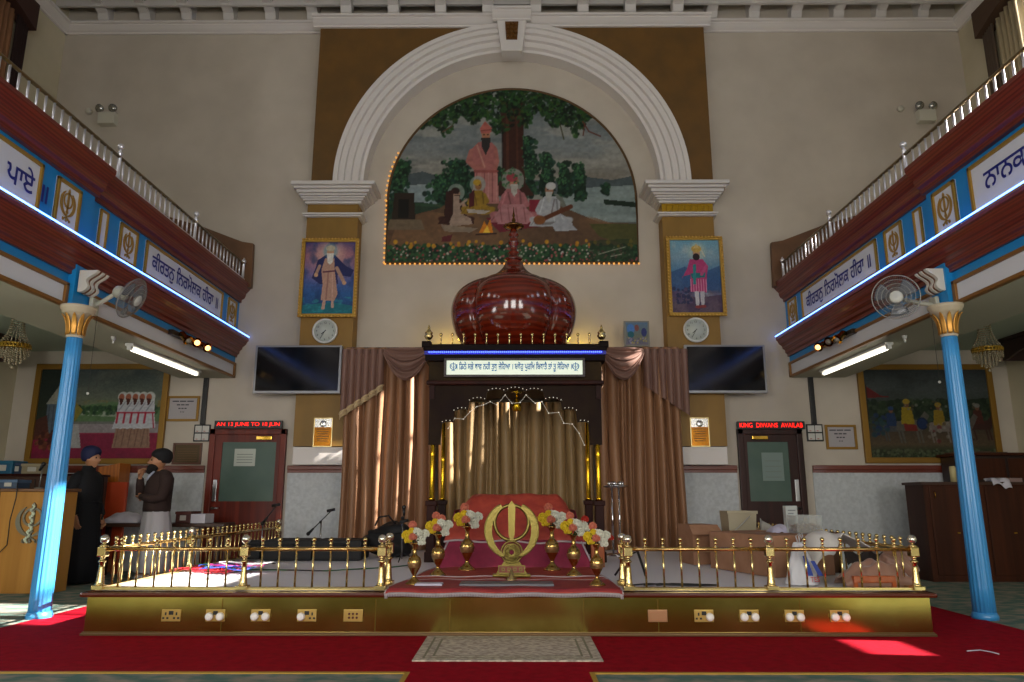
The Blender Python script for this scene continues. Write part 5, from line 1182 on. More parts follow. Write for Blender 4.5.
def fc(u, v):
    # v 0 at hanging front hem, then flat to the back
    w = 0.925 - 0.13 * v; x = (2 * u - 1) * w + 0.0 + 0.06 * v
    y = 5.935 + 1.9 * v + 0.02 * math.sin(u * 9) * (1 - v) ** 4; z = ZS + 0.016 + 0.004 * math.sin(u * 23 + v * 11)
    if v < 0.035: z -= (0.035 - v) / 0.035 * 0.02; y = 5.965 - 0.02 * (0.035 - v) / 0.035
    if abs(2 * u - 1) > 0.97 and v < 0.06: z -= 0.012
    return (x, y, z)
mb = MB(); mb.grid(fc, 60, 60); mb.build('cloth_field', CLR, t, solid=0.006)
mb = MB(); mb.grid(lambda u, v: (fc(u, v * 0.36)[0], fc(u, v * 0.36)[1], fc(u, v * 0.36)[2] + 0.008), 60, 40); mb.build('front_band', mat('crimson_brocade', '#9c3436', 0.6, col2='#8c2a30', scale=9, bump=0.25, bscale=80), t)
mb = MB(); mb.tube([(fc(i / 60, 0)[0], fc(i / 60, 0)[1] - 0.006, fc(i / 60, 0)[2] - 0.008) for i in range(61)], 0.008, 6)
for i in range(150): p = fc((i + 0.5) / 150, 0); mb.tube([(p[0], p[1] - 0.012, p[2]), (p[0] + 0.002, p[1] - 0.016, p[2] - 0.03)], 0.005, 4)
for v0 in (0.36, 0.50): mb.tube([(fc(i / 40, v0)[0], fc(i / 40, v0)[1], fc(i / 40, v0)[2] + 0.006) for i in range(41)], 0.005, 5)
for e in (0, 1): mb.tube([(fc(e, i / 40)[0], fc(e, i / 40)[1], fc(e, i / 40)[2] + 0.004) for i in range(41)], 0.007, 5)
mb.build('white_fringe', FR, t)
mb = MB(); mb.box((-0.36, 6.12, ZS + 0.022), (0.40, 6.34, ZS + 0.042), 0.004); o = mb.build('offering_tray', mat('grey_tray_top', '#6a6a70', 0.5, 0.2)); tag(o, 'flat grey tray lying on the red cloth before the gold emblem', 'tray')
mb = MB(); mb.box((-0.72, 6.14, ZS + 0.024), (-0.50, 6.27, ZS + 0.036), 0.003); mb.box((-0.715, 6.145, ZS + 0.036), (-0.505, 6.265, ZS + 0.04)); tag(mb.build('paper_pad', mat('bluish_white_paper', '#c4c0d0', 0.7)), 'small white paper pad on the red cloth between two vases', 'paper')

# ---- large khanda emblem on a stand
t = thing('khanda_emblem', 'large ornate brass khanda emblem standing on the cloth before the throne', 'emblem', (0.055, 6.85, ZS + 0.02)); GB = mat('antique_brass', '#7c6f38', 0.3, 0.85, bump=0.3, bscale=60)
zc = 0.73; Mx = face_back(Vector((0.055, 6.86, zc))); mb = MB()
def scal(mb, polys, k, th):
    for poly in polys:
        n = len(poly); v = [Mx @ Vector((p[0] * k, p[1] * k, 0)) for p in poly] + [Mx @ Vector((p[0] * k, p[1] * k, th)) for p in poly]
        mb.add(v, [tuple(range(n)), tuple(n + i for i in range(n))] + [(i, (i + 1) % n, n + (i + 1) % n, n + i) for i in range(n)], False)
scal(mb, [[(0, 1.05), (0.12, 0.9), (0.10, 0.0), (0.05, -0.2), (-0.05, -0.2), (-0.10, 0.0), (-0.12, 0.9)]], 0.28, 0.03); mb.build('central_sword', GB, t)
mb = MB(); mb.tube([Mx @ Vector((0.155 * math.cos(a), 0.10 + 0.155 * math.sin(a), 0.01)) for a in np.linspace(0, 2 * PI, 41)[:-1]], [(0.012, 0.016)] * 40, 8, closed=True); mb.build('ring', GB, t)
for s in (-1, 1):
    P1 = []; P2 = []; n = 20
    for i in range(n + 1):
        q = i / n; a = math.radians(66 - 138 * q); w = 0.055 * math.sin(PI * (0.12 + 0.8 * q)) + 0.012
        ro = 0.245; P1.append((s * ro * math.cos(a), 0.035 + ro * 1.02 * math.sin(a))); P2.append((s * (ro - w) * math.cos(a), 0.035 + (ro - w) * 1.02 * math.sin(a)))
    mb = MB(); scal(mb, [[P1[i], P1[i + 1], P2[i + 1], P2[i]] for i in range(n)], 1.0, 0.022); mb.tube([Mx @ Vector((*p, 0.024)) for p in P1], 0.006, 5); mb.build('curved_sword', GB, t)
mb = MB()
for i in range(7):
    for j in range(5):
        a = 2 * PI * j / 5 + i; mb.tube([Mx @ Vector((0.028 * math.cos(b) + 0.05 * math.cos(a) * (i > 0), -0.16 + 0.028 * math.sin(b) + 0.05 * math.sin(a) * (i > 0), 0.01)) for b in np.linspace(0, 2 * PI, 9)[:-1]], 0.005, 4, closed=True)
mb.tube([Mx @ Vector((0.095 * math.cos(a), -0.16 + 0.095 * math.sin(a), 0.01)) for a in np.linspace(0, 2 * PI, 25)[:-1]], 0.01, 6, closed=True); mb.build('scrollwork', GB, t)
mb = MB(); mb.box((0.055 - 0.17, 6.82, ZS + 0.022), (0.055 + 0.17, 6.92, ZS + 0.05), 0.008); mb.prism([(0.055 - 0.14, ZS + 0.05), (0.055 + 0.14, ZS + 0.05), (0.055 + 0.06, ZS + 0.17), (0.055 - 0.06, ZS + 0.17)], 6.85, 6.89); mb.build('base', GB, t)
mb = MB(); mb.box((0.055 - 0.12, 6.805, ZS + 0.055), (0.055 + 0.12, 6.83, ZS + 0.125), 0.004); o = mb.build('red_name_plate', mat('dark_red_plate', '#7a1c14', 0.4), t)
mb = MB(); frame(mb, 0.055 - 0.12, 0.055 + 0.12, ZS + 0.055, ZS + 0.125, 6.806, 0.008, 0.006, 0.0)
for i in range(4): a = 0.055 - 0.09 + i * 0.052; frame(mb, a, a + 0.03, ZS + 0.075, ZS + 0.105, 6.805, 0.007, 0.004, 0.0)
mb.build('gold_scroll_pattern', GB, o)
mb = MB(); mb.lathe((0.055, 6.60, ZS + 0.018), [(0.05, 0), (0.05, 0.01), (0.03, 0.03), (0.02, 0.05), (0.008, 0.085), (0.002, 0.10)], 14); tag(mb.build('brass_bell_cup', RB), 'tiny pointed brass cone on the cloth before the large emblem', 'ornament')

# ---- vases of flowers
VB = mat('aged_vase_brass', '#c8a460', 0.2, 1.0, bump=0.06, bscale=50)
VR = mat('copper_etched_belly', '#a8845a', 0.3, 0.9, bump=0.5, bscale=90)
def vase(x, y, h, label, seed, cols):
    t = thing('flower_vase', label, 'vase', (x, y, ZS + 0.02), 'brass vases of flowers before the throne'); k = h / 0.34; z = ZS + 0.02
    P = [(0.072, 0), (0.072, 0.008), (0.045, 0.03), (0.018, 0.055), (0.015, 0.075), (0.03, 0.10), (0.05, 0.14), (0.058, 0.18), (0.05, 0.215), (0.028, 0.235), (0.018, 0.25), (0.017, 0.30), (0.03, 0.325), (0.05, 0.335), (0.046, 0.34)]
    mb = MB(); mb.lathe((x, y, z), [(r * k, q * k) for r, q in P], 24); b = mb.build('vase_body', VB, t)
    mb = MB(); mb.lathe((x, y, z), [(0.051 * k, 0.137 * k), (0.0592 * k, 0.165 * k), (0.0592 * k, 0.18 * k)], 24, cap=False); mb.build('etched_band', VR, b)
    r = random.Random(seed); top = z + h
    mb = MB()
    for i in range(26):
        a = r.uniform(0, 2 * PI); e = r.uniform(0.02, 0.075); q = Vector((x + e * math.cos(a), y + e * math.sin(a), top + r.uniform(-0.01, 0.08)))
        d = Vector((math.cos(a), math.sin(a), r.uniform(-0.3, 0.8))).normalized() * 0.045; sd = d.cross(Vector((0, 0, 1))).normalized() * 0.012
        mb.add([q - d * 0.3, q + sd, q + d, q - sd], [(0, 1, 2, 3)], False)
    for i in range(8): a = r.uniform(0, 2 * PI); mb.tube([(x, y, top - 0.03), (x + 0.05 * math.cos(a), y + 0.05 * math.sin(a), top + 0.09)], 0.004, 4)
    mb.build('leaves', mat('flower_green', '#2c4a20', 0.7), t, solid=0.0)
    for (dx, dy, dz, rr, c) in cols:
        mb = MB(); kk = 0.84 * k; c0 = Vector((x + dx * kk, y + dy * kk, top + dz * kk)); R_ = rr * kk
        for i in range(34):
            a = i * 2.399; zz = 1 - 1.6 * i / 34; q = math.sqrt(max(0, 1 - zz * zz)); d = Vector((q * math.cos(a), q * math.sin(a), zz)); sd = d.cross(Vector((0.1, 0.2, 1))).normalized() * R_ * 0.3; up_ = sd.cross(d).normalized() * R_ * 0.3
            p = c0 + d * R_ * 0.62; mb.add([p, p + d * R_ * 0.25 + sd, p + d * R_ * 0.5, p + d * R_ * 0.25 - sd], [(0, 1, 2, 3)], False); mb.add([p, p + d * R_ * 0.25 + up_, p + d * R_ * 0.48, p + d * R_ * 0.25 - up_], [(0, 1, 2, 3)], False)
        mb.ball(c0, R_ * 0.68, 10); mb.build('flower_head', FC[c], t)
FC = {'w': mat('white_petal', '#dcdccc', 0.7), 'y': mat('yellow_petal', '#dcc024', 0.7), 'o': mat('coral_petal', '#cc7860', 0.7), 'r': mat('red_petal', '#b02a1c', 0.7)}
def bunch(f): 
    L = [(-0.085, -0.02, 0.075, 0.05, 'y'), (-0.06, -0.06, 0.03, 0.042, 'y'), (-0.03, -0.05, 0.11, 0.04, 'y'), (0.06, -0.03, 0.05, 0.052, 'w'), (0.03, -0.06, 0.10, 0.048, 'w'), (0.10, 0.0, 0.085, 0.048, 'w'), (0.075, -0.05, 0.005, 0.04, 'w'), (-0.01, -0.09, 0.06, 0.042, 'o'), (-0.03, 0.02, 0.175, 0.042, 'o'), (0.0, 0.05, 0.08, 0.07, 'w'), (-0.05, 0.04, 0.06, 0.06, 'y')]
    return [(a * f, b, c, r, k) for a, b, c, r, k in L]
vase(-0.745, 6.28, 0.33, 'short brass flower vase beside the paper pad and the double railing posts', 1, bunch(1))
vase(-0.625, 7.00, 0.37, 'middle brass flower vase of the three on the sunlit side, orange blooms on top', 2, bunch(1) + [(0.03, 0, 0.15, 0.04, 'o'), (0.01, -0.07, 0.045, 0.03, 'r')])
vase(-0.39, 7.50, 0.42, 'tall brass flower vase closest to the large emblem on the sunlit curtain side', 3, bunch(1))
vase(0.45, 7.50, 0.42, 'tall brass flower vase closest to the large emblem on the tray stand side', 4, bunch(1))
vase(0.625, 6.98, 0.37, 'middle brass flower vase of the three on the tray stand side', 5, bunch(1) + [(0.12, 0, 0.14, 0.04, 'r'), (0.13, 0, 0.05, 0.04, 'w')])
vase(0.755, 6.22, 0.33, 'short brass flower vase with a red bloom leaning towards the railing by the tray stand', 6, [(a, b, c - 0.01, r, k) for a, b, c, r, k in bunch(1)] + [(0.15, 0, 0.05, 0.03, 'r')])
# ================================================================== wall fans under the galleries
def fan(x, y, z, nrm, s, label):
    t = thing('wall_fan', label, 'fan', (x, y, z)); n = Vector(nrm).normalized(); c = Vector((x, y, z))
    a = n.cross(Vector((0, 0, 1))).normalized(); b = a.cross(n).normalized(); R = 0.215
    GR = mat('fan_wire', '#8c8c88', 0.4, 0.6); mb = MB()
    for k in range(72):
        th = 2 * PI * k / 72; d = a * math.cos(th) + b * math.sin(th)
        mb.tube([c + n * 0.075 + d * 0.05, c + n * 0.065 + d * 0.12, c + n * 0.03 + d * 0.19, c + d * R, c - n * 0.05 + d * 0.17, c - n * 0.07 + d * 0.07], 0.0013, 4, cap=False)
    for r, h, q in ((R, 0, 0.006), (0.13, 0.062, 0.003), (0.17, 0.043, 0.003), (0.09, 0.072, 0.003)):
        mb.tube([c + n * h + (a * math.cos(v) + b * math.sin(v)) * r for v in np.linspace(0, 2 * PI, 37)[:-1]], q, 5, closed=True)
    mb.build('wire_guard', GR, t)
    mb = MB(); mb.lathe(c + n * 0.06, [(0.06, 0), (0.062, 0.012), (0.05, 0.022), (0.0, 0.026)], 20, axis=n); mb.build('centre_badge', mat('pale_grey_badge', '#c0c0b8', 0.4), t)
    for k in range(3):
        mb = MB(); t0 = 2 * PI * k / 3 + 0.4
        def bl(u, v, t0=t0):
            r = 0.03 + 0.16 * u; w = (0.35 + 0.55 * math.sin(PI * u * 0.7)) * (v - 0.5); th = t0 + w * 1.15
            return c + (a * math.cos(th) + b * math.sin(th)) * r + n * (0.03 * (v - 0.5) * 2 * 0.6)
        mb.grid(bl, 10, 8); mb.build('blade', mat('smoky_blade', '#6c7078', 0.25), t, solid=0.003)
    mb = MB(); mb.lathe(c - n * 0.19, [(0.03, 0), (0.055, 0.01), (0.065, 0.04), (0.065, 0.10), (0.055, 0.13)], 18, axis=n); mb.build('motor_housing', mat('cream_plastic', '#b4b4a4', 0.4), t)
    w = Vector((s * 4.2 + (0.07 if s > 0 else 0), y + 0.02, z + 0.02)); mb = MB(); mb.tube([c - n * 0.15, (c - n * 0.15) * 0.4 + w * 0.6 + Vector((0, 0, -0.07)), w + Vector((0, 0, -0.1))], 0.022, 8); mb.box((w.x - s * 0.035, w.y - 0.06, w.z - 0.19), (w.x + s * 0.005, w.y + 0.06, w.z - 0.02), 0.01); mb.build('wall_arm', mat('cream_plastic', '#b4b4a4'), t)
    mb = MB(); p = Vector((w.x - s * 0.06, w.y, w.z - 0.2)); mb.tube([p, p - Vector((0, 0, 0.78 if s < 0 else 0.66))], 0.0025, 4); o = mb.build('pull_cord', mat('dark_cord', '#3a3a36', 0.7), t); mb = MB(); mb.ball(p - Vector((0, 0, 0.79 if s < 0 else 0.67)), 0.014, 8); mb.build('cord_bead', mat('white_bead', '#d8d8d4', 0.3), o)
fan(-3.80, 7.12, 3.03, (0.88, 0.05, -0.42), -1, 'grey wall fan turned sideways on the gallery edge above the sunlit blue column')
fan(3.87, 7.02, 3.0, (-0.42, -0.88, -0.2), 1, 'grey wall fan facing the hall on the gallery edge above the darker blue column')
# scrolled consoles on the gallery edge
for s in (-1, 1):
    D = 0.085 if s > 0 else 0.0
    t = thing('scrolled_console', 'white and brown scrolled bracket behind the ' + ('sideways' if s < 0 else 'front-facing') + ' wall fan', 'bracket', (s * (D + 4.2), 6.98, 2.92))
    for i, (w0, w1, m) in enumerate(((-0.13, -0.075, 'w'), (-0.075, -0.02, 'b'), (-0.02, 0.03, 'w'), (0.03, 0.085, 'b'), (0.085, 0.13, 'w'))):
        pr = []; e = 0.012 if m == 'w' else 0
        for k in range(17): q = k / 16; pr.append((s * (D + 4.20 - (0.02 + 0.11 * q + 0.03 * math.sin(q * 2.6 * PI)) - e), 3.03 + 0.22 * q))
        mb = MB(); mb.prism([(s * (D + 4.21), 3.03)] + pr + [(s * (D + 4.21), 3.25)], 6.98 + w0 * 0.8, 6.98 + w1 * 0.8, 'xz'); mb.build('scroll_band', mat('scroll_white', '#cfcbc2', 0.45) if m == 'w' else mat('scroll_brown', '#7a4a26', 0.4), t)
# brass spotlights on the blue band
for s in (-1, 1):
    D = 0.085 if s > 0 else 0.0
    y0 = 9.0 if s < 0 else 9.0; t = thing('spotlight_cluster', 'brass bar of three spotlights on the gallery edge ' + ('near the robed men' if s < 0 else 'over the dim door'), 'spotlight', (s * (D + 4.25), y0, 3.12)); mb = MB()
    mb.box((s * (D + 4.2), y0 - 0.1, 3.06), (s * (D + 4.27), y0 + 0.75, 3.12), 0.008); mb.build('bar', mat('dark_bronze_bar', '#3a3024', 0.4, 0.6), t)
    for i in range(3):
        y = y0 + 0.05 + i * 0.3; d = Vector((-s * (0.9, 0.75, 0.8)[i], (-0.2, -0.65, -0.45)[i], (-0.8, -0.35, -0.4)[i])).normalized(); p = Vector((s * (D + 4.13), y, 3.06)); mb = MB()
        mb.cyl((s * (D + 4.2), y, 3.09), p, 0.012, 8); mb.lathe(p - d * 0.05, [(0.02, -0.03), (0.045, 0), (0.04, 0.06), (0.055, 0.10), (0.065, 0.13)], 16, axis=d, cap=False); h = mb.build('lamp_head', BRASS, t)
        mb = MB(); mb.lathe(p + d * 0.055, [(0.0, 0), (0.036, 0.03), (0.036, 0.045), (0.0, 0.062)], 14, axis=d, cap=False)
        lit = (s < 0 and i > 0) or (s > 0 and i == 2); mb.build('bulb', mat('lit_warm_bulb', '#ffd890', 0.3, emit='#ffce80', estr=2.6) if lit else mat('unlit_bulb', '#8a8070', 0.3), h)
# fluorescent tubes
for s in (-1, 1):
    t = thing('tube_light', 'lit white fluorescent tube under the gallery ' + ('beside the certificate and five-figure painting' if s < 0 else 'over the painting of mounted riders'), 'tube light', (s * 4.6, 9.5, 2.83)); x = s * 4.55
    mb = MB(); mb.box((x - 0.05, 8.55, 2.835), (x + 0.05, 10.5, 2.869), 0.006); mb.box((x - 0.025, 8.55, 2.79), (x + 0.025, 8.60, 2.84)); mb.box((x - 0.025, 10.45, 2.79), (x + 0.025, 10.5, 2.84)); mb.build('batten', mat('white_batten', '#c8c8c4', 0.4), t)
    mb = MB(); mb.tube([(x, 8.61, 2.805), (x, 10.44, 2.805)], 0.022, 10); mb.build('tube', mat('lit_tube', '#ffffff', 0.4, emit='#fff6e0', estr=3.2), t)
    mb = MB(); mb.cyl((x, 8.2, 2.87), (x, 8.2, 2.83), 0.03, 12, 0.02); mb.cyl((x, 8.2, 2.83), (x, 8.2, 2.79), 0.012, 8); tag(mb.build('sprinkler_head', mat('white_batten', '#c8c8c4')), 'tiny white ceiling sprinkler before the tube light over the ' + ('robed men' if s < 0 else 'dim door side'), 'sprinkler')
# chandeliers
CRY = mat('crystal_beads', '#b8ac90', 0.15, 0.2, trans=0.3); GBD = mat('gold_crystal_band', '#a8842e', 0.25, 0.7)
for x, y, lab in ((-5.82, 8.4, 'small tiered crystal chandelier near the side wall over the light oak desk'), (5.80, 8.7, 'small tiered crystal chandelier hanging over the dark brown counter')):
    t = thing('chandelier', lab, 'chandelier', (x, y, 3.37)); mb = MB(); mb.lathe((x, y, 3.235), [(0.02, 0), (0.06, 0.045), (0.06, 0.062)], 14); mb.cyl((x, y, 3.14), (x, y, 3.25), 0.006, 6); mb.build('ceiling_cup', GBD, t)
    mb = MB(); 
    for z, r in ((3.15, 0.07), (2.82, 0.155), (2.78, 0.155)): mb.tube([(x + r * math.cos(a), y + r * math.sin(a), z) for a in np.linspace(0, 2 * PI, 25)[:-1]], 0.012, 6, closed=True)
    for k in range(24): a = 2 * PI * k / 24; mb.box((x + 0.155 * math.cos(a) - 0.01, y + 0.155 * math.sin(a) - 0.01, 2.78), (x + 0.155 * math.cos(a) + 0.01, y + 0.155 * math.sin(a) + 0.01, 2.82))
    mb.build('gold_rings', GBD, t)
    mb = MB()
    for k in range(20):
        a = 2 * PI * k / 20
        for q in range(12): f_ = q / 11; r = 0.07 + 0.085 * f_ - 0.03 * math.sin(PI * f_); mb.ball((x + r * math.cos(a), y + r * math.sin(a), 3.13 - 0.30 * f_), 0.009, 5)
    mb.build('upper_bead_strings', CRY, t); mb = MB()
    for r0, nz, k_ in ((0.155, 5, 22), (0.12, 7, 18), (0.08, 9, 12), (0.04, 10, 7)):
        for k in range(k_):
            a = 2 * PI * k / k_
            for q in range(nz - 2): mb.ball((x + r0 * math.cos(a), y + r0 * math.sin(a), 2.755 - q * 0.024), 0.0095, 5)
    mb.ball((x, y, 2.55), 0.02, 8); mb.build('lower_bead_drops', CRY, t)

# ================================================================== oak desk and things behind it
OAK = mat('honey_oak_veneer', '#b8843c', 0.45, col2='#a4712e', scale=3, stretch=(3, 1, 0.15), spec=0.3)
t = thing('reception_desk', 'honey oak reception desk with a grey khanda emblem on its front', 'desk', (-6.3, 8.8, 0)); mb = MB()
mb.box((-7.62, 8.56, 0.0), (-5.13, 8.86, 1.12), 0.006); mb.build('desk_body', OAK, t)
mb = MB(); mb.box((-7.64, 8.53, 1.12), (-5.10, 8.88, 1.155), 0.008); mb.build('desk_top', mat('desk_top_brown', '#6e4a2c', 0.35), t)
mb = MB(); mb.box((-5.85, 8.553, 0.02), (-5.845, 8.562, 1.12)); mb.build('panel_joint', mat('joint_brown', '#5c3c18', 0.6), t)  # darker brown line at the joint of the front panels
kp = at(32, 523, 8.55); mb = MB(); khanda(mb, face_back(Vector((kp.x, 8.56, kp.z))), 0.46, 0.02, 1.05); mb.build('khanda_emblem', mat('pewter_emblem', '#7c7868', 0.4, 0.5), t)
mb = MB(); r = random.Random(4)
for i in range(26): mb.ball((kp.x + 0.0 + 0.018 * math.sin(i * 1.3) - 0.04 * max(0, i - 16) / 10, 8.53, kp.z + 0.2 - i * 0.0165), 0.012 + r.random() * 0.008, 6)
tag(mb.build('flower_garland', mat('pale_green_white_blossom', '#c8d0b8', 0.7)), 'thin string of pale blossoms hanging over the grey khanda on the oak desk', 'garland')
mb = MB(); pts = [at(18, 483, 8.5), at(16, 498, 8.52), at(10, 520, 8.52), at(7, 545, 8.52), at(0, 552, 8.52), at(-6, 560, 8.52)]; mb.tube(pts, 0.006, 5); tag(mb.build('black_cable', BLACK), 'black cable hanging down the front of the oak desk', 'cable')
t = thing('microphone_on_stand', 'small microphone on a short pole standing on the oak desk', 'microphone', (-5.75, 8.72, 1.155)); p = at(39, 488, 8.75); q = at(41, 466, 8.75); mb = MB(); mb.lathe((p.x, 8.75, 1.155), [(0.05, 0), (0.05, 0.012), (0.01, 0.02)], 14); mb.tube([(p.x, 8.75, 1.16), (p.x + 0.01, 8.75, 1.38)], 0.007, 6); mb.build('pole', mat('grey_pole', '#8a8a88', 0.3, 0.7), t); mb = MB(); mb.tube([(p.x - 0.02, 8.75, 1.37), (p.x + 0.03, 8.72, 1.43)], [0.014, 0.022], 8); mb.ball((p.x + 0.04, 8.715, 1.44), 0.027, 10); mb.build('microphone', BLACK, t)
t = thing('sideboard', 'dark brown sideboard behind the oak desk carrying boxes', 'sideboard', (-6.6, 10.2, 0)); mb = MB(); mb.box((-7.6, 10.0, 0), (-5.75, 10.6, 1.34), 0.008); mb.build('carcass', mat('umber_wood', '#3e2418', 0.4), t); mb = MB()
for x in (-7.0, -6.4): mb.box((x - 0.004, 9.99, 0.05), (x + 0.004, 10.0, 1.3))
mb.build('door_gap', BLACK, t); mb = MB(); mb.box((-7.62, 9.97, 1.34), (-5.73, 10.62, 1.37), 0.006); mb.build('sideboard_top', DKW, t)
def bx(a, b, Y, d, z=None):
    p, q = at(*a, Y), at(*b, Y); return (p.x, Y, q.z if z is None else z), (q.x, Y + d, p.z)
def boxthing(name, a, b, Y, d, z, m, label, cat, extra=None, bev=0.01):
    lo, hi = bx(a, b, Y, d, z); c = ((lo[0] + hi[0]) / 2, Y + d / 2, lo[2]); t = thing(name, label, cat, c); mb = MB(); mb.box(lo, hi, bev); mb.build('body', m, t)
    if extra: extra(t, lo, hi)
    return t, lo, hi
def lid(col, nm):
    def f(t, lo, hi):
        mb = MB(); mb.box((lo[0] - 0.008, lo[1] - 0.008, hi[2] - 0.03), (hi[0] + 0.008, hi[1] + 0.008, hi[2] + 0.006), 0.005); mb.build('lid', mat(nm, col, 0.5), t)
        mb = MB(); mb.box((lo[0] + (hi[0] - lo[0]) * 0.3, lo[1] - 0.006, lo[2] + (hi[2] - lo[2]) * 0.25), (lo[0] + (hi[0] - lo[0]) * 0.7, lo[1] + 0.001, lo[2] + (hi[2] - lo[2]) * 0.7)); mb.build('paper_tag', mat('paper_tag_white', '#b8b4a8', 0.7), t)
    return f
boxthing('file_box', (-6, 461), (11, 474), 10.1, 0.3, 1.37, mat('teal_blue_box', '#1a5a78', 0.5), 'teal blue box at the far end of the sideboard behind the desk', 'box', lid('#186480', 'teal_lid'))
boxthing('file_box', (13, 463), (21, 474), 10.15, 0.3, 1.37, mat('navy_box', '#22324a', 0.5), 'narrow navy box standing beside the cream box on the sideboard', 'box', lid('#2a3c58', 'navy_lid'))
boxthing('cardboard_box', (22, 464), (42, 474), 10.1, 0.3, 1.37, mat('cream_card', '#8f8468', 0.7), 'cream cardboard box with a paper tag on the sideboard', 'box', lid('#9a8e72', 'cream_lid'))
boxthing('document_case', (0, 480), (16, 490), 8.6, 0.24, 1.155, mat('slate_blue_case', '#33465c', 0.45), 'slate blue flat case lying on the oak desk', 'case', lid('#48607c', 'slate_lid'))
# lectern, orange board, table with white cloth, behind the men
t = thing('lectern', 'honey orange wooden lectern standing between the two men', 'lectern', (-5.35, 10.95, 0)); LW = mat('orange_oak', '#b8691c', 0.4, col2='#a45a16', scale=2, wave='X', stretch=(3, 1, .4))
a, b = at(100, 463, 10.82), at(117, 480, 10.82); mb = MB(); mb.box((a.x + 0.06, 10.85, 0), (b.x - 0.04, 11.0, 1.3), 0.01); mb.build('post', LW, t)
mb = MB(); z0, z1 = 1.28, 1.55; mb.prism([(a.x - 0.01, z1 - 0.06), (b.x + 0.02, z1 + 0.0), (b.x + 0.02, z0), (a.x - 0.01, z0 + 0.02)], 10.82, 11.12); mb.build('sloped_desk', LW, t)
mb = MB(); a, b = at(103, 482, 10.72), at(121, 520, 10.72); mb.box((a.x, 10.72, 0.2), (b.x + 0.03, 10.78, a.z), 0.01); mb.box((a.x + 0.03, 10.72, 0.0), (a.x + 0.1, 10.78, 0.3)); mb.box((b.x - 0.07, 10.72, 0.0), (b.x, 10.78, 0.3)); tag(mb.build('notice_board', mat('vermilion_board', '#c04418', 0.5, bump=0.1)), 'bright vermilion board standing below the honey orange lectern', 'board')
t = thing('side_table', 'low dark table behind the man in the brown sweater', 'table', (-4.6, 10.7, 0)); mb = MB(); mb.box((-5.75, 10.25, 0.66), (-3.9, 10.68, 0.71), 0.008); mb.build('tabletop', mat('umber_wood', '#3e2418'), t)
for x in (-5.67, -3.98):
    for y in (10.3, 10.62): mb = MB(); mb.box((x - 0.03, y - 0.03, 0), (x + 0.03, y + 0.03, 0.66)); mb.build('leg', mat('umber_wood', '#3e2418'), t)
mb = MB(); mb.grid(lambda u, v: (-5.62 + 0.52 * u, 10.28 + 0.36 * v, 0.715 + 0.14 * (math.sin(PI * u) * math.sin(PI * v)) ** 0.5 + 0.015 * math.sin(u * 19) * math.sin(v * 12) * math.sin(PI * u)), 40, 24); tag(mb.build('white_cloth_bundle', mat('white_linen', '#c8c4d0', 0.85, bump=0.2, bscale=20), solid=0.006), 'crumpled white cloth bundle on the low table between the two men', 'cloth')
boxthing('storage_box', (176, 512), (190, 523), 10.32, 0.3, 0.71, mat('brown_case', '#4a2420', 0.5), 'dark red-brown box at the end of the low table beside the brown sweater', 'box', lid('#5a2c24', 'rb_lid'))
boxthing('paper_stack', (191, 514), (205, 520), 10.3, 0.3, 0.71, mat('bright_paper', '#d0ccd4', 0.7), 'bright white stack of papers on the low table beside the cherry door', 'paper', None, 0.004)

# ================================================================== dark counter and things on it
CW_ = mat('walnut_brown_veneer', '#48220f', 0.45, col2='#341608', scale=4, stretch=(3, 1, 0.15), spec=0.25)
t = thing('cabinet_counter', 'dark walnut counter of cupboards in front of the riders painting', 'counter', (6.4, 10.1, 0)); mb = MB()
mb.prism([(5.43, 9.8), (7.68, 9.8), (7.68, 10.25), (5.43, 10.25)], 0, 1.22, 'xy'); mb.build('carcass', CW_, t)
mb = MB(); mb.prism([(5.40, 9.77), (7.69, 9.77), (7.69, 10.27), (5.40, 10.27)], 1.22, 1.255, 'xy'); mb.build('worktop', mat('umber_wood', '#3e2418'), t)
for i in range(3):
    x0 = 5.5 + i * 0.73; mb = MB(); mb.box((x0, 9.785, 0.08), (x0 + 0.7, 9.8, 1.2), 0.004); d = mb.build('cupboard_door', CW_, t)
    mb = MB(); hx = x0 + (0.06 if i != 1 else 0.64); mb.tube([(hx, 9.785, 1.05), (hx, 9.76, 1.06), (hx, 9.76, 1.12), (hx, 9.785, 1.13)], 0.006, 6); mb.build('handle', BRASS, d)
    mb = MB(); mb.box((x0 + 0.3, 9.78, 0.6), (x0 + 0.34, 9.786, 0.615)); mb.build('lock', BRASS, d)
t = thing('upper_cabinet', 'dark wooden cabinet with drawers rising behind the walnut counter by the side wall', 'cabinet', (6.95, 10.75, 0)); mb = MB(); mb.box((6.45, 10.55, 0), (7.66, 11.1, 1.64), 0.01); mb.build('carcass', mat('deep_umber_wood', '#24120d', 0.4), t); mb = MB(); mb.box((6.4, 10.5, 1.64), (7.68, 11.12, 1.68), 0.008); mb.build('cabinet_top', CW_, t)
for i in range(2): mb = MB(); mb.box((6.5 + i * 0.58, 10.54, 1.3), (7.04 + i * 0.58, 10.55, 1.6), 0.004); mb.build('drawer_front', CW_, t)
mb = MB(); mb.box((6.42, 10.7, 1.68), (7.2, 10.95, 1.70), 0.004); mb.box((6.5, 10.75, 1.70), (7.0, 10.9, 1.715), 0.004); tag(mb.build('flat_tray', mat('brown_tray', '#4a3a2c', 0.4)), 'flat brown tray on top of the dark cabinet by the side wall', 'tray')
p = at(954, 481, 9.95); mb = MB(); mb.lathe((p.x, 9.95, 1.255), [(0.04, 0), (0.04, 0.19), (0.035, 0.2), (0.035, 0.21)], 18); tag(mb.build('tall_candle', mat('ivory_wax', '#b4a878', 0.5)), 'ivory cylinder candle standing on the walnut counter beside the blue column', 'candle')
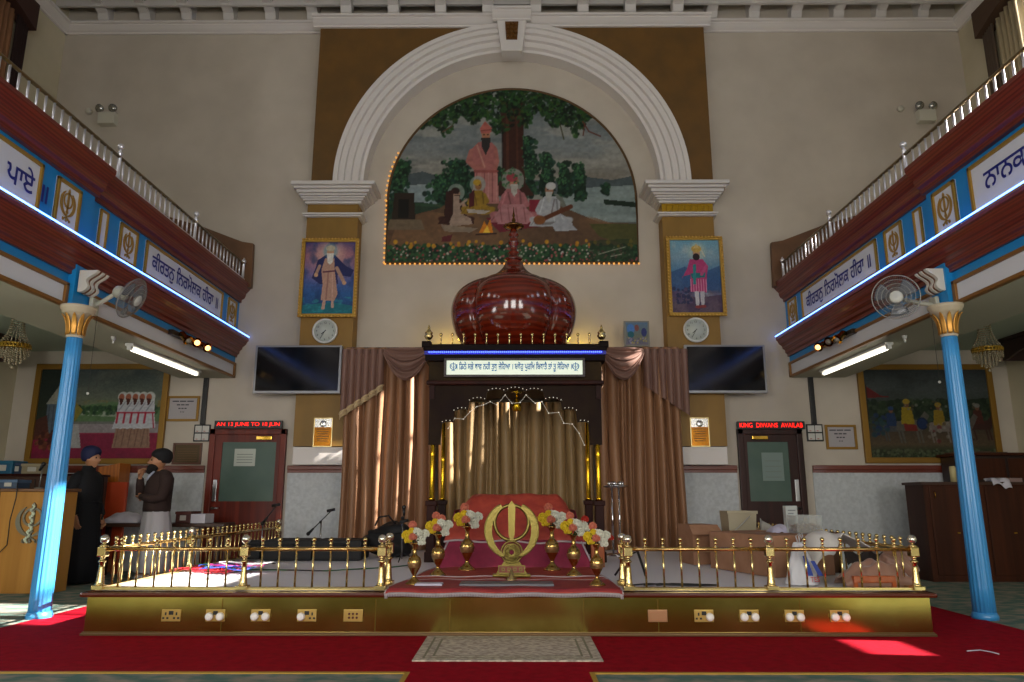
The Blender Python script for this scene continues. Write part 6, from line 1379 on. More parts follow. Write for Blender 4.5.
p = at(997, 482, 9.85); mb = MB(); mb.grid(lambda u, v: (p.x - 0.12 + 0.24 * u + 0.04 * v, 9.74 + 0.26 * v - (0.0 if v > 0.1 else 0.0), 1.262 + 0.045 * abs(math.sin(u * 5 + v * 4)) - (0.13 * (1 - v / 0.2) * (0.4 + 0.6 * u) if v < 0.2 else 0)), 16, 16); tag(mb.build('white_cloth', mat('white_linen', '#c8c4d0'), solid=0.004), 'small white cloth hanging over the edge of the walnut counter', 'cloth')
boxthing('paper_packet', (1003, 478), (1023, 483), 9.95, 0.2, 1.255, mat('pinkish_packet', '#8c7470', 0.6), 'pinkish paper packet lying on the walnut counter behind the white cloth', 'packet', None, 0.004)

# ================================================================== things on the stage, sunlit side
BK = mat('matt_black_case', '#101012', 0.7, bump=0.2, bscale=60)
def case(a, b, Y, d, label):
    lo, hi = bx(a, b, Y, d, ZS + 0.005); t = thing('instrument_case', label, 'case', ((lo[0] + hi[0]) / 2, Y, ZS)); mb = MB(); mb.box(lo, hi, 0.03); mb.build('shell', BK, t)
    mb = MB(); zc = (lo[2] + hi[2]) / 2 + 0.02; mb.box((lo[0] + 0.01, lo[1] - 0.004, zc), (hi[0] - 0.01, lo[1] + 0.002, zc + 0.008)); mb.build('zip_seam', mat('grey_zip', '#3a3a3e', 0.5), t)
    cx = (lo[0] + hi[0]) / 2; mb = MB(); mb.tube([(cx - 0.09, lo[1], zc + 0.03), (cx - 0.07, lo[1] - 0.03, zc + 0.05), (cx + 0.07, lo[1] - 0.03, zc + 0.05), (cx + 0.09, lo[1], zc + 0.03)], 0.011, 6); mb.build('handle', BK, t)
case((262, 540), (311, 561), 8.75, 0.5, 'low black instrument case at the foot of the boom microphone, nearer the cherry door')
case((313, 540), (361, 561), 8.75, 0.5, 'low black instrument case between its twin and the slumped black bag')
case((241, 541), (259, 560), 8.9, 0.3, 'smallest low black case beside the upright microphone pole')
t = thing('black_bag', 'slumped black soft bag on the stage before the sunlit curtain', 'bag', (-1.55, 9.4, ZS)); a, b = at(368, 528, 9.3), at(404, 560, 9.3); mb = MB(); bm = bmesh.new(); bmesh.ops.create_icosphere(bm, subdivisions=4, radius=1)
r = random.Random(3)
for v in bm.verts:
    c = v.co; k = 1 + 0.10 * math.sin(c.x * 5 + 1) * math.sin(c.y * 4) + 0.07 * math.sin(c.z * 9 + c.x * 6); v.co = Vector((c.x * k * 0.30, c.y * k * 0.24, (math.copysign(abs(c.z) ** 0.8, c.z) * (0.9 + 0.25 * math.sin(c.x * 2.2)) * k * 0.235)))
    if v.co.z < -0.19: v.co.z = -0.19
mb.bm(bm, True, Matrix.Translation(((a.x + b.x) / 2, 9.45, ZS + 0.195))); mb.build('bag_body', BK, t); mb = MB(); cx = (a.x + b.x) / 2; mb.tube([(cx - 0.15, 9.35, ZS + 0.38), (cx - 0.1, 9.3, ZS + 0.48), (cx + 0.02, 9.3, ZS + 0.50), (cx + 0.1, 9.35, ZS + 0.40)], 0.012, 6); mb.tube([(cx - 0.2, 9.25, ZS + 0.3), (cx, 9.2, ZS + 0.26), (cx + 0.2, 9.25, ZS + 0.3)], 0.006, 5); mb.build('strap', BK, t)
CHR = mat('chrome_stand', '#9a9a9c', 0.25, 0.9)
def mic_stand(base, Y, top, boom=None, label='', mic=None, dark=False):
    p = at(*base, Y); tp = at(*top, Y); t = thing('microphone_stand', label, 'microphone stand', (p.x, Y, ZS)); M_ = BLACK if dark else CHR; mb = MB()
    mb.tube([(p.x, Y, ZS + 0.03), (p.x, Y, tp.z)], 0.009, 8); mb.build('pole', M_, t)
    for k in range(3): a = 2 * PI * k / 3 + 0.5; mb = MB(); mb.tube([(p.x, Y, ZS + 0.1), (p.x + 0.2 * math.cos(a), Y + 0.2 * math.sin(a), ZS + 0.012)], 0.007, 6); mb.build('leg', BLACK, t)
    if boom:
        a, b = at(*boom[0], Y - 0.05), at(*boom[1], Y - 0.05); mb = MB(); mb.tube([a, b], 0.007, 6); mb.ball((p.x, Y - 0.03, tp.z), 0.02, 8); mb.build('boom_arm', BLACK, t); mb = MB(); d = (a - b).normalized(); mb.tube([a - d * 0.03, a + d * 0.05], [0.012, 0.02], 8); mb.ball(a + d * 0.065, 0.026, 10); mb.build('microphone', BLACK, t)
        mb = MB(); mb.tube([b - Vector((0.05, 0, -0.0)), b + Vector((0.05, 0, 0.02))], 0.018, 8); mb.build('counterweight', BLACK, t)
    return t
mic_stand((319.5, 553), 9.55, (319.5, 522), ((312, 530), (331, 511)), 'boom microphone stand rising over the black instrument cases')
mic_stand((260.5, 556), 9.5, (260.5, 524), ((266, 519), (276, 506)), 'chrome microphone pole standing beside the smallest black case')
mic_stand((401.5, 563), 8.7, (401.5, 518), ((404, 513), (404, 522)), 'thin microphone stand in front of the slumped black bag')
# cables
r = random.Random(12); CC = [('red_cable', '#b81c2c'), ('crimson_cable', '#8c1030'), ('green_cable', '#1e8a44'), ('blue_cable', '#2a48a8'), ('magenta_cable', '#b02c78'), ('black_cable', '#141416'), ('white_cable', '#b8b8b8')]
for i, (nm, hexc) in enumerate(CC):
    mb = MB(); cx, cy = -2.92 + 0.07 * i, 7.4 + 0.1 * (i % 3)
    for rep in range(3 if i < 5 else 2):
        pts = []; a0 = r.uniform(0, 6); L = r.uniform(0.12, 0.2) * 1.4
        for k in range(60): q = k / 59; pts.append((cx + L * math.cos(a0 + q * 13 + rep) * (0.5 + 0.5 * q) + 0.12 * math.sin(q * 5), cy + L * 0.9 * math.sin(a0 + q * 13) * (0.5 + 0.5 * math.sin(q * 3)), ZS + 0.012 + 0.02 * i * 0.5 + 0.03 * abs(math.sin(q * 9 + i))))
        mb.tube(pts, 0.0055, 5)
    if i in (2, 5): mb.tube([(cx, cy, ZS + 0.015), (-2.2, 7.6, ZS + 0.012), (-1.8, 7.5, ZS + 0.012), (-1.2, 7.9, ZS + 0.012), (-0.95, 8.3, ZS + 0.012)], 0.006, 5)
    tag(mb.build('audio_cable', mat(nm, hexc, 0.45)), '%s audio cable coiled in the tangle on the white stage sheet' % nm.split('_')[0], 'cable')
mb = MB(); 
for k in range(3): mb.tube([(1.05 + 0.1 * k, 6.3, ZS + 0.014), (1.2 + 0.1 * k, 6.42, ZS + 0.012), (1.5, 6.3 + 0.05 * k, ZS + 0.012), (1.75, 6.33, ZS + 0.012)], 0.007, 5)
tag(mb.build('audio_cable', BLACK), 'short black cables lying behind the railing by the short vase', 'cable')
# chrome tray stand
p = at(617, 552, 9.6); x = p.x; t = thing('tray_stand', 'tall chrome stand with two poles and a round tray before the shaded curtain', 'stand', (x, 9.6, ZS)); zt_ = at(617, 487, 9.6).z
for s in (-1, 1): mb = MB(); mb.tube([(x + s * 0.045, 9.6, ZS + 0.02), (x + s * 0.045, 9.6, zt_)], 0.014, 10); mb.build('pole', STEEL, t)
mb = MB(); mb.lathe((x, 9.6, ZS), [(0.17, 0), (0.17, 0.015), (0.1, 0.03)], 24); mb.build('foot_plate', STEEL, t)
mb = MB(); mb.lathe((x, 9.6, zt_ - 0.01), [(0.13, 0), (0.17, 0.02), (0.175, 0.03), (0.15, 0.022)], 28); mb.build('round_tray', STEEL, t)
mb = MB()
for k in range(7): a = 2 * PI * k / 7; mb.lathe((x + 0.09 * math.cos(a), 9.6 + 0.09 * math.sin(a), zt_ + 0.012), [(0.02, 0), (0.026, 0.03), (0.02, 0.05), (0.008, 0.06)], 10)
mb.build('small_cups', STEEL, t)
# black folding bits beside the double posts
mb = MB(); mb.tube([(1.05, 6.9, ZS), (1.12, 6.95, ZS + 0.2), (1.2, 6.9, ZS + 0.24), (1.28, 6.98, ZS + 0.02)], 0.012, 6); mb.tube([(1.0, 7.0, ZS + 0.02), (1.15, 7.0, ZS + 0.22)], 0.01, 6); tag(mb.build('folding_stand', BLACK), 'small black folded stand beside the double railing posts by the short vase', 'stand')
mb = MB(); q = at(601, 547, 7.6); mb.box((q.x - 0.06, 8.0, ZS), (q.x + 0.08, 8.12, ZS + 0.28), 0.01); tag(mb.build('orange_box', mat('dull_orange', '#a8582c', 0.6)), 'small dull orange box behind the short vase by the tray stand', 'box')

# ================================================================== boxes and bundles, shaded side
CARD = mat('brown_cardboard', '#a67c60', 0.8, col2='#966c50', scale=6)
def carton(pts_xy, z0, z1, label, flaps=None, m=CARD):
    cx = sum(p[0] for p in pts_xy) / 4; cy = sum(p[1] for p in pts_xy) / 4; t = thing('cardboard_box', label, 'box', (cx, cy, z0)); mb = MB(); mb.prism(pts_xy, z0, z1, 'xy'); mb.build('carton', m, t)
    mb = MB(); a, b, c, d = [Vector((p[0], p[1], z1 + 0.002)) for p in pts_xy]; e = (a + d) / 2; f = (b + c) / 2; n = (b - a).normalized().cross(Vector((0, 0, 1))) * 0.025
    mb.add([e + n, f + n, f - n, e - n], [(0, 1, 2, 3)], False); mb.build('tape', mat('tan_tape', '#a48862', 0.4), t)
    if flaps:
        mb = MB(); mb.add(flaps, [(0, 1, 2, 3)], False); mb.build('flap', m, t, solid=0.006)
    return t
# long box: front-left face recedes from the railing towards the back
carton([(2.46, 6.95), (3.1, 7.2), (2.72, 8.2), (2.12, 7.92)], ZS + 0.005, 0.71, 'long brown cardboard box with the plastic tub standing on it')
carton([(2.02, 8.25), (2.32, 8.35), (2.25, 8.75), (1.95, 8.65)], ZS + 0.005, 0.76, 'smaller brown cardboard box behind the long one, nearest the shaded curtain', [(1.98, 8.24, 0.76), (2.32, 8.35, 0.76), (2.36, 8.25, 0.66), (2.0, 8.14, 0.66)])
a, b = at(727, 511, 8.6), at(757, 535, 8.6); t = thing('storage_bin', 'cream rectangular bin with a wire handle behind the long cardboard box', 'bin', ((a.x + b.x) / 2, 8.7, ZS)); mb = MB(); x0, x1 = a.x, b.x; BN = mat('cream_plastic_bin', '#a89e84', 0.5)
mb.rings([[(x0 + 0.03, 8.6, ZS), (x1 - 0.03, 8.6, ZS), (x1 - 0.03, 8.9, ZS), (x0 + 0.03, 8.9, ZS)], [(x0, 8.57, a.z), (x1, 8.57, a.z), (x1, 8.93, a.z), (x0, 8.93, a.z)], [(x0 + 0.01, 8.58, a.z), (x1 - 0.01, 8.58, a.z), (x1 - 0.01, 8.92, a.z), (x0 + 0.01, 8.92, a.z)], [(x0 + 0.04, 8.61, ZS + 0.02), (x1 - 0.04, 8.61, ZS + 0.02), (x1 - 0.04, 8.89, ZS + 0.02), (x0 + 0.04, 8.89, ZS + 0.02)]], smooth=False); mb.build('bin_body', BN, t)
mb = MB(); mb.box((x0 - 0.012, 8.555, a.z - 0.03), (x1 + 0.012, 8.575, a.z + 0.003), 0.003); mb.build('rim', BN, t); mb = MB(); mb.tube([at(731, 534, 8.54), at(741, 525, 8.53), at(750, 516, 8.54)], 0.005, 5); mb.build('wire_handle', mat('grey_wire', '#b4b4b0'), t)
mb = MB(); q = at(762, 530, 8.5); mb.grid(lambda u, v: (q.x - 0.06 + 0.13 * u, 8.35 + 0.05 * math.sin(u * 6), ZS + 0.006 + 0.49 * v - 0.1 * u * v), 12, 10); tag(mb.build('plastic_sheet', mat('grey_plastic_film', '#a8a49c', 0.3), solid=0.004), 'crumpled grey plastic sheet leaning beside the cream bin', 'plastic sheet')
q = at(781, 533, 7.6); mb = MB(); mb.grid(lambda u, v: (q.x - 0.12 + 0.24 * u, 7.5 + 0.2 * v, 0.713 + 0.07 * math.sqrt(max(0, math.sin(PI * u) * math.sin(PI * v))) + 0.01 * math.sin(u * 20 + v * 9) * math.sin(PI * u)), 24, 16); tag(mb.build('folded_cloth', mat('lilac_white_cloth', '#b4b0c4', 0.8), solid=0.004), 'small lilac-white folded cloth on the long cardboard box', 'cloth')
a, b = at(791, 508, 7.35), at(805, 534, 7.35); t = thing('paper_carton', 'upright white paper carton on the long cardboard box behind the clear tub', 'carton', ((a.x + b.x) / 2, 7.5, 0.71)); mb = MB(); mb.box((a.x, 7.5, 0.712), (b.x, 7.58, a.z + 0.02), 0.003); mb.build('carton_body', mat('off_white_card', '#b0b4b0', 0.6), t)
mb = MB(); z = a.z
for i in range(3): mb.box((a.x + 0.02, 7.497, z - 0.03 - i * 0.03), (b.x - 0.02 - 0.02 * (i % 2), 7.5005, z - 0.02 - i * 0.03))
mb.build('printed_lines', mat('grey_print', '#707478', 0.6), t)
a, b = at(793, 515, 7.3), at(821, 535, 7.3); t = thing('plastic_tub', 'clear plastic tub half full of brown nuts on the long cardboard box', 'tub', ((a.x + b.x) / 2, 7.4, 0.71)); mb = MB(); mb.rings([[(a.x + 0.01, 7.25, 0.715), (b.x - 0.01, 7.25, 0.715), (b.x - 0.01, 7.47, 0.715), (a.x + 0.01, 7.47, 0.715)], [(a.x, 7.24, a.z), (b.x, 7.24, a.z), (b.x, 7.48, a.z), (a.x, 7.48, a.z)]], cap=False, smooth=False); mb.build('clear_wall', mat('clear_plastic', '#c8ccc8', 0.15, alpha=0.22), t, solid=0.004)
mb = MB(); r = random.Random(8)
for i in range(150): mb.ball((r.uniform(a.x + 0.02, b.x - 0.02), r.uniform(7.26, 7.46), r.uniform(0.725, 0.80)), 0.012, 5)
tag(mb.build('nut_filling', mat('dull_nut_brown', '#86705c', 0.7), t), kind='stuff')
a = at(835, 530, 7.2); a.x += 0.02; t = thing('wicker_basket', 'low brown wicker basket behind the draped white sheet', 'basket', (a.x, 7.55, ZS)); mb = MB(); mb.lathe((a.x, 7.6, ZS), [(0.16, 0.0), (0.2, 0.36)], 24, cap=True); mb.build('basket_wall', mat('brown_wicker', '#6a4a34', 0.7, bump=0.5, bscale=40), t); mb = MB(); mb.tube([(a.x + 0.2 * math.cos(v), 7.6 + 0.2 * math.sin(v), ZS + 0.36) for v in np.linspace(0, 2 * PI, 25)[:-1]], 0.016, 6, closed=True); mb.build('rim', mat('brown_wicker', '#6a4a34'), t)
q = at(723, 553, 7.9); mb = MB(); mb.lathe((q.x, 7.9, ZS + 0.005), [(0.05, 0), (0.09, 0.03), (0.10, 0.08), (0.08, 0.12), (0.06, 0.13)], 18); tag(mb.build('brass_bowl', mat('dull_brass_bowl', '#a08448', 0.35, 0.8)), 'round dull brass bowl on the sheet in front of the cardboard boxes', 'bowl')
# white carrier bag with blue slanting strokes and red letters
t = thing('carrier_bag', 'white plastic carrier bag with blue slanting strokes and red letters', 'bag', (2.42, 6.42, ZS)); BAGM = mat('white_plastic_film', '#c8c8cc', 0.4, bump=0.2, bscale=14)
bl, br, tpz = at(790, 587, 6.35), at(822, 587, 6.35), at(793, 535, 6.35)
def bag(u, v):
    w = (br.x - bl.x) * (1.0 - 0.68 * v ** 1.3); cx = bl.x + (br.x - bl.x) * 0.5 * (1 - v) + (tpz.x + 0.06 - 0) * v - 0 * v; cx = (bl.x + br.x) / 2 * (1 - v) + (tpz.x + 0.07) * v
    a = 2 * PI * u; k = 1 + 0.08 * math.sin(5 * a + 6 * v) + 0.04 * math.sin(9 * a - 7 * v)
    return (cx + w / 2 * math.cos(a) * k, 6.42 + 0.09 * (1 - 0.75 * v) * math.sin(a) * k, ZS + 0.008 + (tpz.z - ZS - 0.07) * v)
mb = MB(); mb.grid(bag, 41, 24); mb.build('bag_body', BAGM, t)
top = bag(0, 1); mb = MB()
for s in (-1, 1): mb.tube([(top[0] - 0.04 + s * 0.012, 6.42 + s * 0.015, top[2] - 0.02), (top[0] - 0.05 + s * 0.02, 6.42 + s * 0.02, top[2] + 0.05), (top[0] - 0.02 + s * 0.02, 6.42 + s * 0.02, top[2] + 0.07), (top[0] + 0.01, 6.42 + s * 0.015, top[2] - 0.02)], [(0.012, 0.004)] * 4, 6)
mb.build('handle', BAGM, t)
mb = MB()
def onbag(px, py): p = at(px, py, 6.31); return (p.x, 6.322, p.z)
for (p, q) in (((803, 556), (809, 576)), ((811, 561), (819, 576))):
    mb.add([onbag(*p), onbag(p[0] + 4, p[1]), onbag(q[0] + 5, q[1]), onbag(*q)], [(0, 1, 2, 3)], False)
mb.build('blue_stroke', mat('strong_blue_print', '#1c3a94', 0.5), t, solid=0.003)
mb = MB(); vf = fit_text('TES', 0.075, 0.04); c_ = at(815.5, 579.5, 6.31); M = face_back(Vector((c_.x, 6.318, c_.z))); mb.add([M @ p for p in vf[0]], vf[1], False); mb.build('red_letters', mat('red_print', '#b82a24', 0.5), t, solid=0.003)
# draped sheet, pink bundle, orange tray
t = thing('draped_sheet', 'white sheet draped over a rounded mound behind the carrier bag', 'sheet', (2.95, 6.95, ZS)); L_, R_ = at(812, 587, 6.7), at(888, 560, 6.7)
def mound(u, v):
    x = 2.60 + 0.66 * u; h = 0.41 * math.sin(PI / 2 * min(1, u / 0.26)) ** 0.6 - 0.20 * max(0, (u - 0.38) / 0.62) ** 1.4
    k = math.sin(PI * (0.02 + 0.96 * v)) ** 0.22; k = k if u < 0.3 else max(k, min(1, 0.5 + (u - 0.3) * 3))
    h = h * k; return (x - 0.02 * v, 6.50 + 0.44 * v - 0.015 * math.sin(u * 25), ZS + 0.012 + max(0, h) + 0.006 * math.sin(u * 30 + v * 8) * min(1, u * 5))
mb = MB(); mb.grid(mound, 50, 30); mb.build('sheet_cloth', mat('soft_white_sheet', '#d0ccc8', 0.85), t, solid=0.006)
t = thing('cloth_bundle', 'crumpled pinkish-brown satin bundle behind the corner railing post', 'cloth', (3.0, 6.4, ZS)); PK = mat('pinkish_brown_satin', '#96705e', 0.4, sheen=0.3)
a, b = at(836, 560, 6.4), at(908, 585, 6.4)
def bun(u, v):
    x = a.x + (b.x - a.x) * u; h = 0.14 + 0.05 * math.sin(PI * u) + 0.012 * math.sin(u * 23 + v * 5) + 0.015 * math.sin(u * 9 - v * 14); e = math.sin(PI * v) ** 0.45 * (math.sin(PI * min(max(u, 0.02), 0.98)) ** 0.3)
    return (x, 6.24 + 0.24 * v, ZS + 0.01 + h * e)
mb = MB(); mb.grid(bun, 60, 26); mb.build('satin_cloth', PK, t, solid=0.005)
mb = MB(); q = at(896, 560, 6.5); bm = bmesh.new(); bmesh.ops.create_icosphere(bm, subdivisions=4, radius=1)
for v in bm.verts: c = v.co; k = 1 + 0.14 * math.sin(c.x * 7 + c.z * 5) * math.sin(c.y * 6 + 1) + 0.08 * math.sin(c.z * 12 + c.x * 9); v.co = c * k; v.co.x *= 0.17; v.co.y *= 0.14; v.co.z *= 0.15
mb.bm(bm, True, Matrix.Translation((q.x - 0.02, 6.48, ZS + 0.14))); mb.build('knotted_end', PK, t)
mb = MB(); q = at(872, 573, 6.24); mb.box((q.x - 0.16, 6.22, ZS + 0.04), (q.x + 0.18, 6.27, ZS + 0.095), 0.01); mb.box((q.x - 0.16, 6.22, ZS + 0.005), (q.x - 0.13, 6.27, ZS + 0.05)); mb.box((q.x + 0.15, 6.22, ZS + 0.005), (q.x + 0.18, 6.27, ZS + 0.05)); tag(mb.build('low_wooden_stool', mat('orange_varnish', '#a8501c', 0.3, coat=0.4)), 'low orange varnished stool under the pinkish-brown bundle', 'stool')
q = at(850, 548, 6.6); mb = MB(); mb.grid(lambda u, v: (q.x - 0.10 + 0.36 * u, 6.44 + 0.06 * v, ZS + 0.16 + 0.10 * v + 0.02 * math.sin(u * 14)), 30, 8); tag(mb.build('shade_infill', mat('shade_infill_dark', '#241a18', 0.8), solid=0.01), 'dark scarf standing for shade between the white sheet and the satin bundle', 'infill')  # dark piece put in for the shade under the raised sheet
q = at(918, 572, 6.35); mb = MB(); bm = bmesh.new(); bmesh.ops.create_icosphere(bm, subdivisions=3, radius=1)
for v in bm.verts: c = v.co; k = 1 + 0.16 * math.sin(c.x * 6 + c.z * 7) * math.cos(c.y * 5); v.co = Vector((c.x * k * 0.05, c.y * k * 0.07, c.z * k * 0.06))
mb.bm(bm, True, Matrix.Translation((3.29, 6.35, ZS + 0.06))); tag(mb.build('white_rag', mat('white_linen', '#c8c4d0')), 'small white rag at the corner post of the stage by the dark counter', 'cloth')
mb = MB(); q = atz(869, 588, 0); 
pts = [atz(967, 651, 0.016), atz(980, 650, 0.016), atz(991, 652, 0.016), atz(999, 654, 0.016)]; mb.tube(pts, 0.004, 4); tag(mb.build('stray_thread', mat('white_linen', '#c8c4d0')), 'short white thread lying on the red carpet near the darker blue column', 'thread')
# ================================================================== people
SKIN = mat('brown_skin', '#b4805e', 0.5); 
def skin_mesh(J, E, root):
    """J: name -> ((x,y,z), radius or (rx,ry)); E: joined pairs; returns verts, faces of one continuous body"""
    names = list(J); idx = {n: i for i, n in enumerate(names)}
    me = bpy.data.meshes.new('body'); me.from_pydata([J[n][0] for n in names], [(idx[a], idx[b]) for a, b in E], []); o = bpy.data.objects.new('body', me); COL.objects.link(o)
    sk = o.modifiers.new('skin', 'SKIN'); sk.use_smooth_shade = True; ss = o.modifiers.new('sub', 'SUBSURF'); ss.levels = 2; ss.render_levels = 2
    for n in names:
        r = J[n][1]; r = r if hasattr(r, '__len__') else (r, r); d = me.skin_vertices[0].data[idx[n]]; d.radius = r; d.use_root = (n == root)
    bpy.context.view_layer.update(); ev = bpy.data.meshes.new_from_object(o.evaluated_get(bpy.context.evaluated_depsgraph_get()))
    v = [tuple(p.co) for p in ev.vertices]; f = [tuple(p.vertices) for p in ev.polygons]; bpy.data.objects.remove(o); bpy.data.meshes.remove(me); bpy.data.meshes.remove(ev)
    return v, f
def hand(mb, wrist, dirv, palm_n, side, curl=0.5, s=1.0):
    """palm and five fingers; dirv along the hand, palm_n out of the palm, side=+1/-1 thumb side"""
    d = Vector(dirv).normalized(); n = Vector(palm_n); n = (n - d * n.dot(d)).normalized(); b = d.cross(n).normalized() * side; w = Vector(wrist)
    mb.tube([w - d * 0.02, w + d * 0.01, w + d * 0.05, w + d * 0.085, w + d * 0.095], [(0.024 * s, 0.019 * s), (0.028 * s, 0.016 * s), (0.040 * s, 0.014 * s), (0.041 * s, 0.012 * s), (0.03 * s, 0.008 * s)], 12) if abs(b.dot(Vector((0, 0, 1)))) < 2 else None
    for i, (off, L) in enumerate(((0.030, 0.070), (0.010, 0.078), (-0.010, 0.073), (-0.030, 0.058))):
        p = w + d * 0.085 * s + b * off * s; c = curl * (1 + 0.12 * i); pts = [p]; a = 0
        for k in (0.45, 0.3, 0.25): a += c * 0.9; q = d * math.cos(a) + n * math.sin(a); pts.append(pts[-1] + q * L * k * s)
        mb.tube(pts, [0.0095 * s, 0.009 * s, 0.008 * s, 0.006 * s], 8)
    p = w + d * 0.025 * s + b * 0.028 * s; mb.tube([p, p + (b * 0.7 + d * 0.6 + n * 0.3).normalized() * 0.035 * s, p + (b * 0.6 + d * 0.9 + n * 0.5).normalized() * 0.062 * s, p + (b * 0.4 + d * 1.0 + n * 0.6).normalized() * 0.085 * s], [0.012 * s, 0.011 * s, 0.010 * s, 0.007 * s], 8)
def head(mb, c, h=0.23):
    """head facing -Y, c = centre; one deformed surface with brow, nose, chin, plus ears"""
    bm = bmesh.new(); bmesh.ops.create_uvsphere(bm, u_segments=40, v_segments=32, radius=1)
    for v in bm.verts:
        x, y, z = v.co; fx = 0.33 * h * (1.0 if z > -0.1 else 1 + 0.30 * (z + 0.1)); p = Vector((x * fx, y * 0.42 * h, z * 0.5 * h))
        if y < 0:
            g = lambda cx, cz, sx_, sz: math.exp(-((x - cx) / sx_) ** 2 - ((z - cz) / sz) ** 2)
            p.y -= 0.13 * h * g(0, -0.14, 0.14, 0.16) + 0.06 * h * g(0, 0.02, 0.12, 0.16)           # nose
            p.y += 0.045 * h * (g(0.36, 0.10, 0.16, 0.10) + g(-0.36, 0.10, 0.16, 0.10))             # eye sockets
            p.y -= 0.03 * h * g(0, 0.24, 0.6, 0.08); p.y -= 0.035 * h * g(0, -0.48, 0.22, 0.09); p.y -= 0.05 * h * g(0, -0.82, 0.25, 0.18)
        v.co = p + Vector(c)
    mb.bm(bm, True)
    for s in (-1, 1): mb.ball((c[0] + s * 0.335 * h, c[1] + 0.02 * h, c[2] - 0.02 * h), 0.12 * h, 10, (0.35, 0.7, 1.1))
def loft(mb, L, n=40, fold=0.0, nf=9, seed=0):
    """L: (z, cx, cy, rx, ry, fold)"""
    r = []
    for k, (z, cx, cy, rx, ry, fo) in enumerate(L):
        ring = []
        for j in range(n):
            a = 2 * PI * j / n; q = 1 + fo * (math.sin(nf * a + seed + z * 1.7) + 0.5 * math.sin((nf + 4) * a + 2 + z * 3)); ex = 0.9
            ring.append((cx + rx * q * math.copysign(abs(math.cos(a)) ** ex, math.cos(a)), cy + ry * q * math.copysign(abs(math.sin(a)) ** ex, math.sin(a)), z))
        r.append(ring)
    mb.rings(r)
def turban(mb, c, R, seed=0, tall=1.0, low=0.0):
    """wound cloth: overlapping bands round the crown"""
    n = 44; L = [(-0.55, 0.80), (-0.42, 0.97), (-0.22, 1.05), (0.0, 1.10), (0.22, 1.12), (0.45, 1.08), (0.66, 0.97), (0.84, 0.78), (0.96, 0.52), (1.02, 0.2), (1.03, 0.02)]
    r = []
    for (h, q) in L:
        ring = []
        for j in range(n):
            a = 2 * PI * j / n; face = max(0.0, -math.sin(a)); k = max(0.0, 1 - (h + 0.55) / 1.2)
            z = c[2] + h * tall * R + R * (0.62 * face ** 1.5 * (1 - 0.55 * abs(math.cos(a))) - 0.12 * (1 - face)) * k + 0.02 * R * math.sin(3 * a + h * 9)
            rr = R * q * (1 + 0.02 * math.sin(h * 26 + 2.4 * abs(math.cos(a)) * 2)); ring.append((c[0] + rr * 0.86 * math.cos(a), c[1] + rr * 1.06 * math.sin(a) + 0.12 * R, z))
        r.append(ring)
    mb.rings(r)

WIDE = 1.0
def rot_build(mb, name, m, t, rz, origin, **k):
    mb.xf(Matrix.Translation(origin) @ Matrix.Rotation(rz, 4, 'Z') @ Matrix.Diagonal((0.97 * WIDE, 0.97 * WIDE, 0.97, 1))); return mb.build(name, m, t, **k)

# ---- man in the long black coat, seen from his side, arms hanging
O1 = Vector((-5.40, 9.52, 0)); RZ1 = math.radians(78)      # faces towards +X and a little to the viewer
t = thing('person', 'person in a long black coat and navy turban standing beside the oak desk', 'person', tuple(O1))
J = {'pel': ((0, 0, 0.92), (0.14, 0.11)), 'wst': ((0, 0.0, 1.06), (0.125, 0.095)), 'che': ((0, 0.01, 1.26), (0.15, 0.11)), 'nkb': ((0, 0.02, 1.41), (0.06, 0.055)), 'nkt': ((0, 0.0, 1.50), (0.055, 0.055)),
     'sl': ((-0.17, 0.02, 1.36), 0.055), 'el': ((-0.22, 0.04, 1.08), 0.042), 'wl': ((-0.21, -0.06, 0.84), 0.026), 'sr': ((0.17, 0.02, 1.36), 0.055), 'er': ((0.22, 0.04, 1.08), 0.042), 'wr': ((0.22, -0.06, 0.84), 0.026),
     'hl': ((-0.09, 0, 0.86), 0.085), 'kl': ((-0.10, -0.02, 0.49), 0.056), 'al': ((-0.10, 0.02, 0.09), 0.036), 'tl': ((-0.11, -0.13, 0.035), (0.035, 0.022)), 'hr': ((0.09, 0, 0.86), 0.085), 'kr': ((0.10, -0.02, 0.49), 0.056), 'ar': ((0.10, 0.02, 0.09), 0.036), 'tr': ((0.11, -0.13, 0.035), (0.035, 0.022))}
E_ = [('pel', 'wst'), ('wst', 'che'), ('che', 'nkb'), ('nkb', 'nkt'), ('che', 'sl'), ('sl', 'el'), ('el', 'wl'), ('che', 'sr'), ('sr', 'er'), ('er', 'wr'), ('pel', 'hl'), ('hl', 'kl'), ('kl', 'al'), ('al', 'tl'), ('pel', 'hr'), ('hr', 'kr'), ('kr', 'ar'), ('ar', 'tr')]
mb = MB(); v, f = skin_mesh(J, E_, 'pel'); mb.add(v, f, True); head(mb, (0, -0.02, 1.585), 0.235)
hand(mb, (-0.21, -0.065, 0.83), (0.0, -0.25, -1), (0.9, 0, 0), -1, 0.35); hand(mb, (0.22, -0.075, 0.82), (0, -0.5, -1), (-0.9, 0, 0), 1, 0.35)
rot_build(mb, 'body', SKIN, t, RZ1, O1)
COAT = mat('black_wool', '#0b0c12', 0.85, bump=0.2, bscale=30)
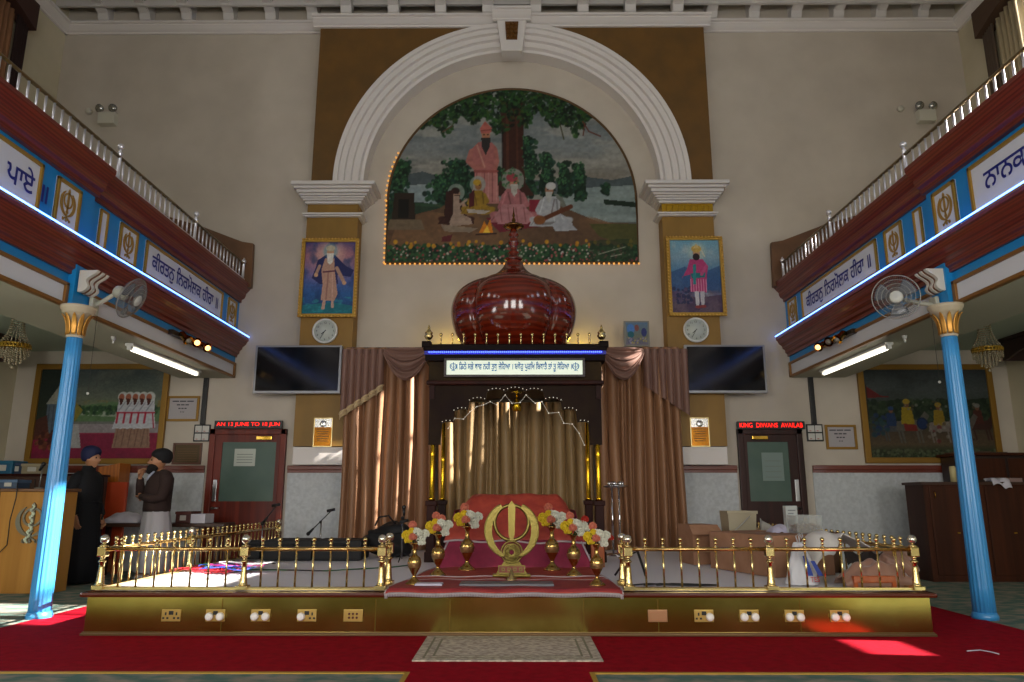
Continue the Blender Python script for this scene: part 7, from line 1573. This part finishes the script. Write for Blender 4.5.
mb = MB(); loft(mb, [(0.03, 0, 0.04, 0.27, 0.25, 0.05), (0.3, 0, 0.03, 0.245, 0.22, 0.045), (0.6, 0, 0.02, 0.22, 0.19, 0.035), (0.85, 0, 0.01, 0.20, 0.165, 0.02), (1.04, 0, 0.0, 0.175, 0.14, 0.01), (1.2, 0, 0.0, 0.19, 0.15, 0.005), (1.34, 0, 0.015, 0.20, 0.135, 0), (1.40, 0, 0.02, 0.15, 0.105, 0), (1.44, 0, 0.02, 0.085, 0.08, 0), (1.50, 0, 0.015, 0.075, 0.078, 0)], 44, nf=8)
for s in (-1, 1):
    x = 0.17 * s; mb.tube([(x * 0.75, 0.02, 1.385), (x * 1.08, 0.025, 1.33), (s * 0.225, 0.04, 1.2), (s * 0.235, 0.04, 1.07), (s * 0.232, 0.0, 0.96), (s * 0.222, -0.055, 0.86)], [0.06, 0.078, 0.072, 0.066, 0.06, 0.055], 16)
rot_build(mb, 'long_coat', COAT, t, RZ1, O1)
mb = MB(); mb.tube([(0.05, -0.19, 1.02), (0.09, -0.21, 0.92), (0.08, -0.2, 0.80)], 0.012, 6); mb.tube([(-0.17, -0.07, 1.02), (0, -0.165, 1.03), (0.17, -0.07, 1.02)], 0.014, 6); rot_build(mb, 'cloth_belt', COAT, t, RZ1, O1)
mb = MB(); turban(mb, (0, 0.0, 1.64), 0.110, tall=1.15); rot_build(mb, 'navy_turban', mat('navy_turban_cloth', '#141a44', 0.7), t, RZ1, O1)
mb = MB(); 
for s in (-1, 1): mb.ball((s * 0.034, -0.105, 1.605), 0.011, 8); 
rot_build(mb, 'eyes', mat('dark_eye', '#1c1412', 0.2), t, RZ1, O1)

# ---- man in the brown sweater, one hand at his chin
O2 = Vector((-4.67, 9.9, 0)); WIDE = 1.12; RZ2 = math.radians(-48)
t = thing('person', 'person in a brown sweater, black turban and pale grey robe, hand raised to the beard', 'person', tuple(O2))
J = {'pel': ((0, 0, 0.92), (0.145, 0.11)), 'wst': ((0, 0.0, 1.06), (0.13, 0.10)), 'che': ((0, 0.01, 1.26), (0.155, 0.115)), 'nkb': ((0, 0.02, 1.41), (0.062, 0.058)), 'nkt': ((0, 0.0, 1.49), (0.056, 0.056)),
     'sl': ((-0.18, 0.02, 1.36), 0.056), 'el': ((-0.235, -0.10, 1.10), 0.044), 'wl': ((-0.10, -0.20, 1.36), 0.028), 'sr': ((0.18, 0.02, 1.36), 0.056), 'er': ((0.25, -0.03, 1.09), 0.045), 'wr': ((0.03, -0.20, 1.10), 0.028),
     'hl': ((-0.09, 0, 0.86), 0.085), 'kl': ((-0.10, -0.02, 0.49), 0.056), 'al': ((-0.10, 0.02, 0.09), 0.036), 'tl': ((-0.11, -0.13, 0.035), (0.035, 0.022)), 'hr': ((0.09, 0, 0.86), 0.085), 'kr': ((0.10, -0.02, 0.49), 0.056), 'ar': ((0.10, 0.02, 0.09), 0.036), 'tr': ((0.11, -0.13, 0.035), (0.035, 0.022))}
mb = MB(); v, f = skin_mesh(J, E_, 'pel'); mb.add(v, f, True); head(mb, (0, -0.04, 1.57), 0.222)
hand(mb, (-0.095, -0.20, 1.37), (0.25, 0.05, 1), (0.7, 0.7, 0), -1, 0.7); hand(mb, (0.02, -0.20, 1.10), (-1, -0.05, 0.1), (0, 1, 0), 1, 0.4)
rot_build(mb, 'body', SKIN, t, RZ2, O2)
ROBE = mat('pale_grey_cotton', '#b4b0b4', 0.85)
mb = MB(); loft(mb, [(0.12, 0, 0.02, 0.235, 0.20, 0.055), (0.4, 0, 0.02, 0.225, 0.185, 0.05), (0.7, 0, 0.01, 0.205, 0.165, 0.035), (0.9, 0, 0.0, 0.185, 0.145, 0.015), (1.0, 0, 0, 0.165, 0.13, 0)], 48, nf=11); rot_build(mb, 'pale_robe', ROBE, t, RZ2, O2)
mb = MB()
for s in (-1, 1): mb.tube([(s * 0.1, 0.0, 0.28), (s * 0.1, 0.02, 0.08)], [0.085, 0.075], 14)
for s in (-1, 1): mb.tube([(s * 0.1, 0.04, 0.045), (s * 0.105, -0.05, 0.045), (s * 0.11, -0.15, 0.035)], [(0.045, 0.04), (0.048, 0.038), (0.036, 0.025)], 12)
rot_build(mb, 'trousers_and_shoes', ROBE, t, RZ2, O2)
SWT = mat('brown_knit', '#33221e', 0.9, bump=0.35, bscale=90)
mb = MB(); loft(mb, [(0.90, 0, 0.0, 0.185, 0.148, 0.0), (0.94, 0, 0.0, 0.19, 0.152, 0), (1.06, 0, 0.0, 0.185, 0.15, 0.01), (1.2, 0, 0.0, 0.20, 0.155, 0.006), (1.34, 0, 0.015, 0.21, 0.14, 0), (1.40, 0, 0.02, 0.16, 0.11, 0), (1.44, 0, 0.02, 0.09, 0.085, 0)], 44, nf=6)
mb.tube([(-0.06, 0.02, 1.40), (-0.15, 0.02, 1.375), (-0.20, 0.02, 1.33), (-0.235, -0.04, 1.2), (-0.24, -0.10, 1.09), (-0.22, -0.14, 1.12), (-0.16, -0.17, 1.24), (-0.105, -0.195, 1.34)], [0.07, 0.08, 0.082, 0.068, 0.062, 0.058, 0.05, 0.04], 16)
mb.tube([(0.06, 0.02, 1.40), (0.15, 0.02, 1.375), (0.20, 0.02, 1.33), (0.24, 0.0, 1.2), (0.255, -0.04, 1.09), (0.21, -0.11, 1.07), (0.12, -0.17, 1.085), (0.04, -0.20, 1.10)], [0.07, 0.08, 0.082, 0.070, 0.064, 0.06, 0.052, 0.042], 16)
rot_build(mb, 'brown_sweater', SWT, t, RZ2, O2)
mb = MB(); mb.tube([(-0.045, -0.095, 1.44), (-0.01, -0.135, 1.36), (0.0, -0.15, 1.32)], 0.016, 6); mb.tube([(0.055, -0.09, 1.44), (0.02, -0.135, 1.36), (0.0, -0.15, 1.32)], 0.016, 6); rot_build(mb, 'shirt_collar', mat('pale_blue_shirt', '#a0a4b4', 0.7), t, RZ2, O2)
mb = MB(); turban(mb, (0, -0.01, 1.632), 0.104, tall=1.2); rot_build(mb, 'black_turban', mat('black_turban_cloth', '#0e0d12', 0.8), t, RZ2, O2)
mb = MB(); bm = bmesh.new(); bmesh.ops.create_icosphere(bm, subdivisions=3, radius=1)
for v in bm.verts: c = v.co; v.co = Vector((c.x * 0.072, c.y * 0.062 - 0.03 * max(0, -c.z), c.z * 0.075)) * (1 + 0.04 * math.sin(c.x * 14) * math.sin(c.z * 11))
mb.bm(bm, True, Matrix.Translation((0, -0.095, 1.475))); rot_build(mb, 'beard', mat('black_beard', '#120d0c', 0.9, bump=0.4, bscale=120), t, RZ2, O2)
mb = MB()
for s in (-1, 1): mb.ball((s * 0.034, -0.126, 1.59), 0.011, 8)
rot_build(mb, 'eyes', mat('dark_eye', '#1c1412'), t, RZ2, O2)
